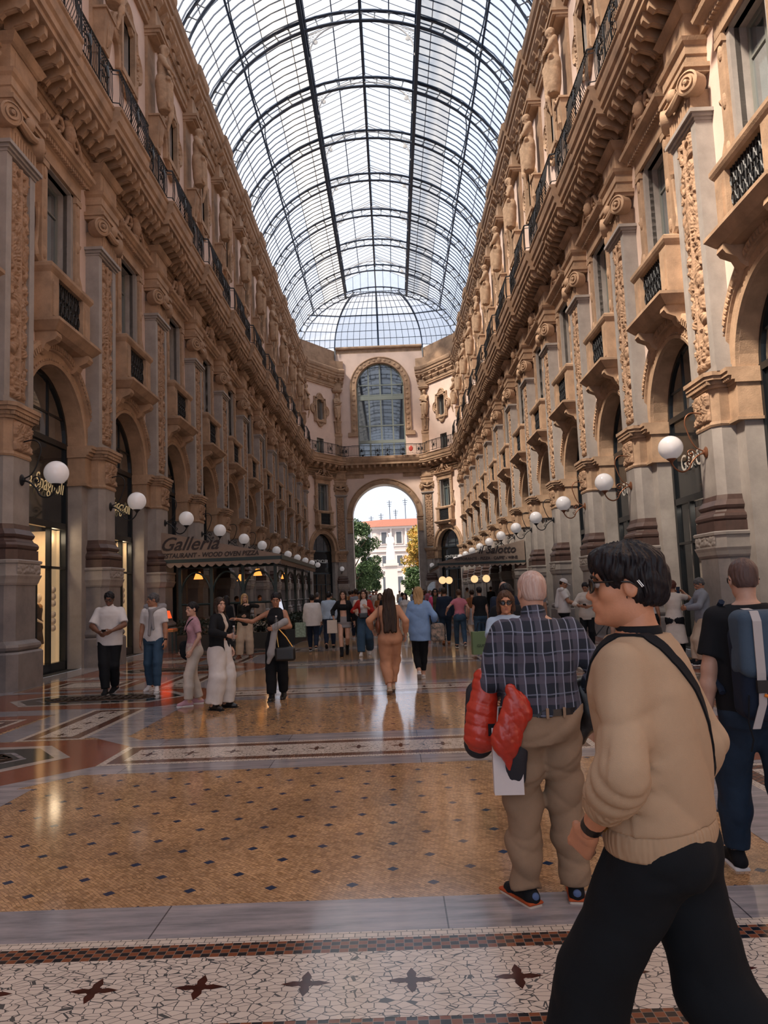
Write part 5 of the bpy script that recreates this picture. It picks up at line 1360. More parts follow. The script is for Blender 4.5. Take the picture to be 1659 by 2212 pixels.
# ------------------------------------------------------------------ statues on the upper piers
def statue(kind):
    fem = kind == 'female'; k = 1.62
    F = Fig(1.80, fem, foot={'R': (.08,.05,0,0,0), 'L': (-.08,-.02,0,0,0)}, hand={'R': (-.10,.19,1.22), 'L': (.07,.17,1.10)} if fem else {'R': (-.06,.20,1.13), 'L': (.12,.19,1.24)}, head=(.12, .62, .05), pole={1: (.8,.2,-.6), -1: (-.8,.2,-.6)}, build=1.12)
    P = [loft(F.sec(0), .03)]
    for q in (1,-1):
        P += F.arm(q, 2, .006, .004); P += F.leg(q, 1.1); P += hand_prims(F.wr[q], F.hd[q], (0,-1,-.2), (0,0,1), 1.1, .3)
        P.append(ellp((q*.075, .09, F.hz+.37), (.07,.045,.055) if not fem else (.055,.055,.055), None, .02))
    P += head_prims(F.hc, F.R, F.hs*1.05); P.append(cone(F.neck-A3((0,0,.03)), F.hc, .06, .055, .03))
    P.append(ellp(F.hc+F.R@A3((0,-.02,.04)), (.095,.11,.10), F.R, .01))
    for i in range(14):
        a = i*.9; P.append(ellp(F.hc+F.R@A3((.07*math.cos(a), -.02+.07*math.sin(a), .04+.05*math.sin(i*1.7))), (.03,.03,.03), None, .01))
    if fem: P += [cone(F.hc+F.R@A3((s*.08,-.02,.0)), F.neck+A3((s*.10,.03,-.08)), .035, .02, .03) for s in (-1,1)]
    # drapery hanging from the hips and narrowing into the pier
    z = F.hz; S = [(z+.12,0,.0,.165,.125),(z,0,.02,.205,.165),(z-.2,0,.03,.20,.17),(z-.45,0,.03,.17,.15),(z-.62,0,.03,.13,.12)]; P.append(loft(S, .04))
    for i in range(9):
        x = -.17+i*.0425; P.append(cone((x*.9,.15-.25*x*x*8*.1,z+.05), (x*.6+.03,.15,z-.58), .028, .018, .02))
    P.append(cone((-.2,.10,z+.10),(.18,.17,z-.02), .045, .05, .03)); P.append(cone((.05,.17,z-.05),(.0,.19,z-.75), .06, .03, .03)); P.append(cone((.0,.16,z-.7),(.02,.10,z-1.05), .05, .02, .03))
    V, Fc = nets(P, .017, wrinkle(.004, 3, 14, 10)); V = (V-np.array([0,0,z-.78]))*1.72
    return npmesh('statue', V, Fc, M['statue'])
ME_ST = {n: statue(n) for n in ('male','female')}
for side, nm in ((1,'right'),(-1,'left')):
    for k in range(0 if side < 0 else -1, 12):
        kind = 'female' if (k+(side > 0)) % 3 == 2 else 'male'
        o = put(ME_ST[kind], 'statue'); loc, rz = sframe(side, Y0+B*k); y = .50
        o.location = (loc[0]-side*y, loc[1], 18.42); o.rotation_euler = (0,0,rz)
        tag(o, '%s stone figure with bowed head on the %s wall, over the %s pilaster' % ('draped female' if kind == 'female' else 'bare chested', nm, ORD[k-(0 if side < 0 else -1)]), 'statue', 'stone figures under the roof cornice')
    o = put(ME_ST['female' if side < 0 else 'male'], 'statue'); o.location = (side*(XC+.05)-side*.1, YE_-.45, 18.42); o.rotation_euler = (0,0,PI-side*.35)
    tag(o, '%s stone figure with folded arms %s of the great end window' % ('draped' if side < 0 else 'bare chested', nm), 'statue', 'stone figures under the roof cornice')
# ------------------------------------------------------------------ wall lamps
def make_lamp(bm):
    root = empty('wall_lamp'); tag(root, cat='lamp', group='white globe wall lamps on iron brackets')
    m = MB(); m.T = Matrix.Translation((0,.42,4.18)) @ Matrix.Rotation(-PI/2, 4, 'X'); m.lathe([(.11,0),(.12,.02),(.09,.04),(.05,.05),(.045,.08),(0,.09)], n=14, sx=.8); m.T = None
    m.build('wall_rose', bm, root, 40)
    def sp(cy, cz, r0, turns, a0, dr, n=26):
        return [(0, cy+(r0*(1-t/n*.85))*math.cos(a0+dr*turns*2*PI*t/n), cz+(r0*(1-t/n*.85))*math.sin(a0+dr*turns*2*PI*t/n)) for t in range(n+1)]
    m = MB()
    m.tube(sm([(0,.44,4.18),(0,.60,4.12),(0,.74,3.98),(0,.80,3.86),(0,.92,3.80),(0,1.04,3.84),(0,1.12,3.94),(0,1.14,4.02)]), .018, 8); m.build('arm', bm, root, 180)
    m = MB(); m.tube(sm([(0,.46,4.20),(0,.62,4.28),(0,.72,4.44),(0,.78,4.62),(0,.82,4.78),(0,.78,4.93),(0,.66,5.0),(0,.46,4.97)]), .015, 8); m.build('stay', bm, root, 180)
    m = MB(); m.tube(sp(.74,4.16,.10,1.3,PI,-1), .013, 6); m.build('scroll', bm, root, 180)
    m = MB(); m.tube(sp(.80,3.98,.075,1.3,PI/2,1), .011, 6); m.build('scroll', bm, root, 180)
    m = MB(); m.sphere((0,.74,4.16),(.03,.03,.03),8,6); m.build('boss', bm, root, 180)
    m = MB(); m.lathe([(.02,3.98),(.03,4.0),(.05,4.03),(.095,4.06),(.10,4.09),(.03,4.09)], (0,1.14,0), 16); m.build('cup', bm, root, 40)
    m = MB(); m.sphere((0,1.14,4.30), .245, 28, 18); m.build('globe', M['globe'], root, 180)
    return root
P_LR, P_LL = make_lamp(M['bracket']), make_lamp(M['iron'])
for side, nm, pr in ((1,'right',P_LR),(-1,'left',P_LL)):
    for k in range(0, 12):
        loc, rz = sframe(side, Y0+B*k)
        use(pr if (side < 0 or k < 3) else P_LL, loc, rz, 'white globe lamp on scrolled bracket, %s wall, on the %s pilaster' % (nm, ORD[k+(1 if side > 0 else 0)]))
    o = use(P_LL, (side*(XC-.25)+side*.55, YE_+.15, -.2), PI-side*.35, 'small white globe lamp beside the exit arch, %s pilaster' % nm); o.scale = (.9,.9,.97)
# ------------------------------------------------------------------ lettering
def text(s, name, size, m, parent=None, loc=(0,0,0), rot=(PI/2,0,0), shear=0, ext=.012, align='CENTER', sx=1, bold=0, space=1):
    cu = bpy.data.curves.new(name, 'FONT'); cu.body = s; cu.size = size; cu.shear = shear; cu.extrude = ext; cu.align_x = align; cu.align_y = 'CENTER'
    cu.space_character = space; cu.offset = bold; cu.resolution_u = 3
    o = bpy.data.objects.new(name, cu); COL.objects.link(o); o.location = loc; o.rotation_euler = rot; o.scale = (sx,1,1); cu.materials.append(m)
    bpy.context.view_layer.update(); dg = bpy.context.evaluated_depsgraph_get()
    me = bpy.data.meshes.new_from_object(o.evaluated_get(dg)); bpy.data.objects.remove(o); bpy.data.curves.remove(cu)
    if not me.materials: me.materials.append(m)
    o = put(me, name, parent); o.location = loc; o.rotation_euler = rot; o.scale = (sx,1,1)
    return o
def sign(key, s, size, m, shear=0, z=4.45, sx=1, bold=0, space=1.0, y=-.36, rz=None):
    return text(s, 'lettering', size, m, SHOPS[key], (0, y, z), (PI/2, 0, PI), shear, .006, 'CENTER', sx, bold, space)
for k in (-1, 0, 1, 2): sign((1, k), 'GUCCI', .56, M['silver'], space=1.35, sx=.9)
for k in (0, 1): sign((-1, k), 'Luisa Spagnoli', .60, M['gold'], shear=.35, z=4.55, sx=.80, bold=-.008)
sign((-1,'c'), 'MONCLER', .46, M['silver'], z=4.7, sx=.95); sign((1,'c'), 'MONTBLANC', .38, M['silver'], z=4.7, sx=.95)
# lit beige shop windows on the left
M['beige'] = mat('warm lit display wall', (.62,.47,.30), .7, emit=(1,.70,.38), es=.30, noise=.1)
M['skinform'] = mat('pale mannequin plastic', (.70,.60,.50), .4)
for k in (0, 1):
    loc, rz = sframe(-1, Y0+B*(k+.5)); root = empty('shop_display', loc, rz)
    tag(root, 'warm beige display box behind glass, left wall, %s shop window' % ORD[k], 'shop display')
    m = MB(); m.box(-1.60,1.60,-1.30,-1.26,.1,3.5); m.build('back_panel', M['beige'], root)
    m = MB(); m.box(-1.60,-1.56,-1.26,-.55,.1,3.5); m.build('end_panel', M['beige'], root)
    m = MB(); m.box(-1.56,-1.02,-.66,-.62,.1,3.5); m.build('side_panel', M['beige'], root)
    m = MB(); m.box(-1.58,1.58,-1.3,-.5,.02,.14); m.build('plinth', M['beige'], root)
    L = bpy.data.lights.new('display_light', 'AREA'); L.energy = 45; L.color = (1,.75,.48); L.size = 2.4; L.size_y = .3; L.shape = 'RECTANGLE'
    lo = bpy.data.objects.new('display_light', L); COL.objects.link(lo); lo.parent = root; lo.location = (0,-.9,3.48)
    pl = bpy.data.lights.new('display_spot', 'POINT'); pl.energy = 9; pl.color = (1,.78,.52); pl.shadow_soft_size = .15; lo = bpy.data.objects.new('display_spot', pl); COL.objects.link(lo); lo.parent = root; lo.location = (-1.28,-.54,3.3)
    for q in range(6):
        m = MB(); m.T = Matrix.Translation((0,0,0)) @ Matrix.Rotation(-PI/2, 4, 'X'); m.lathe([(.05,0),(.085,.02),(.085,.06),(.06,.09),(0,.10)], n=14)
        o = m.build('wall_peg', M['skinform'], None, 50); zz = 1.05+q*.17+(.10 if q > 2 else 0)
        c = Matrix.Translation(loc) @ Matrix.Rotation(rz, 4, 'Z') @ Vector((-1.28,-.618,zz)); o.location = c; o.rotation_euler = (0,0,rz)
        tag(o, '%s pale round knob from the bottom in the %s left shop window' % (ORD[q], ORD[k]), 'peg', 'round knobs on the beige display panel')
M['marbledisp'] = mat('pale veined display panel', (.55,.48,.43), .4, col2=(.30,.26,.24), nscale=1.8)
for k in (-1, 0, 1):
    loc, rz = sframe(1, Y0+B*(k+.5)); root = empty('shop_display', loc, rz); tag(root, 'pale veined marble display behind glass, right wall, %s shop window' % ORD[k+1], 'shop display')
    m = MB(); m.box(-1.60,1.60,-1.15,-1.10,.1,3.5); m.build('back_panel', M['marbledisp'], root)
    m = MB(); m.box(.55,1.50,-.70,-.66,.1,3.4); m.build('side_panel', M['marbledisp'], root)
    m = MB(); m.box(-1.58,1.58,-1.2,-.5,.02,.14); m.build('plinth', M['dark'], root)
    L = bpy.data.lights.new('display_light', 'AREA'); L.energy = 30; L.color = (1,.86,.70); L.size = 2.4; L.size_y = .3; L.shape = 'RECTANGLE'
    lo = bpy.data.objects.new('display_light', L); COL.objects.link(lo); lo.parent = root; lo.location = (0,-.8,3.46)
fm = Fig(1.80, True, hand={'R': (.16,.14,1.05), 'L': (-.16,.12,1.08)})
P = [loft(fm.sec(0), .03)]+[p for q in (1,-1) for p in fm.arm(q, 2, 0, 0)+fm.leg(q, 2)+fm.foot(q)[0]]+[ellp(fm.hc, (.068,.085,.115)), cone(fm.neck, fm.hc, .045, .042)]
mq = sdf('mannequin', P, .02, M['skinform']); sdf('dress', [loft(fm.sec(.02, -.42, .46, flare=.12), .03)]+fm.arm(1,.7,.03,.03)+fm.arm(-1,.7,.03,.03), .02, cloth('dark brown sequin', (.05,.03,.02)), mq)
sdf('shawl', [ellp(tuple(fm.neck+A3((0,0,-.06))), (.20,.13,.09))], .02, cloth('gold shawl', (.35,.20,.08)), mq)
loc, rz = sframe(-1, Y0+B*.5); c = Matrix.Translation(loc) @ Matrix.Rotation(rz, 4, 'Z') @ Vector((-1.18,-.93,.15)); mq.location = c; mq.rotation_euler = (0,0,rz+.3)
tag(mq, 'pale faceless mannequin in dark dress inside the first left shop window', 'mannequin')
# ------------------------------------------------------------------ awnings and terraces
M['awn'] = mat('taupe awning canvas', (.27,.205,.17), .85, bump=.2, bscale=80, noise=.12); M['awn_in'] = M['awn']
M['ink'] = mat('dark painted lettering', (.03,.022,.025), .7)
M['teal'] = mat('dark teal painted timber', (.020,.040,.045), .5)
M['shade'] = mat('glowing amber lamp shade', (.8,.35,.08), .7, emit=(1,.36,.07), es=1.5)
M['redshade'] = mat('glowing red lamp shade', (.6,.05,.02), .7, emit=(1,.09,.02), es=1.2)
def awning(side, ya, yb, xe, zt, ze, zv, label):
    root = empty('awning'); tag(root, label, 'awning'); xw = side*(W-.05); xe = side*xe; m = MB(); th = .02
    m.ring([[(xw,ya,zt),(xw,yb,zt),(xe,yb,ze),(xe,ya,ze)], [(xw,ya,zt-th),(xw,yb,zt-th),(xe,yb,ze-th),(xe,ya,ze-th)]]); m.build('roof_canvas', M['awn'], root)
    m = MB(); m.ring([[(xw,yy,zt-.02),(xw,yy,ze-.06),(xe,yy,ze-.06),(xe,yy,ze-.02)] for yy in (ya-.012, ya+.012)]); g = m.build('side_panel', M['awn'], root)
    m = MB(); m.box(*sorted((xw,xe)), ya-.05, ya+.03, ze-.16, ze-.05); m.box(*sorted((xe-.04,xe+.04)), ya, yb, ze-.16, ze-.03); m.build('edge_bar', M['teal'], root)
    def scal(p0, p1, n, nm, both=False):
        m = MB(); p0, p1 = Vector(p0), Vector(p1); d = (p1-p0); nv = Vector((-d.y, d.x, 0)).normalized()*.01
        for i in range(n):
            a, b = p0+d*(i/n), p0+d*((i+1)/n); pts = [a, b]+[b+(a-b)*(j/8)+Vector((0,0,-(zv_)-.10*math.sin(PI*j/8))) for j in range(0, 9)]
            m.ring([[tuple(p+nv) for p in pts], [tuple(p-nv) for p in pts]])
        return m.build(nm, M['awn'], root)
    zv_ = ze-.10-zv-.10
    n = max(6, int(abs(xw-xe)/.26)); scal((xw,ya-.03,ze-.10),(xe,ya-.03,ze-.10), n, 'valance'); scal((xe,ya,ze-.10),(xe,yb,ze-.10), int((yb-ya)/.26), 'valance')
    return root, g
aw, gp = awning(-1, 25.0, 36.0, 3.10, 3.92, 2.98, 2.66, 'taupe awning with dark script lettering and scalloped valance on the left side')
text('Galleria', 'lettering', .62, M['ink'], gp, (-6.1, 24.975, 3.42), (PI/2,.0,0), .45, .006, 'CENTER', 1.0, .006)
text('RESTAURANT - WOOD OVEN PIZZA', 'lettering', .215, M['ink'], gp, (-5.45, 24.975, 3.05), (PI/2,0,0), .25, .006, 'CENTER', .92, .004)
aw2, gp2 = awning(1, 39.6, 49.5, 2.90, 4.02, 3.02, 2.72, 'taupe awning with dark script lettering and scalloped valance on the right side')
text('il Salotto', 'lettering', .56, M['ink'], gp2, (5.9, 39.57, 3.56), (PI/2,0,0), .35, .006, 'CENTER', .95, .005)
text("RISTORANTE - PIZZA - CAFFE' - WINE", 'lettering', .20, M['ink'], gp2, (5.35, 39.57, 3.14), (PI/2,0,0), .1, .006, 'CENTER', .95, .003)
def pavilion(side, ya, yb, xe, ztop, label, arches=True):
    root = empty('terrace_pavilion'); tag(root, label, 'pavilion'); xw, xo = side*6.5, side*xe
    xs = [xw+(xo-xw)*q for q in (0, .33, .66, 1.0)]; ys = [ya+(yb-ya)*q/4 for q in range(5)]
    for x in xs[:]:
        m = MB(); m.box(x-.05,x+.05,ya-.05,ya+.05,0,ztop); m.build('post', M['teal'], root)
    for y in ys[1:]:
        m = MB(); m.box(xo-.05,xo+.05,y-.05,y+.05,0,ztop); m.build('post', M['teal'], root)
    def seg(p, q):
        p, q = Vector(p), Vector(q); d = q-p; m = MB()
        m.tube([p+Vector((0,0,1.45)), q+Vector((0,0,1.45))], .035, 4); m.tube([p+Vector((0,0,ztop-.05)), q+Vector((0,0,ztop-.05))], .05, 4)
        m.tube([tuple(p+d*(.5-.5*math.cos(PI*t/14))+Vector((0,0,1.55+.95*math.sin(PI*t/14)))) for t in range(15)], .035, 5); m.build('arched_rail', M['teal'], root)
    for i in range(3): seg((xs[i],ya,0), (xs[i+1],ya,0))
    for i in range(4): seg((xo,ys[i],0), (xo,ys[i+1],0))
    return root
pavilion(-1, 25.4, 35.6, 3.35, 2.72, 'dark teal terrace pavilion with arched rails under the left awning')
for x, y, z, n in ((-6.1,26.2,2.30,1),(-5.2,29.0,2.25,2),(-4.3,27.5,2.38,3),(-3.9,31.5,2.32,4)):
    root = empty('hanging_lamp', (x,y,0)); tag(root, 'small amber hanging lamp under the left awning, %s from the wall' % ORD[n-1], 'lamp', 'amber lamps under the left awning')
    m = MB(); m.lathe([(.07,z+.24),(.16,z),(.15,z),(.06,z+.23)], n=16); m.build('shade', M['shade'], root, 60)
    m = MB(); m.tube([(0,0,z+.2),(0,0,2.95)], .008, 5); m.build('cord', M['iron'], root)
# table with red lamp
root = empty('side_table', (-6.55,23.9,0)); tag(root, 'small lit wooden table under the red lamp beside the left terrace', 'table')
m = MB(); m.box(-.30,.30,-.25,.25,.66,.74); m.build('tabletop', mat('glowing orange wood', (.50,.20,.07), .5), root)
for a in (-1,1):
    for b in (-1,1):
        m = MB(); m.box(a*.26-.02,a*.26+.02,b*.21-.02,b*.21+.02,0,.66); m.build('leg', M['teal'], root)
root = empty('table_lamp', (-6.55,23.9,.742)); tag(root, 'red shaded table lamp glowing beside the left terrace', 'lamp')
m = MB(); m.lathe([(.09,0),(.09,.02),(.015,.04),(.012,.36),(0,.37)], n=14); m.build('base', M['brass'], root, 40)
m = MB(); m.lathe([(.12,.56),(.19,.33),(.185,.33),(.11,.55)], n=18); m.build('shade', M['redshade'], root, 50)
pl = bpy.data.lights.new('table_lamp_bulb', 'POINT'); pl.energy = 5; pl.color = (1,.35,.12); pl.shadow_soft_size = .05
po = bpy.data.objects.new('table_lamp_bulb', pl); COL.objects.link(po); po.parent = root; po.location = (0,0,.42)
for x, y in ((-5.2,29.0),(-4.0,27.6)):
    pl = bpy.data.lights.new('hanging_lamp_bulb', 'POINT'); pl.energy = 4; pl.color = (1,.5,.2); pl.shadow_soft_size = .1
    po = bpy.data.objects.new('hanging_lamp_bulb', pl); COL.objects.link(po); po.location = (x,y,2.2)
# hedges of dark leaves round the terraces
M['leafd'] = mat('dark green leaf', (.012,.030,.018), .55, noise=.5, nscale=30); M['leafg'] = mat('green leaf', (.045,.10,.028), .6, noise=.6, nscale=2.5); M['leafo'] = mat('orange autumn leaf', (.52,.25,.04), .6, col2=(.16,.20,.04), nscale=1.2)
M['bark'] = mat('tree bark', (.10,.07,.05), .9); M['planter'] = mat('dark planter box', (.02,.022,.022), .6)
def leaves(n, fn, size, seed):
    rs = np.random.RandomState(seed); P = fn(rs, n); A = rs.normal(size=(n,3)); A /= np.linalg.norm(A, axis=1)[:,None]; Bv = np.cross(A, rs.normal(size=(n,3))); Bv /= np.linalg.norm(Bv, axis=1)[:,None]
    s = size*rs.uniform(.6,1.3,(n,1)); V = np.stack([P-A*s, P+Bv*s*.5, P+A*s, P-Bv*s*.5], 1).reshape(-1,3); F = np.arange(4*n).reshape(n,4); return V, F
def hedge(x0, x1, y0, y1, seed, label):
    root = empty('planter', ((x0+x1)/2,(y0+y1)/2,0)); tag(root, label, 'planter'); hx, hy = (x1-x0)/2, (y1-y0)/2
    m = MB(); m.box(-hx,hx,-hy,hy,0,.5); m.build('box', M['planter'], root)
    def fn(rs, n): return np.stack([rs.uniform(-hx,hx,n), rs.uniform(-hy,hy,n), .5+.55*rs.uniform(0,1,n)**.7*(.7+.3*rs.rand(n))], 1)
    V, F = leaves(int(700*max(hx,hy)), fn, .05, seed); put(npmesh('foliage', V, F, M['leafd']), 'foliage', root); bpy.data.objects[root.name]
hedge(-6.4,-5.0,24.5,24.9, 1, 'dark leafy planter box in front of the left terrace, nearest the wall')
hedge(-4.8,-3.3,24.5,24.9, 2, 'dark leafy planter box in front of the left terrace, nearest the aisle')
hedge(-3.2,-2.8,25.6,30.0, 3, 'long dark leafy planter along the aisle side of the left terrace')
hedge(-3.2,-2.8,30.6,35.6, 4, 'farther dark leafy planter along the aisle side of the left terrace')
# cafe tables with white cloths under the awnings
def cafe_table(x, y, label, grp):
    root = empty('cafe_table', (x,y,0)); tag(root, label, 'table', grp); m = MB(); m.lathe([(.30,.02),(.03,.05),(.03,.70),(0,.70)], n=12); m.build('pedestal', M['iron'], root, 40)
    m = MB(); m.box(-.36,.36,-.36,.36,.70,.735); m.box(-.37,.37,-.37,.37,.62,.742); m.build('cloth_top', cloth('white table linen', (.6,.58,.55)), root); return root
for i, (x, y) in enumerate(((-5.6,27.2),(-4.2,27.4),(-5.6,30.2),(-4.2,30.6))): cafe_table(x, y, '%s small square white clothed table on the left terrace' % ORD[i], 'white tables on the left terrace')
M['warmglobe'] = mat('glowing cream globe', (.8,.6,.35), .4, emit=(1,.62,.30), es=1.1)
for i, (px, y) in enumerate(((3.15,41.0),(3.6,42.5),(4.9,41.5),(5.5,41.2))):
    root = empty('globe_standard', (px,y,0)); tag(root, 'cream glowing globe on a thin post under the right awning, %s from the aisle' % ORD[i], 'lamp', 'cream globes under the right awning')
    m = MB(); m.tube([(0,0,0),(0,0,1.95)], .02, 6); m.lathe([(.16,0),(.16,.03),(.02,.05),(0,.05)], n=12); m.build('post', M['iron'], root)
    m = MB(); m.sphere((0,0,2.12), .20, 16, 12); m.build('globe', M['warmglobe'], root, 180)
root = empty('terrace_screen', (2.7,39.9,0)); tag(root, 'round topped clear glass screen at the corner of the right terrace', 'screen')
m = MB(); m.T = Matrix.Rotation(PI/2, 4, 'X'); m.lathe([(.42,-.01),(.42,.01),(0,.011)], (0,1.65,0), 24); m.T = None; m.build('glass_disc', M['shopglass'], root)
m = MB(); m.box(-.03,.03,-.03,.03,0,1.25); m.box(-.2,.2,-.12,.12,0,.04); m.build('stand', M['iron'], root)
# ------------------------------------------------------------------ the square outside
def tree(x, y, h, r, mt, seed, label, n=15000, lo=2.2, bias=0):
    root = empty('tree', (x,y,0)); tag(root, label, 'tree'); rs0 = np.random.RandomState(seed)
    m = MB(); m.tube([(0,0,0),(.1,0,h*.3),(-.1,.1,h*.55),(.1,0,h*.8)], [.28,.22,.15,.05], 8)
    for i in range(7):
        a = i*2.4; m.tube([(0,0,h*(.28+.06*i)),(r*.35*math.cos(a),r*.35*math.sin(a),h*(.42+.06*i)),(r*.7*math.cos(a),r*.7*math.sin(a),h*(.52+.06*i))],[.10,.06,.02],5)
    m.build('trunk', M['bark'], root)
    cl = []
    for i in range(46):
        t = rs0.uniform(0,1); z = lo+(h-lo)*t; rr = r*math.sin(PI*min(1,.18+.80*t))**.6*rs0.uniform(.35,.95); a = rs0.uniform(0,2*PI); cl.append((rr*math.cos(a), rr*math.sin(a), z, r*rs0.uniform(.22,.38)))
    cl = np.array(cl)
    def fn(rs, n):
        c = cl[rs.randint(0,len(cl),n)]; d = rs.normal(size=(n,3)); d /= np.linalg.norm(d,axis=1)[:,None]; return c[:,:3]+d*c[:,3:]*rs.uniform(.55,1,(n,1))*np.array([[1,1,.8]])
    V, F = leaves(n, fn, .16, seed); put(npmesh('foliage', V, F, mt), 'foliage', root)
tree(-4.6, 104, 11.0, 3.6, M['leafg'], 1, 'tall dark green tree beyond the exit arch, on the left')
tree(-3.2, 112, 6.0, 2.2, M['leafg'], 6, 'lower green tree beyond the exit arch, left of the monument')
tree(-9.5, 98, 12.0, 4.0, M['leafg'], 7, 'big green tree beyond the exit arch, farthest left')
tree(4.9, 110, 10.4, 3.3, M['leafo'], 3, 'orange autumn tree beyond the exit arch, on the right')
tree(10, 106, 10.5, 3.6, M['leafo'], 4, 'second orange autumn tree beyond the exit arch, farthest right')
tree(3.4, 104, 4.6, 1.6, M['leafg'], 5, 'small green tree under the orange tree beyond the arch', 7000, 1.2)
M['bwall'] = mat('pale pinkish facade render', (.40,.36,.365), .85, noise=.06); M['btrim'] = mat('pale stone trim', (.50,.46,.46), .8); M['rooft'] = mat('terracotta roof tiles', (.27,.10,.065), .85, noise=.3, nscale=8, bump=.6, bscale=30)
M['bglass'] = mat('far window glass', (.07,.08,.10), .2)
def palace():
    root = empty('palace', (0,150,0)); tag(root, 'pale palace with red tiled roof and rooftop aerials across the square', 'building')
    m = MB(); m.prism([(-26,12),(-2.5,0),(26,0),(26,16),(-26,26)], 0, 14.0); m.build('walls', M['bwall'], root)
    m = MB(); 
    for z0, z1, o in ((13.9,14.3,.5),(9.4,9.7,.25),(5.6,5.9,.2),(10.4,10.6,.12)): m.prism([(-26-o,12-o),(-2.5-o*.3,-o),(26+o,-o),(26+o,16),(-26,26)], z0, z1)
    m.build('cornice', M['btrim'], root)
    m = MB(); m.ring([[(-26.9,11.2,14.3),(-2.7,-.9,14.3),(26.9,-.9,14.3),(26.9,17,14.3),(-26.9,27,14.3)], [(-22,17,16.2),(-1,5,16.2),(24,5,16.2),(24,11,16.2),(-22,21,16.2)]]); m.build('roof', M['rooftop'] if 'rooftop' in M else M['rooft'], root)
    for i in range(9):
        for z0, z1 in ((1.5,4.5),(6.6,8.6),(11.0,13.2)):
            x = -.9+i*2.9; f = MB(); f.box(x-.75,x+.75,-.12,.0,z0-.15,z1+.15); w_ = f.build('window', M['btrim'], root); g = MB(); g.box(x-.5,x+.5,-.16,-.10,z0,z1); g.build('pane', M['bglass'], w_)
        f = MB(); f.box(x+1.2,x+1.55,-.35,0,10.7,13.9); f.build('pilaster', M['btrim'], root)
    for i in range(6):
        for z0, z1 in ((1.5,4.5),(6.6,8.6),(11.0,13.2)):
            t = .06+i*.15; c = Vector((-2.5,0,0)).lerp(Vector((-26,12,0)), t); f = MB(); f.T = Matrix.Translation(c) @ Matrix.Rotation(math.atan2(-12,23.5), 4, 'Z'); f.box(-.75,.75,-.12,.05,z0-.15,z1+.15); w_ = f.build('window', M['btrim'], root)
            g = MB(); g.T = f.T; g.box(-.5,.5,-.16,-.10,z0,z1); g.build('pane', M['bglass'], w_)
    for x, y, h in ((.4,6,4.4),(1.6,7,2.6),(-1.4,6,1.8),(3.6,6,4.6),(-3.5,9,1.6),(6.2,6,1.6)):
        f = MB(); f.tube([(x,y,15.8),(x,y,15.8+h)], .06, 4)
        for q in range(3): f.tube([(x-.5+.1*q,y,15.4+h-.4*q),(x+.5-.1*q,y,15.4+h-.4*q)], .04, 4)
        f.build('aerial', M['iron'], root)
palace()
M['marble'] = mat('white monument marble', (.92,.88,.86), .7)
def monument():
    root = empty('monument', (.3,126,0)); tag(root, 'tall white marble monument of a robed standing man in the square', 'monument')
    m = MB(); m.box(-2.6,2.6,-2.6,2.6,0,.8); m.box(-1.5,1.5,-1.5,1.5,.8,1.4); m.box(-1.0,1.0,-1.0,1.0,1.4,5.8); m.box(-1.25,1.25,-1.25,1.25,5.8,6.2); m.box(-.8,.8,-.8,.8,6.2,6.8); m.build('pedestal', M['btrim'], root)
    k = 2.5; F = Fig(1.78, False, hand={'R': (.10,.16,1.10), 'L': (-.12,.16,1.02)}, head=(0,.35,0)); P = [loft(F.sec(.03,-.5,.555,flare=.10), .03)]+F.arm(1,2,.03,.02)+F.arm(-1,2,.03,.02)+head_prims(F.hc,F.R,F.hs)+[ellp(F.hc+A3((0,0,.09)),(.12,.12,.05)), loft([(0,0,0,.30,.24),(.5,0,0,.27,.20),(.95,0,0,.22,.16)],.03)]
    V, Fc = nets(P, .03, wrinkle(.012,5)); put(npmesh('robed_figure', V*k+np.array([0,0,6.8]), Fc, M['marble']), 'robed_figure', root)
monument()
o = None
for x, y, lab in ((2.35,118.5,'small white marble figure at the right foot of the monument'),(-1.9,119,'small white marble figure at the left foot of the monument')):
    root = empty('corner_statue', (x,y,0)); tag(root, lab, 'statue'); m = MB(); m.box(-.7,.7,-.7,.7,0,2.9); m.build('pedestal', M['btrim'], root)
    F = Fig(1.75, False, hand={'R': (.12,.2,1.2)}); P = [loft(F.sec(.03,-.4,.555,flare=.08), .03)]+F.arm(1,2,.02,.01)+F.arm(-1,2,.02,.01)+F.leg(1,2)+F.leg(-1,2)+head_prims(F.hc,F.R,F.hs)
    V, Fc = nets(P, .04); put(npmesh('figure', V*1.35+np.array([0,0,2.9]), Fc, M['marble']), 'figure', root)
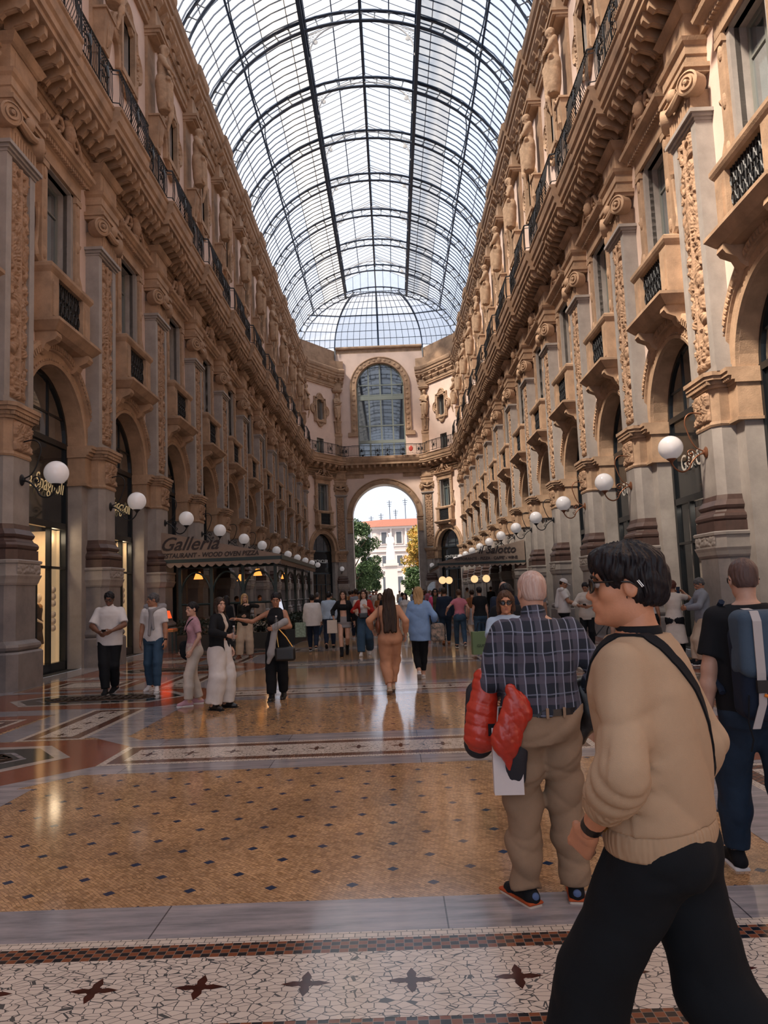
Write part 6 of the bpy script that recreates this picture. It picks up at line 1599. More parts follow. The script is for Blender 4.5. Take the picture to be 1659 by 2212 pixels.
# ------------------------------------------------------------------ people
C = {'white': cloth('white cotton', (.62,.62,.64)), 'black': cloth('black cloth', (.010,.012,.016)), 'denim': cloth('blue denim', (.040,.085,.15), noise=.4), 'navy': cloth('navy cloth', (.015,.025,.05)),
     'dkdenim': cloth('dark denim', (.020,.040,.075), noise=.35), 'cream': cloth('cream cotton', (.60,.55,.50)), 'tan': cloth('tan jersey', (.50,.27,.17)), 'khaki': cloth('khaki chino', (.29,.205,.14), noise=.2),
     'sky': cloth('sky blue cotton', (.20,.34,.60)), 'pale_blue': cloth('pale blue cotton', (.38,.50,.66)), 'pink': cloth('pink cotton', (.55,.20,.27)), 'hotpink': cloth('bright pink jersey', (.60,.08,.20)), 'olive': cloth('olive cotton', (.06,.06,.035)),
     'grey': cloth('grey knit', (.26,.26,.28)), 'brown': cloth('rust brown cloth', (.25,.10,.04)), 'leather': cloth('brown leather', (.14,.045,.025), .4), 'green': cloth('green cotton', (.03,.20,.12)), 'red': cloth('red cloth', (.35,.025,.02)),
     'steelgrey': cloth('blue grey linen', (.22,.24,.29)), 'beige': cloth('light beige cotton', (.52,.42,.33)), 'blackleather': cloth('black leather', (.010,.011,.013), .3), 'rosewhite': cloth('pink striped cotton', (.55,.33,.40), noise=.5), 'tunic': cloth('off white tunic', (.60,.56,.52))}
H_ = {'black': hairm('black hair', (.010,.010,.015)), 'dark': hairm('dark brown hair', (.035,.020,.014)), 'brown': hairm('brown hair', (.10,.05,.03)), 'blond': hairm('blond hair', (.48,.33,.17), (.25,.15,.07)), 'grey': hairm('white grey hair', (.50,.44,.41), (.22,.19,.18)), 'steel': hairm('dark grey hair', (.10,.10,.11))}
LENS = mat('dark sun lens', (.015,.010,.012), .08); CLEARL = glass('clear lens', .85)
CLOTH['GL'] = mat('black spectacle frame', (.010,.009,.009), .25)
deg = math.radians
# --- the man in the camel sweater, closest to the camera
ST = {'R': (.08,-.37,.07,.55,0), 'L': (-.09,.27,.0,-.10,0)}
F1 = Fig(1.79, False, foot=ST, hand={'L': (-.185,.13,.945), 'R': (.20,.04,.90)}, lean=.03, head=(deg(21), .02, 0), pole={-1: (-.75,-.7,0), 1: (.3,-1,-.2)}, build=.96)
M['sweater'] = mat('camel knit sweater', (.43,.31,.205), .95, bump=.35, bscale=420, noise=.10, nscale=5, dist=.003)
M['rib'] = mat('camel ribbed knit', (.38,.27,.175), .95, bump=.9, bscale=75, bdet=0, stretch=(1,1,.02), dist=.01)
def sweater_folds(F):
    el, d = F.el[-1], F.hd[-1]; sh = F.sh[-1]; u = (el-sh)/np.linalg.norm(el-sh)
    def f(X, Y, Z):
        x, y, z = X-el[0], Y-el[1], Z-el[2]; t = x*d[0]+y*d[1]+z*d[2]; r = np.sqrt(np.maximum(x*x+y*y+z*z-t*t, 0))
        w_ = np.exp(-((t-.055)/.065)**2)*np.clip((.14-r)/.05, 0, 1)
        o = .0085*w_*(1-2*np.abs(np.sin(t*62+1.4*np.sin(x*28+z*10)+.8))**.6)
        x, y, z = X-sh[0], Y-sh[1], Z-sh[2]; t = x*u[0]+y*u[1]+z*u[2]; r = np.sqrt(np.maximum(x*x+y*y+z*z-t*t, 0)); w2 = np.exp(-((t-.20)/.10)**2)*np.clip((.16-r)/.06, 0, 1)
        o = o+.006*w2*(1-2*np.abs(np.sin(t*26+x*14))**.5)
        w3 = np.exp(-((Z-F.hz-.20)/.16)**2)*.0065
        return o+w3*(1-2*np.abs(np.sin(X*15+(Z-F.hz)*9*np.sign(-Y+0*X)+np.sin(Z*7)*1.2))**.45)
    return f
p1 = make_person('young man in camel sweater and black trousers striding left, nearest to the camera', (1.25, 2.26), deg(143), F1,
    dict(hair='mop', hairm=H_['black'], glasses=LENS, hand={-1: dict(pn=(.9,-.1,.1), sa=(.1,.55,.5), curls=(.75,.95,1.05,1.1), thumb=.75)}, 
         wear=[dict(k='pants', m=cloth('black wool trousers', (.007,.010,.014)), n='trousers', r=(.018,.040,.050), e=.020, z1=.05, w=1.6, vx=.011), dict(k='top', m=M['sweater'], n='sweater', z0=.045, e=.026, sl=1.42, e1=.022, ae=.45, wide=.004, boxy=1.06, noise=sweater_folds, w=1.2, vx=.0085, fx=6, fz=4, z1=.545)],
         shoe=C['black'], sole=C['white']), 0, 'warm')
k_ = F1.k
def cuff(F, q, f0, f1, r0, r1, m, root, name='cuff'):
    a = F.el[q]+(F.wr[q]-F.el[q])*f0; b = F.el[q]+(F.wr[q]-F.el[q])*f1; mb = MB(); d = (b-a)/np.linalg.norm(b-a)
    mb.tube([tuple(a), tuple(a+d*.008), tuple(b-d*.006), tuple(b)], [r0*.97, r0, r1, r1*.95], 20); return mb.build(name, m, root, 60)
cuff(F1, -1, .36, .60, .066, .058, M['rib'], p1)
_s = F1.sec(.026, .045, .535); mx = max(s_[3] for s_ in _s if s_[0] > F1.hz+.1)*1.06; my = max(s_[4] for s_ in _s if s_[0] > F1.hz+.1)*1.06; b0 = _s[0]
mx, my = max(mx, b0[3]), max(my, b0[4])
sdf('hem_band', [loft([(F1.hz-.022*k_, 0, b0[2], mx+.000, my+.000), (F1.hz+.015*k_, 0, b0[2], mx+.006, my+.006), (F1.hz+.050*k_, 0, b0[2], mx+.002, my+.002)], .01)], .008, M['rib'], p1)
mb = MB(); nk = F1.neck+A3((0,.004,.022)); mb.lathe([(.066,-.028),(.070,-.01),(.066,.012),(.060,.020),(.056,.012),(.058,-.02)], tuple(nk), 24, sy=.95); mb.build('collar', C['black'], p1, 180)
R1 = F1.sh[1]; L1 = F1.sh[-1]
strap(p1, 'sweater', [(L1[0]+.075, .16, F1.hz+.40), (L1[0]+.095, .03, F1.hz+.58), (-.06,-.10, F1.hz+.50), (.06,-.16, F1.hz+.33), (.17,-.10, F1.hz+.14), (.18,.04,F1.hz+.08)], .034, C['black'], 'bag_strap', .004, None, 60)
def watch(F, q, root, m, rr=.031, f=.90):
    w_ = F.el[q]+(F.wr[q]-F.el[q])*f; d = F.hd[q]; mb = MB(); mb.tube([tuple(w_-d*.013), tuple(w_+d*.013)], rr, 18); o = mb.build('watch_strap', m, root, 60)
    s_ = np.cross(d, (0,0,1)); s_ = s_/np.linalg.norm(s_)*-q*1.0; out = s_*rr; mb = MB(); c = w_+out; u = d; v_ = np.cross(d, s_)
    rg = []
    for h_ in (-.004, .008): rg.append([tuple(c+s_*h_+u*a+v_*b) for a, b in ((-.018,-.015),(.018,-.015),(.018,.015),(-.018,.015))])
    mb.ring(rg); mb.build('watch_face', M['brass'] if q < 0 and root is p1 else M['signboard'], o); return o
watch(F1, -1, p1, C['blackleather'])
mb = MB(); e_ = lambda x, y, z: tuple(F1.hc+F1.R@(A3((x,y,z))*F1.hs)); mb.tube([e_(-.088,-.028,.012), e_(-.092,-.040,-.006), e_(-.090,-.044,-.004), e_(-.087,-.032,.014)], .0016, 6); mb.build('hair_clip', M['silver'], p1)
# --- old man in the plaid shirt
def plaid():
    m = bpy.data.materials.new('navy plaid flannel'); m.use_nodes = True; n = m.node_tree; b = n.nodes['Principled BSDF']; b.inputs['Roughness'].default_value = .9
    t = n.nodes.new('ShaderNodeTexCoord'); sp = n.nodes.new('ShaderNodeSeparateXYZ'); n.links.new(t.outputs['Object'], sp.inputs[0])
    nz = n.nodes.new('ShaderNodeTexNoise'); nz.inputs['Scale'].default_value = 5; n.links.new(t.outputs['Object'], nz.inputs['Vector'])
    def stripes(src, per, w_, ph):
        a = n.nodes.new('ShaderNodeMath'); a.operation = 'MULTIPLY_ADD'; a.inputs[1].default_value = 1/per; a.inputs[2].default_value = ph; n.links.new(src, a.inputs[0])
        f = n.nodes.new('ShaderNodeMath'); f.operation = 'FRACT'; n.links.new(a.outputs[0], f.inputs[0]); l = n.nodes.new('ShaderNodeMath'); l.operation = 'LESS_THAN'; l.inputs[1].default_value = w_; n.links.new(f.outputs[0], l.inputs[0]); return l.outputs[0]
    def wob(i, am):
        a = n.nodes.new('ShaderNodeMath'); a.operation = 'MULTIPLY_ADD'; a.inputs[1].default_value = am; n.links.new(nz.outputs['Fac'], a.inputs[0]); n.links.new(sp.outputs[i], a.inputs[2]); return a.outputs[0]
    X_, Z_ = wob(0, .03), wob(2, .03); col = None
    def mix(f, a, c):
        x = n.nodes.new('ShaderNodeMix'); x.data_type = 'RGBA'; g = n.nodes.new('ShaderNodeMath'); g.operation = 'MULTIPLY'; g.inputs[1].default_value = c[3]; n.links.new(f, g.inputs[0]); n.links.new(g.outputs[0], x.inputs[0])
        if isinstance(a, tuple): x.inputs[6].default_value = (*a,1)
        else: n.links.new(a, x.inputs[6])
        x.inputs[7].default_value = (*c[:3],1); return x.outputs[2]
    c = (.012,.018,.032)
    c = mix(stripes(X_, .098, .34, .1), c, (.10,.10,.14,.55)); c = mix(stripes(Z_, .105, .34, .2), c, (.10,.09,.13,.55))
    c = mix(stripes(X_, .049, .12, .62), c, (.28,.32,.42,.75)); c = mix(stripes(Z_, .105, .06, .75), c, (.20,.24,.34,.55))
    n.links.new(c, b.inputs['Base Color'])
    z2 = n.nodes.new('ShaderNodeTexNoise'); z2.inputs['Scale'].default_value = 300; n.links.new(t.outputs['Object'], z2.inputs['Vector']); bp = n.nodes.new('ShaderNodeBump'); bp.inputs['Strength'].default_value = .2; bp.inputs['Distance'].default_value = .003
    n.links.new(z2.outputs['Fac'], bp.inputs['Height']); n.links.new(bp.outputs['Normal'], b.inputs['Normal']); return m
F2_ = Fig(1.72, False, foot={'R': (.135,.02,0,0,.18), 'L': (-.125,-.0,0,0,-.42)}, hand={'L': (-.215,.22,1.02), 'R': (.27,.16,1.00)}, lean=.03, head=(deg(8),.10,.02), pole={-1: (-.35,-1,-.1), 1: (.5,-1,0)}, build=1.22)
p2 = make_person('white haired man in blue plaid shirt and khaki trousers, back to the camera', (1.275, 4.16), deg(92), F2_,
    dict(hair='crop', hairm=hairm('thin white hair', (.60,.50,.46), (.42,.25,.20)), wear=[dict(k='pants', m=C['khaki'], n='trousers', r=(.016,.022,.026), e=.016, w=2.8, len=2.02, vx=.010, z1=.07, fz=12), dict(k='top', m=plaid(), n='plaid_shirt', z0=.045, z1=.54, e=.020, sl=1.98, e1=.017, boxy=.97, w=2.2, vx=.009, collar=1)],
         shoe=cloth('black suede', (.012,.014,.018)), sole=C['cream']), 0, 'light')
mb = MB(); s0 = F2_.sec(.022, .03, .06); mb.ring([[( (a[3]+.002)*math.cos(t*PI/20), a[2]+(a[4]+.002)*math.sin(t*PI/20), z) for t in range(40)] for a, z in ((s0[0], F2_.hz+.045),(s0[-1], F2_.hz+.078))]); mb.build('belt', C['blackleather'], p2)
for q in (-.09, 0, .09):
    y_ = -(s0[0][4]+.004)*math.sqrt(max(0,1-(q/s0[0][3])**2)); mb = MB(); mb.box(q-.007,q+.007,y_-.006,y_+.004,F2_.hz+.035,F2_.hz+.086); mb.build('belt_loop', C['khaki'], p2)
for q in (1,-1):
    fp_, (b_, fw, up, sdv) = F2_.foot(q, .006); Rs = np.stack([sdv, fw, up], 1)
    sdf('shoe_heel_patch', [ellp(b_-fw*.072+up*.012, (.022,.016,.022), Rs)], .005, cloth('blue suede', (.10,.16,.33)), p2); sdf('shoe_band', [boxp(b_-up*.020+fw*.060, (.046,.142,.008), Rs, .004, .008)], .006, cloth('orange rubber', (.45,.09,.03)), p2)
M['puffer'] = mat('glossy red quilted nylon', (.50,.030,.012), .28, spec=.7, bump=.5, bscale=13, bdet=3, noise=.3, nscale=8, dist=.015)
M['darklining'] = mat('navy jacket lining', (.010,.014,.025), .5)
def puffer():
    root = empty('puffer_jacket', (0,0,0)); tag(root, 'glossy red quilted puffer jacket draped over the forearm of the plaid shirted man', 'jacket')
    y = 4.02
    def q(X, Y, Z):
        return -.008*np.abs(np.sin((Z+.25*X)*PI/.060))**.45+.007+.0018*np.sin(X*90+Z*60)*np.sin(Z*110)
    A = [cone((.990,y+.14,1.14),(.962,y+.12,.85), .064, .088, .04, (0,1,0), 1.5), cone((.945,y+.12,.98),(.925,y+.12,.84), .060, .055, .04, (0,1,0), 1.5), cone((.99,y+.12,.95),(.98,y+.12,.83), .05, .05, .03, (0,1,0), 1.5)]
    o = sdf('hanging_sleeve', A, .006, M['puffer'], root, q)
    def q2(X, Y, Z):
        u = (X-1.06)*.8+(Z-.9)*.6; return -.007*np.abs(np.sin(u*PI/.060))**.45+.006+.0018*np.sin(X*110-Z*70)*np.sin(Z*100+X*40)
    Bq = [cone((1.105,y+.0,1.10),(1.160,y-.0,.98), .030, .045, .05, (0,1,0), 1.5), cone((1.125,y,1.0),(1.065,y+.0,.84), .072, .074, .05, (0,1,0), 1.8), cone((1.070,y+.0,.86),(1.075,y+.01,.70), .066, .010, .04, (0,1,0), 1.7)]
    sdf('body_panel', Bq, .006, M['puffer'], root, q2)
    D = [cone((.955,y+.19,1.06),(.945,y+.18,.80), .066, .080, .03, (0,1,0), 1.7), cone((1.165,y+.03,1.0),(1.10,y+.035,.70), .050, .030, .03, (0,1,0), 2.2), cone((1.10,y+.035,.75),(1.085,y+.04,.64), .045, .012, .03, (0,1,0), 2.0), cone((1.15,y+.03,.86),(1.13,y+.05,.64), .04, .035, .03, (0,1,0), 1.8)]
    sdf('lining', D, .010, M['darklining'], root)
    mb = MB(); mb.box(.985,1.035,y+.050,y+.058,.86,.92); mb.build('black_patch', C['black'], root)
puffer()
root = empty('paper_bag', (1.075,4.10,0)); tag(root, 'white paper bag hanging below the red puffer jacket', 'bag')
mb = MB(); mb.ring([[(-.075,-.04,z),(.075-.0,-.05,z),(.07,.05,z),(-.07,.05,z)] for z in (.565,.60,.90)]); mb.build('body', mat('white paper', (.66,.65,.68), .7, noise=.06), root); mb = MB(); mb.tube([(-.04,0,.90),(-.03,0,1.0),(.03,0,1.0),(.04,0,.90)], .004, 6); mb.build('handle', C['white'], root)
root = empty('folded_jacket', (1.545,4.25,0)); tag(root, 'black jacket bundled over the right arm of the plaid shirted man', 'jacket')
sdf('cloth', [cone((-.02,.0,1.06),(.03,.02,.90), .06, .075, .05), cone((.0,0,.92),(-.06,.02,.80), .07, .04, .04)], .011, C['blackleather'], root, wrinkle(.012, 4, 16, 12))
# --- man with the backpack at the right edge
F3 = Fig(1.77, False, foot={'R': (.10,-.22,.04,.4,0), 'L': (-.10,.20,0,0,0)}, hand={'L': (-.27,.02,.86), 'R': (.27,.05,.86)}, lean=.02, head=(deg(-6),.08,0), build=1.12)
p3 = make_person('man with shaved head, black t-shirt and dark jeans seen from behind at the right edge', (2.50, 4.35), deg(88), F3,
    dict(hair='crop', hairm=hairm('shaved dark stubble', (.13,.085,.078), (.07,.045,.042)), glasses=CLEARL, wear=[dict(k='pants', m=C['dkdenim'], n='jeans', r=(.014,.02,.022), e=.012, w=1.8), dict(k='top', m=C['black'], n='t_shirt', z0=-.02, z1=.545, e=.022, sl=.75, wide=.012, boxy=1.0, w=1.6)], shoe=C['black'], sole=C['white']), 0, 'light')
def backpack():
    rz = deg(88)-PI/2; root = empty('backpack', (2.50,4.35,0), rz); root.scale = (1.16,1,1.04); tag(root, 'blue grey backpack with pale webbing straps worn by the man at the right edge', 'backpack')
    bz = F3.hz; y = -.22; bl = mat('slate blue canvas', (.045,.085,.14), .8, bump=.4, bscale=200, noise=.2, dist=.003); wb = mat('pale grey webbing', (.42,.41,.42), .8)
    sdf('main_pack', [boxp((0,y-.02,bz+.17), (.165,.105,.235), None, .03, .06), boxp((0,y+.03,bz+.36), (.13,.07,.10), None, .05, .05)], .009, C['navy'], root, wrinkle(.005, 8))
    sdf('top_flap', [boxp((0,y-.055,bz+.315), (.172,.10,.165), None, .03, .05)], .009, bl, root, wrinkle(.004, 9))
    for s in (-1, 1):
        mb = MB(); x = s*.105; yb = y-.163
        mb.ring([[(x-.019,yy,zz),(x+.019,yy,zz),(x+.019,yy-.005,zz),(x-.019,yy-.005,zz)] for yy, zz in ((y-.02,bz+.489),(yb+.03,bz+.478),(yb,bz+.43),(yb,bz+.18),(yb+.005,bz+.14))]); st = mb.build('webbing_strap', wb, root)
        mb = MB(); mb.box(x-.023,x+.023,yb-.012,yb+.01,bz+.085,bz+.145); mb.build('buckle', M['iron'], root)
        mb = MB(); mb.ring([[(x+s*d-.017,yy,zz),(x+s*d+.017,yy,zz),(x+s*d+.017,yy-.005,zz),(x+s*d-.017,yy-.005,zz)] for d, yy, zz in ((0,yb+.002,bz+.085),(0,yb+.012,bz+.03),(.03,yb+.03,bz-.09))]); mb.build('lower_strap', wb, root)
        mb = MB(); mb.tube([(s*.13,-.02,bz+.52),(s*.13,.06,bz+.47),(s*.15,.13,bz+.36),(s*.17,.10,bz+.2),(s*.18,-.08,bz+.05)], .016, 6); mb.build('shoulder_strap', C['navy'], root)
    mb = MB(); mb.tube([(-.10,y-.168,bz+.075),(-.04,y-.180,bz+.05),(.04,y-.180,bz+.05),(.10,y-.168,bz+.065)], .008, 8); mb.build('orange_pull', mat('orange rubber cord', (.75,.22,.02), .5), root, 180)
    mb = MB(); 
    mb.tube([(-.15,y-.12,bz+.07),(-.165,y-.13,bz-.06),(-.15,y-.13,bz-.14),(-.16,y-.12,bz-.20)], .004, 5); mb.build('black_cord', C['black'], root)
    mb = MB(); mb.tube([(-.05,y-.157,bz+.185),(-.03,y-.159,bz+.190),(-.005,y-.16,bz+.190)], .004, 5); mb.lathe([(.011,0),(.011,.004),(0,.004)], (.005,y-.158,bz+.188), 10) if False else None; mb.build('pale_logo', wb, root)
backpack()
P_PH = None
def phone(world, rz, label, tilt=.5, m=None):
    mb = MB(); mb.T = Matrix.Rotation(tilt, 4, 'X'); mb.box(-.036,.036,-.075,.075,-.004,.004); o = mb.build('phone', m or M['signboard']); o.location = world; o.rotation_euler = (0,0,rz); tag(o, label, 'phone'); return o
def wpos(loc, hd, p):
    a = hd-PI/2; return (loc[0]+p[0]*math.cos(a)-p[1]*math.sin(a), loc[1]+p[0]*math.sin(a)+p[1]*math.cos(a), p[2])
def tote(loc, w_, h_, z, m, label, rz=0, txt=None, hl=.16, cat='bag', d=.10):
    root = empty('shopping_bag', (loc[0],loc[1],0), rz); tag(root, label, cat); mb = MB()
    mb.ring([[(-w_/2,-d/2,zz),(w_/2,-d/2,zz),(w_/2,d/2,zz),(-w_/2,d/2,zz)] for zz in (z, z+h_*.5, z+h_)])
    mb.build('body', m, root)
    for s in (-1, 1):
        mb = MB(); mb.tube([(-w_*.25,s*d*.4,z+h_),(-w_*.15,s*.01,z+h_+hl),(w_*.15,s*.01,z+h_+hl),(w_*.25,s*d*.4,z+h_)], .004, 5); mb.build('handle', C['black'], root)
    if txt: text(txt, 'lettering', w_*.20, mat('dark green print', (.02,.04,.02), .6), root, (0,-d/2-.003,z+h_*.38), (PI/2,0,0), 0, .002)
    return root
def walk(a=.26, lead='L', w_=.085, lift=.05):
    o = 'R' if lead == 'L' else 'L'; s = {'R': 1, 'L': -1}
    return {lead: (s[lead]*w_, a, 0, -.08, 0), o: (s[o]*w_, -a, lift, .45, 0)}
# --- woman with the phone behind the plaid shirted man
F4 = Fig(1.60, True, hand={'R': (.02,.34,1.18), 'L': (-.20,.25,.98)}, head=(deg(-8),.10,0), build=1.15, pole={1: (1,-.3,-.6), -1: (-1,-.4,-.3)})
L4 = (1.60, 7.5); h4 = deg(-88)
make_person('woman in pale blue t-shirt and sunglasses holding up a phone, behind the plaid shirted man', L4, h4, F4, dict(hair='bob', hairm=H_['brown'], glasses=LENS, wear=[dict(k='pants', m=C['black'], n='trousers', r=(.02,.03,.03)), dict(k='top', m=C['pale_blue'], n='t_shirt', sl=.8, z0=-.06, e=.022, boxy=.95)], shoe=C['white']), 1, 'warm')
phone(wpos(L4, h4, (.0,.40,1.235)), h4-PI/2, 'black phone held up by the woman in sunglasses and pale blue t-shirt', 1.25)
o = sdf('draped_coat', [cone((-.17,.26,1.03),(-.20,.25,.62), .075, .09, .04, (0,1,0), 1.2), cone((-.09,.26,1.02),(-.16,.24,.66), .06, .08, .04, (0,1,0), 1.2)], .014, C['black'], None, wrinkle(.008,2)); o.location = (L4[0],L4[1],0); o.rotation_euler = (0,0,h4-PI/2); tag(o, 'dark coat draped over the arm of the woman in pale blue t-shirt', 'coat')
F5 = Fig(1.68, True, hand={'R': (.10,.28,1.15), 'L': (-.26,.05,.88)}, head=(0,.25,0)); L5 = (1.86, 9.2)
make_person('black haired woman in dark jacket looking at her phone, behind the sunglasses woman', L5, deg(-100), F5, dict(hair='long', hairm=H_['black'], wear=[dict(k='pants', m=C['black'], n='trousers'), dict(k='top', m=C['black'], n='jacket', sl=1.95, e=.028, z0=-.1)], shoe=C['white']), 2, 'warm')
phone(wpos(L5, deg(-100), (.09,.33,1.20)), deg(-100)-PI/2, 'phone in the hand of the black haired woman in dark jacket', .9)
tote((1.53, 9.05), .24, .26, .86, mat('green paper', (.10,.17,.085), .7), 'green paper shopping bag with black handles beside the woman in the blue t-shirt', .1, 'GUCCI', .10)
F6 = Fig(1.74, False, build=1.1, head=(0,.1,0)); make_person('bald man in dark suit and white collar facing the camera in the crowd', (2.46, 13.6), deg(-95), F6, dict(wear=[dict(k='pants', m=C['navy'], n='trousers'), dict(k='top', m=C['navy'], n='jacket', sl=1.95, e=.028, z0=-.12, collar=1)], glasses=CLEARL, shoe=C['black']), 2, 'light')
# --- left group
Fa = Fig(1.86, False, foot={'R': (.02,.20,0,0,0), 'L': (-.05,-.16,.03,.3,.3)}, hand={'R': (.11,.30,1.10), 'L': (-.11,.31,1.12)}, head=(deg(4),.30,0), build=1.14, pole={1:(1.1,-.6,-.3),-1:(-1.1,-.6,-.3)})
La, ha = (-4.62, 13.95), deg(-84)
pa = make_person('dark haired man in white polo shirt looking down at his hands, far left', La, ha, Fa, dict(hair='short', hairm=H_['black'], glasses=CLEARL, wear=[dict(k='pants', m=C['black'], n='trousers', r=(.02,.022,.022)), dict(k='top', m=C['white'], n='polo_shirt', sl=.85, wide=.02, z0=-.10, e=.026, collar=1, boxy=1.0)], shoe=C['black'], sole=C['grey']), 1, 'dark')
phone(wpos(La, ha, (0,.37,1.12)), ha-PI/2, 'dark phone held by the man in white polo shirt at far left', .5)
Fb = Fig(1.79, False, foot={'L': (-.10,.14,0,0,-.3), 'R': (.13,-.12,.0,.1,.25)}, hand={'R': (.25,.02,.88), 'L': (-.25,.10,.86)}, head=(deg(-60),.12,0), build=1.05)
Lb, hb_ = (-3.86, 14.1), deg(-95)
pb = make_person('grey haired man in white t-shirt and blue jeans turning his head, left of the terrace', Lb, hb_, Fb, dict(hair='short', hairm=H_['steel'], wear=[dict(k='pants', m=C['denim'], n='jeans', r=(.012,.016,.014)), dict(k='top', m=C['white'], n='t_shirt', sl=.75, wide=.014, z0=-.04, e=.018)], shoe=C['white'], sole=C['white']), 1, 'tan')
watch(Fb, -1, pb, C['black'])
o = sdf('grey_sweater', [cone((-.16,-.05,1.52),(-.02,.14,1.44), .035,.035,.03), cone((.16,-.05,1.52),(.0,.145,1.42), .035,.035,.03), cone((-.17,-.05,1.52),(.17,-.05,1.52), .05,.05,.04), cone((0,.15,1.44),(.03,.165,1.02), .032,.026,.02), cone((0,.15,1.44),(-.05,.165,1.12), .030,.024,.02)], .012, C['grey'], None, wrinkle(.004,3)); o.location = (*Lb,0); o.rotation_euler = (0,0,hb_-PI/2); tag(o, 'grey sweater knotted round the shoulders of the man in blue jeans', 'sweater')
Fc = Fig(1.60, True, foot={'L': (-.09,.12,0,0,.1), 'R': (.10,-.10,0,0,.4)}, hand={'L': (-.22,.10,.84), 'R': (.22,.10,.86)}, head=(deg(15),.05,0))
Lc, hc_ = (-2.62, 12.1), deg(-150)
pc = make_person('dark haired woman in pink striped t-shirt and cream trousers with a black bag, left group', Lc, hc_, Fc, dict(hair='bun', hairm=H_['black'], wear=[dict(k='pants', m=C['cream'], n='trousers', r=(.012,.02,.026)), dict(k='top', m=C['rosewhite'], n='t_shirt', sl=.75, z0=-.02, wide=.015)], shoe=C['rosewhite'], sole=C['white']), 1, 'light')
strap(pc, 't_shirt', [(-.12,.05,Fc.hz+.50),(.0,.16,Fc.hz+.30),(.15,.08,Fc.hz+.05)], .02, C['black'])
o = sdf('sling_bag', [ellp((.19,.02,Fc.hz-.02),(.09,.16,.15)), ellp((.17,.10,Fc.hz+.06),(.05,.08,.08))], .012, C['black'], None, wrinkle(.006,5)); o.location = (*Lc,0); o.rotation_euler = (0,0,hc_-PI/2); tag(o, 'slouchy black bag at the hip of the woman in pink striped t-shirt', 'bag')
Fd = Fig(1.65, True, foot={'L': (-.13,.02,0,0,-.1), 'R': (.13,-.03,0,0,.2)}, hand={'R': (.17,.27,1.07), 'L': (-.18,.10,.86)}, head=(deg(-25),0,0), pole={1:(1,-.6,-.3),-1:(-1,-.8,-.2)})
Ld, hd_ = (-2.10, 11.55), deg(-20)
pd_ = make_person('woman in long black jacket and baggy white cargo trousers holding a bottle, left group', Ld, hd_, Fd, dict(hair='long', hairm=H_['dark'], wear=[dict(k='pants', m=C['white'], n='cargo_trousers', r=(.045,.065,.075), e=.02, w=2.4, len=1.96), dict(k='top', m=C['cream'], n='crop_top', sl=0, z0=.16, e=.010, tank=1), dict(k='top', m=C['black'], n='jacket', sl=1.9, z0=-.30, e=.034, open=.055, boxy=1.0)], shoe=C['blackleather'], sole=C['black']), 1, 'light')
def bottle(world, label):
    root = empty('water_bottle', world); tag(root, label, 'bottle'); mb = MB(); mb.lathe([(.028,0),(.033,.01),(.033,.15),(.014,.19),(.013,.205)], n=14); mb.build('body', M['shopglass'], root, 60); mb = MB(); mb.lathe([(.015,.2),(.015,.22),(0,.22)], n=10); mb.build('cap', C['white'], root)
bottle(tuple(A3(wpos(Ld, hd_, (.17,.36,1.0)))), 'clear plastic water bottle held by the woman in white cargo trousers')
Fe = Fig(1.70, True, foot={'R': (.08,.12,0,0,0), 'L': (-.07,-.10,.02,.2,0)}, hand={'R': (.58,.20,1.28), 'L': (-.04,.27,1.12)}, head=(deg(8),.22,0), pole={1:(.2,-.3,-1),-1:(-1,-.4,-.4)})
Le, he = (-1.36, 12.35), deg(-92)
pe = make_person('woman in black sleeveless top and black trousers reaching out one arm, centre left', Le, he, Fe, dict(hair='bun', hairm=H_['black'], hand={1: dict(pn=(0,0,-1), sa=(0,1,0))}, wear=[dict(k='pants', m=C['black'], n='trousers', r=(.015,.022,.028)), dict(k='top', m=C['black'], n='sleeveless_top', sl=0, tank=1, z0=-.08)], shoe=C['blackleather'], boot=1), 1, 'tan')
phone(wpos(Le, he, (.66,.22,1.275)), he-PI/2, 'small camera phone in the outstretched hand of the woman in black', .1, C['grey'])
o = sdf('grey_jacket', [cone((-.17,.20,1.22),(-.02,.28,1.14), .055,.05,.04), cone((-.02,.27,1.12),(.05,.24,.74), .045,.06,.04, (0,1,0), 1.3), cone((.05,.24,.74),(.10,.22,.60), .05,.03,.03)], .012, cloth('pale grey cotton', (.33,.34,.36)), None, wrinkle(.006,7)); o.location = (*Le,0); o.rotation_euler = (0,0,he-PI/2); tag(o, 'pale grey jacket hanging over the forearm of the woman in black', 'jacket')
root = empty('shoulder_bag', wpos(Le, he, (-.17,.24,0)), he-PI/2); tag(root, 'black leather bag on a gold chain carried by the woman in black', 'bag')
sdf('bag_body', [boxp((0,0,.72),(.16,.05,.11), None, .02, .04)], .010, C['blackleather'], root); mb = MB(); mb.tube([(.10,0,.82),(.12,0,.98),(.12,0,1.12)], .010, 6); mb.tube([(-.12,0,.82),(-.02,.0,.98),(.10,0,1.12)], .010, 6); mb.build('gold_chain', M['brass'], root)
bottle(tuple(A3(wpos(Le, he, (-.06,.34,1.10)))), 'clear bottle held against the chest of the woman in black')
Ff = Fig(1.74, True, foot={'R': (.16,.05,0,0,.4), 'L': (-.12,-.05,0,0,-.2)}, hand={'L': (-.10,.20,1.42), 'R': (.05,.24,1.12)}, head=(deg(10),0,0)); 
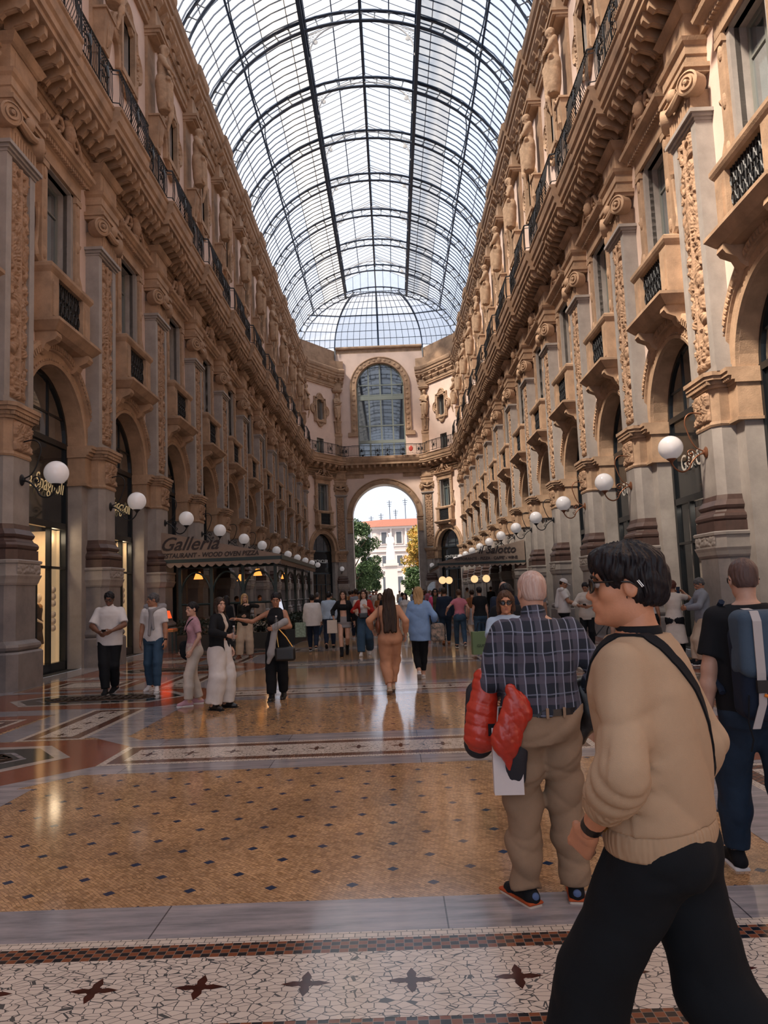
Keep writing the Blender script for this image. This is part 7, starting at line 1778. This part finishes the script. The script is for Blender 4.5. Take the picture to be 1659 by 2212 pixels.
make_person('blond woman in patterned dark blouse and beige trousers waiting by the left terrace', (-3.50, 20.8), deg(-80), Ff, dict(hair='long', hairm=H_['blond'], wear=[dict(k='pants', m=C['beige'], n='trousers', r=(.03,.045,.05)), dict(k='top', m=cloth('spotted dark blouse', (.03,.03,.03), noise=.9), n='blouse', sl=1.9, e=.022)], shoe=C['leather']), 2, 'light')
make_person('dark clothed person with back to the camera beside the blond woman by the left terrace', (-3.85, 20.1), deg(70), Fig(1.70, True), dict(hair='long', hairm=H_['black'], wear=[dict(k='pants', m=C['black']), dict(k='top', m=C['black'], n='coat', sl=1.9, e=.03, z0=-.3)], shoe=C['black']), 2)
# --- centre group
def P(label, loc, hdg, H, fem, top, bot, hair, hm, sk='mid', lvl=2, pose=None, fw=None, extra=None, **k):
    F = Fig(H, fem, foot=fw if fw is not None else walk(.24, 'L' if len(label) % 2 else 'R'), hand=(pose or {}).get('hand'), head=(pose or {}).get('head', (0,0,0)), pole=(pose or {}).get('pole'), build=k.pop('build', 1.0))
    we = [bot, top]+(extra or []); return F, make_person(label, loc, deg(hdg), F, dict(hair=hair, hairm=hm, wear=we, **k), lvl, sk)
def T(m, n='shirt', **k): d = dict(k='top', m=C[m] if isinstance(m, str) else m, n=n); d.update(k); return d
def B_(m, n='trousers', **k): d = dict(k='pants', m=C[m] if isinstance(m, str) else m, n=n); d.update(k); return d
P('person in loose white shirt with crossbody strap walking away beside the left terrace', (-1.86, 22.5), 95, 1.68, False, T('white', 'shirt', sl=1.9, e=.035, z0=-.14, boxy=1.1), B_('navy','jeans'), 'short', H_['black'], shoe=C['black'], sole=C['white'], build=1.1)
tote((-2.2, 22.4), .30, .42, .42, mat('pale green patterned plastic', (.30,.42,.34), .6, noise=.6, nscale=20), 'pale green patterned bag carried by the person in loose white shirt', 0, None, .14)
P('man in light blue shirt and dark trousers walking away beside the white shirted person', (-1.45, 23.4), 90, 1.74, False, T('pale_blue', 'shirt', sl=1.9, e=.026, z0=-.02), B_('navy'), 'short', H_['black'], shoe=C['black'])
P('woman in open black cardigan, bare midriff and grey mini skirt walking towards the camera', (-.82, 20.5), -90, 1.76, True, T('black', 'bra_top', sl=0, z0=.28, z1=.44, e=.010), dict(k='skirt', m=C['grey'], n='mini_skirt', z0=-.17, e=.016, flare=.25), 'long', H_['dark'], 'light', 1, fw={'R': (.06,.26,0,-.1,0), 'L': (-.05,-.28,.10,.7,0)}, extra=[T('black','cardigan', sl=1.9, e=.032, z0=-.02, open=.085)], shoe=C['black'], boot=1, pose={'hand': {'R': (.27,.10,1.02), 'L': (-.28,-.02,.86)}})
tote((-1.12, 20.35), .26, .34, .60, C['cream'], 'cream tote bag carried by the woman in grey mini skirt', 0, None, .12)
P('woman in white crop top, red jacket and wide blue jeans walking towards the camera', (-.26, 20.3), -95, 1.76, True, T('white', 'crop_top', sl=.5, z0=.16, e=.014), B_('denim','jeans', r=(.02,.045,.055)), 'long', H_['dark'], 'light', 1, fw=walk(.26,'R',.08,.05), extra=[T('red','jacket', sl=1.6, e=.030, z0=.12, open=.09)], shoe=C['white'], pose={'hand': {'R': (.22,.22,1.15), 'L': (-.10,.26,1.25)}, 'head': (0,.05,0)})
o = sdf('belt_bag', [boxp((0,0,0),(.12,.05,.07), None, .02, .03)], .012, C['blackleather']); o.location = (-.28,20.10,1.03); tag(o, 'black belt bag at the waist of the woman in white crop top', 'bag')
P('young man in white t-shirt between the mini skirt woman and the jeans woman, farther back', (-.52, 24.0), -90, 1.72, False, T('cream','t_shirt', sl=.7), B_('black'), 'mop', H_['black'], shoe=C['white'])
P('woman in dark blouse with long hair behind the tan jumpsuit, facing the camera', (.28, 23.5), -95, 1.70, True, T('black','blouse', sl=1.9), B_('black'), 'long', H_['dark'], 'light', shoe=C['black'])
Lt = (.44, 12.5)
Ft, pt = P('woman in tan jumpsuit with very long dark hair walking away down the centre', Lt, 93, 1.68, True, T('tan','jumpsuit_top', sl=1.8, e=.026, z0=.0, boxy=.95), B_('tan','jumpsuit_trousers', r=(.022,.034,.014), e=.02, z1=.16, w=2.2, len=1.90), None, None, 'light', 1, fw={'L': (-.045,-.12,.05,.35,.0), 'R': (.02,.14,.05,.30,0)}, shoe=C['beige'], sole=C['beige'], pose={'hand': {'L': (-.27,.10,1.0), 'R': (.25,-.02,.92)}, 'pole': {-1:(-1,-1,0)}})
hp = [ellp(tuple(Ft.hc+A3((0,-.014,.036))), (.086,.106,.096)), clip(lambda X, Y, Z: (Y-Ft.hc[1])*.75-(Z-Ft.hc[2])*.6-.04)]
sdf('hair', [ellp(tuple(Ft.hc+A3((0,-.014,.036))), (.084,.104,.094)), ellp(tuple(Ft.hc+A3((0,-.05,-.03))), (.085,.075,.10), None, .03)]+[cone(tuple(Ft.hc+A3((x,-.07,-.05))), (x*1.6,-.165,Ft.hz+.10), .052, .026, .04, (0,1,0), 1.5) for x in (-.055,-.02,.02,.055)]+[ellp(tuple(Ft.hc+A3((0,.10,-.02))), (.055,.06,.08), None, .01, 's')], .009, H_['dark'], pt, lambda X, Y, Z: .004*np.sin(X*110+np.sin(Z*14)*2)+.003*np.sin(X*60+Z*9))
root = empty('shoulder_bag', wpos(Lt, deg(93), (-.19,-.03,0)), deg(3)); tag(root, 'red brown leather shoulder bag under the arm of the tan jumpsuit woman', 'bag')
sdf('bag_body', [ellp((0,0,1.07),(.045,.15,.12))], .010, C['leather'], root); mb = MB(); mb.tube([(0,.10,1.15),(.02,.06,1.42),(.02,-.05,1.42),(0,-.10,1.15)], .009, 6); mb.build('strap', C['leather'], root)
Ls = (.98, 14.4)
Fs, ps = P('blond woman in sky blue shirt and black leggings walking away, right of centre', Ls, 88, 1.72, True, T('sky','shirt', sl=1.6, e=.036, z0=-.20, boxy=1.1, w=2), B_('black','leggings', r=(.006,.008,.008), len=1.86), 'bob', H_['blond'], 'light', 1, fw={'L': (-.04,-.10,.07,.5,0), 'R': (.03,.16,.0,0,0)}, shoe=C['white'], sole=C['white'], pose={'hand': {'R': (.26,.08,.98), 'L': (-.26,.05,.86)}})
root = empty('shoulder_bag', wpos(Ls, deg(88), (.33,-.02,0)), 0); tag(root, 'flower patterned bag hanging from the shoulder of the blond woman in sky blue shirt', 'bag')
sdf('bag_body', [boxp((0,0,.84),(.13,.09,.17), None, .03, .07)], .014, mat('floral print cloth', (.40,.30,.24), .8, col2=(.03,.05,.06), nscale=16), root); mb = MB(); mb.tube([(-.10,0,.95),(-.14,0,1.22),(-.17,0,1.46)], .008, 6); mb.build('strap', C['black'], root)
P('woman in bright pink jacket over olive top and sunglasses, walking towards the camera', (1.86, 24.9), -92, 1.72, True, T('olive','top', sl=0, z0=0), B_('denim','jeans', r=(.02,.03,.03)), 'long', H_['black'], 'mid', 2, extra=[T('hotpink','jacket', sl=1.9, e=.034, z0=-.10, open=.09)], glasses=LENS, shoe=C['black'])
P('person in grey striped shawl behind the pink jacket woman', (2.3, 27.5), -100, 1.66, True, T('grey','shawl', sl=1.4, e=.05, z0=-.1), B_('grey','trousers'), 'mid', H_['brown'], shoe=C['white'])
P('person in navy jacket and jeans walking away just left of the pink t-shirt', (2.02, 22.9), 88, 1.72, False, T('navy','jacket', sl=1.9, e=.03, z0=-.08), B_('dkdenim','jeans'), 'short', H_['dark'], shoe=C['brown'])
P('woman in pink t-shirt and tight jeans walking away, right of centre', (2.34, 21.6), 92, 1.66, True, T('pink','t_shirt', sl=.5, z0=.03, e=.014), B_('denim','jeans', r=(.006,.010,.010)), 'bun', H_['brown'], 'light', 1, shoe=C['black'], sole=C['white'], pose={'hand': {'L': (-.36,.12,.98), 'R': (.25,.02,.86)}})
tote((2.66, 21.7), .10, .45, .62, C['white'], 'long white cotton bag on the shoulder of the pink t-shirt woman', .3, None, .36, d=.26)
P('short haired person in rust brown top walking away behind the pink t-shirt woman', (2.95, 24.0), 95, 1.64, True, T('brown','top', sl=.4, z0=-.25, e=.02), B_('beige'), 'bun', H_['dark'], 'light', shoe=C['white'])
P('person in black t-shirt and blue jeans walking away, beside the pink t-shirt woman', (2.88, 21.3), 93, 1.71, True, T('black','t_shirt', sl=.6, z0=-.02, e=.022), B_('denim','jeans', r=(.012,.016,.016)), 'bun', H_['black'], 'light', shoe=C['black'])
# --- right group by the shop fronts
Fg, pg = P('man in white cap and white t-shirt reading his phone by the right shop fronts', (4.85, 19.8), -15, 1.80, False, T('white','t_shirt', sl=.7, e=.03, z0=-.04, wide=.02, boxy=1.05), B_('black'), 'crop', H_['dark'], 'tan', 1, fw={'R': (.1,.03,0,0,0), 'L': (-.1,0,0,0,0)}, shoe=C['black'], cap=C['white'], build=1.1, pose={'hand': {'R': (.08,.32,1.10), 'L': (-.06,.33,1.10)}, 'head': (0,.45,0), 'pole': {1:(1,-.6,-.3), -1:(-1,-.6,-.3)}})
o = sdf('white_pullover', [cone((-.2,-.02,1.50),(.2,-.02,1.50), .06,.06,.04), cone((-.17,-.10,1.50),(-.12,-.17,1.05), .05,.06,.04), cone((.12,-.10,1.48),(.10,-.17,1.1), .05,.06,.04), cone((.15,.0,1.5),(.05,.15,1.35), .04,.03,.03)], .014, C['white'], None, wrinkle(.006,4)); o.location = (4.85,19.8,0); o.rotation_euler = (0,0,deg(-15)-PI/2); tag(o, 'white pullover slung over the shoulders of the man in white cap', 'pullover')
phone(wpos((4.85,19.8), deg(-15), (.02,.38,1.13)), deg(-15)-PI/2, 'phone held by the man in white cap')
P('woman in off white tunic looking at her phone, beside the white cap man', (5.20, 18.9), -110, 1.68, True, T('tunic','tunic', sl=1.5, e=.03, z0=-.14), B_('black'), 'bun', H_['black'], 'tan', 1, fw={'R': (.09,.03,0,0,0), 'L': (-.09,0,0,0,0)}, shoe=C['black'], pose={'hand': {'R': (.10,.28,1.10), 'L': (-.10,.28,1.08)}, 'head': (0,.42,0), 'pole': {1:(1,-.5,-.3), -1:(-1,-.5,-.3)}})
phone(wpos((5.20,18.9), deg(-110), (.0,.36,1.12)), deg(-110)-PI/2, 'phone held by the woman in off white tunic')
P('black haired person in grey green shirt just behind the plaid man\'s head', (4.30, 20.6), 75, 1.80, False, T('steelgrey','shirt', sl=.8), B_('dkdenim','jeans'), 'short', H_['black'], shoe=C['black'])
P('woman in cream knee length dress photographing beside the nearest right pilaster', (6.02, 15.3), 60, 1.64, True, T('tunic','dress', sl=.55, wide=.03, z0=-.50, flare=.16, e=.016), B_('black','leggings'), 'bun', hairm('auburn hair', (.12,.04,.03)), 'tan', 1, fw={'R': (.08,.03,0,0,0), 'L': (-.08,0,0,0,0)}, shoe=C['black'], pose={'hand': {'R': (.16,.34,1.36), 'L': (-.10,.34,1.36)}, 'pole': {1:(1,-.4,-.8), -1:(-1,-.4,-.8)}})
phone(wpos((6.02,15.3), deg(60), (.03,.42,1.42)), deg(60)-PI/2, 'blue phone held up by the woman in cream dress', 1.3, C['navy'])
P('person in white top and dark shorts behind the camel sweater man, near the cream dress', (5.62, 15.6), 70, 1.66, True, T('white','t_shirt', sl=.5, z0=-.02), B_('black','shorts', len=.35, r=(.03,.03,.03)), 'mid', H_['dark'], 'tan', fw={'R': (.08,.03,0,0,0), 'L': (-.08,0,0,0,0)}, shoe=C['white'])
P('grey haired man in blue grey jacket and beige trousers leaning on the nearest right pilaster', (6.46, 15.0), 175, 1.70, False, T('steelgrey','jacket', sl=1.95, e=.034, z0=-.16, collar=1), B_('beige','trousers', r=(.03,.035,.03), w=2), 'short', H_['steel'], 'tan', 1, fw={'R': (-.02,.20,0,-.2,0), 'L': (-.10,.10,0,0,0)}, shoe=C['black'], sole=C['white'], pose={'hand': {'R': (.05,.32,1.10), 'L': (-.07,.31,1.08)}, 'head': (0,.45,0), 'pole': {1:(1,-.6,-.3), -1:(-1,-.6,-.3)}})
P('person in green t-shirt standing over the bicycle', (6.1, 19.7), -100, 1.55, True, T('green','t_shirt', sl=.6, z0=-.1, e=.03), B_('black','shorts', len=.6, r=(.03,.03,.03)), 'bun', H_['brown'], 'light', fw={'R': (.08,.03,0,0,0), 'L': (-.08,0,0,0,0)}, shoe=C['white'])
root = empty('bicycle', (5.75,19.95,.0045)); root.rotation_euler = (0,0,.25); tag(root, 'black bicycle standing between the white tunic woman and the nearest right pilaster', 'bicycle')
for x in (-.52, .52):
    mb = MB(); mb.tube([(x+.31*math.cos(t*PI/16),0,.325+.31*math.sin(t*PI/16)) for t in range(33)], .016, 6, cap=False)
    for t in range(12): mb.tube([(x,0,.325),(x+.30*math.cos(t*PI/6),0,.325+.30*math.sin(t*PI/6))], .003, 3)
    mb.build('wheel', M['iron'], root)
mb = MB(); mb.tube([(-.52,0,.325),(-.1,0,.30),(.35,0,.75),(-.22,0,.80),(-.1,0,.30)], .016, 6); mb.tube([(-.52,0,.325),(-.22,0,.80),(-.25,0,.95)], .013, 6); mb.tube([(.52,0,.325),(.35,0,.75),(.32,0,1.0)], .014, 6); mb.build('frame', M['iron'], root)
mb = MB(); mb.tube([(.25,-.25,1.02),(.33,-.12,1.02),(.33,.12,1.02),(.25,.25,1.02)], .012, 6); mb.build('handlebar', M['iron'], root)
mb = MB(); mb.sphere((-.27,0,.97),(.13,.07,.035),12,6); mb.build('saddle', C['blackleather'], root)
# lit menu stand at the left terrace
root = empty('menu_stand', (-2.75, 24.0, 0)); root.rotation_euler = (0,0,-.3); tag(root, 'tilted lit menu board on a stand at the aisle corner of the left terrace', 'menu board')
mb = MB(); mb.T = Matrix.Rotation(-.25, 4, 'Y'); mb.box(-.17,.17,-.02,.02,1.15,1.75); mb.T = None; mb.box(-.2,-.16,-.03,.03,0,1.2); mb.box(-.4,0,-.2,.2,0,.03); mb.build('frame', M['iron'], root)
mb = MB(); mb.T = Matrix.Rotation(-.25, 4, 'Y'); mb.box(-.14,.14,-.026,-.021,1.19,1.71); mb.build('menu_sheet', mat('backlit menu sheet', (.6,.6,.65), .5, emit=(.8,.85,1), es=.7, noise=.5, nscale=14), root)
# --- crowd towards the exit arch
rs = random.Random(7)
cols = ['black','white','navy','grey','pale_blue','beige','red','olive','brown','cream','pink','steelgrey','green','tunic']; cname = {'black':'black','white':'white','navy':'navy','grey':'grey','pale_blue':'pale blue','beige':'beige','red':'red','olive':'olive','brown':'rust brown','cream':'cream','pink':'pink','steelgrey':'blue grey','green':'green','tunic':'off white'}
bots = [('black','black trousers'),('denim','blue jeans'),('dkdenim','dark jeans'),('beige','beige trousers'),('navy','navy trousers')]
hairs = [('short','black','short black hair',0),('short','dark','short brown hair',0),('long','black','long black hair',1),('long','brown','long brown hair',1),('bun','dark','tied up hair',1),('mid','blond','blond hair',1),('crop','steel','cropped grey hair',0)]
combos = [(c, b, h, d) for c in cols for b in bots for h in hairs for d in (0,1)]; rs.shuffle(combos); seen = set(); spots = []
tries = 0
while len(spots) < 46 and tries < 4000:
    tries += 1; y = rs.uniform(26, 71); x = rs.uniform(-2.6, 2.7) if y < 50 else rs.uniform(-4.6, 4.6)
    if all((x-a)**2+(y-b)**2 > .8 for a, b in spots): spots.append((x, y))
for i, (x, y) in enumerate(sorted(spots, key=lambda p: p[1])):
    for c in combos:
        if (c[0], c[1][1], c[2][2], c[3]) not in seen: break
    seen.add((c[0], c[1][1], c[2][2], c[3])); combos.remove(c)
    away = c[3]; fem = bool(c[2][3]); zone = 'mid crowd' if y < 42 else 'far crowd' if y < 58 else 'arch crowd'
    P('person with %s in %s top and %s %s, %s' % (c[2][2], cname[c[0]], c[1][1], 'walking away' if away else 'facing camera', zone), (x, y), (90 if away else -90)+rs.uniform(-20,20), rs.uniform(1.60,1.70) if fem else rs.uniform(1.70,1.82), fem,
      T(c[0], 'top', sl=rs.choice((.6,1.9)), e=.024, z0=-.06, w=0), B_(c[1][0], 'trousers', w=0), c[2][0], H_[c[2][1]], rs.choice(('light','mid','tan')), 3 if y > 33 else 2, shoe=C[rs.choice(('white','black'))])
for i, (x, y, nm) in enumerate(((-5.2,26.6,'grey'),(-4.6,29.5,'white'),(-5.8,31.0,'navy'),(4.6,43,'white'),(5.8,42,'black'))):
    P('waiter or guest in %s top standing under the %s awning, %s' % (nm, 'left' if x < 0 else 'right', ORD[i % 3]), (x, y), -90+i*40, 1.70, False, T(nm, 'top', sl=1.9, w=0), B_('black','trousers', w=0), 'short', H_['dark'], 'mid', 3, fw={}, shoe=C['black'])
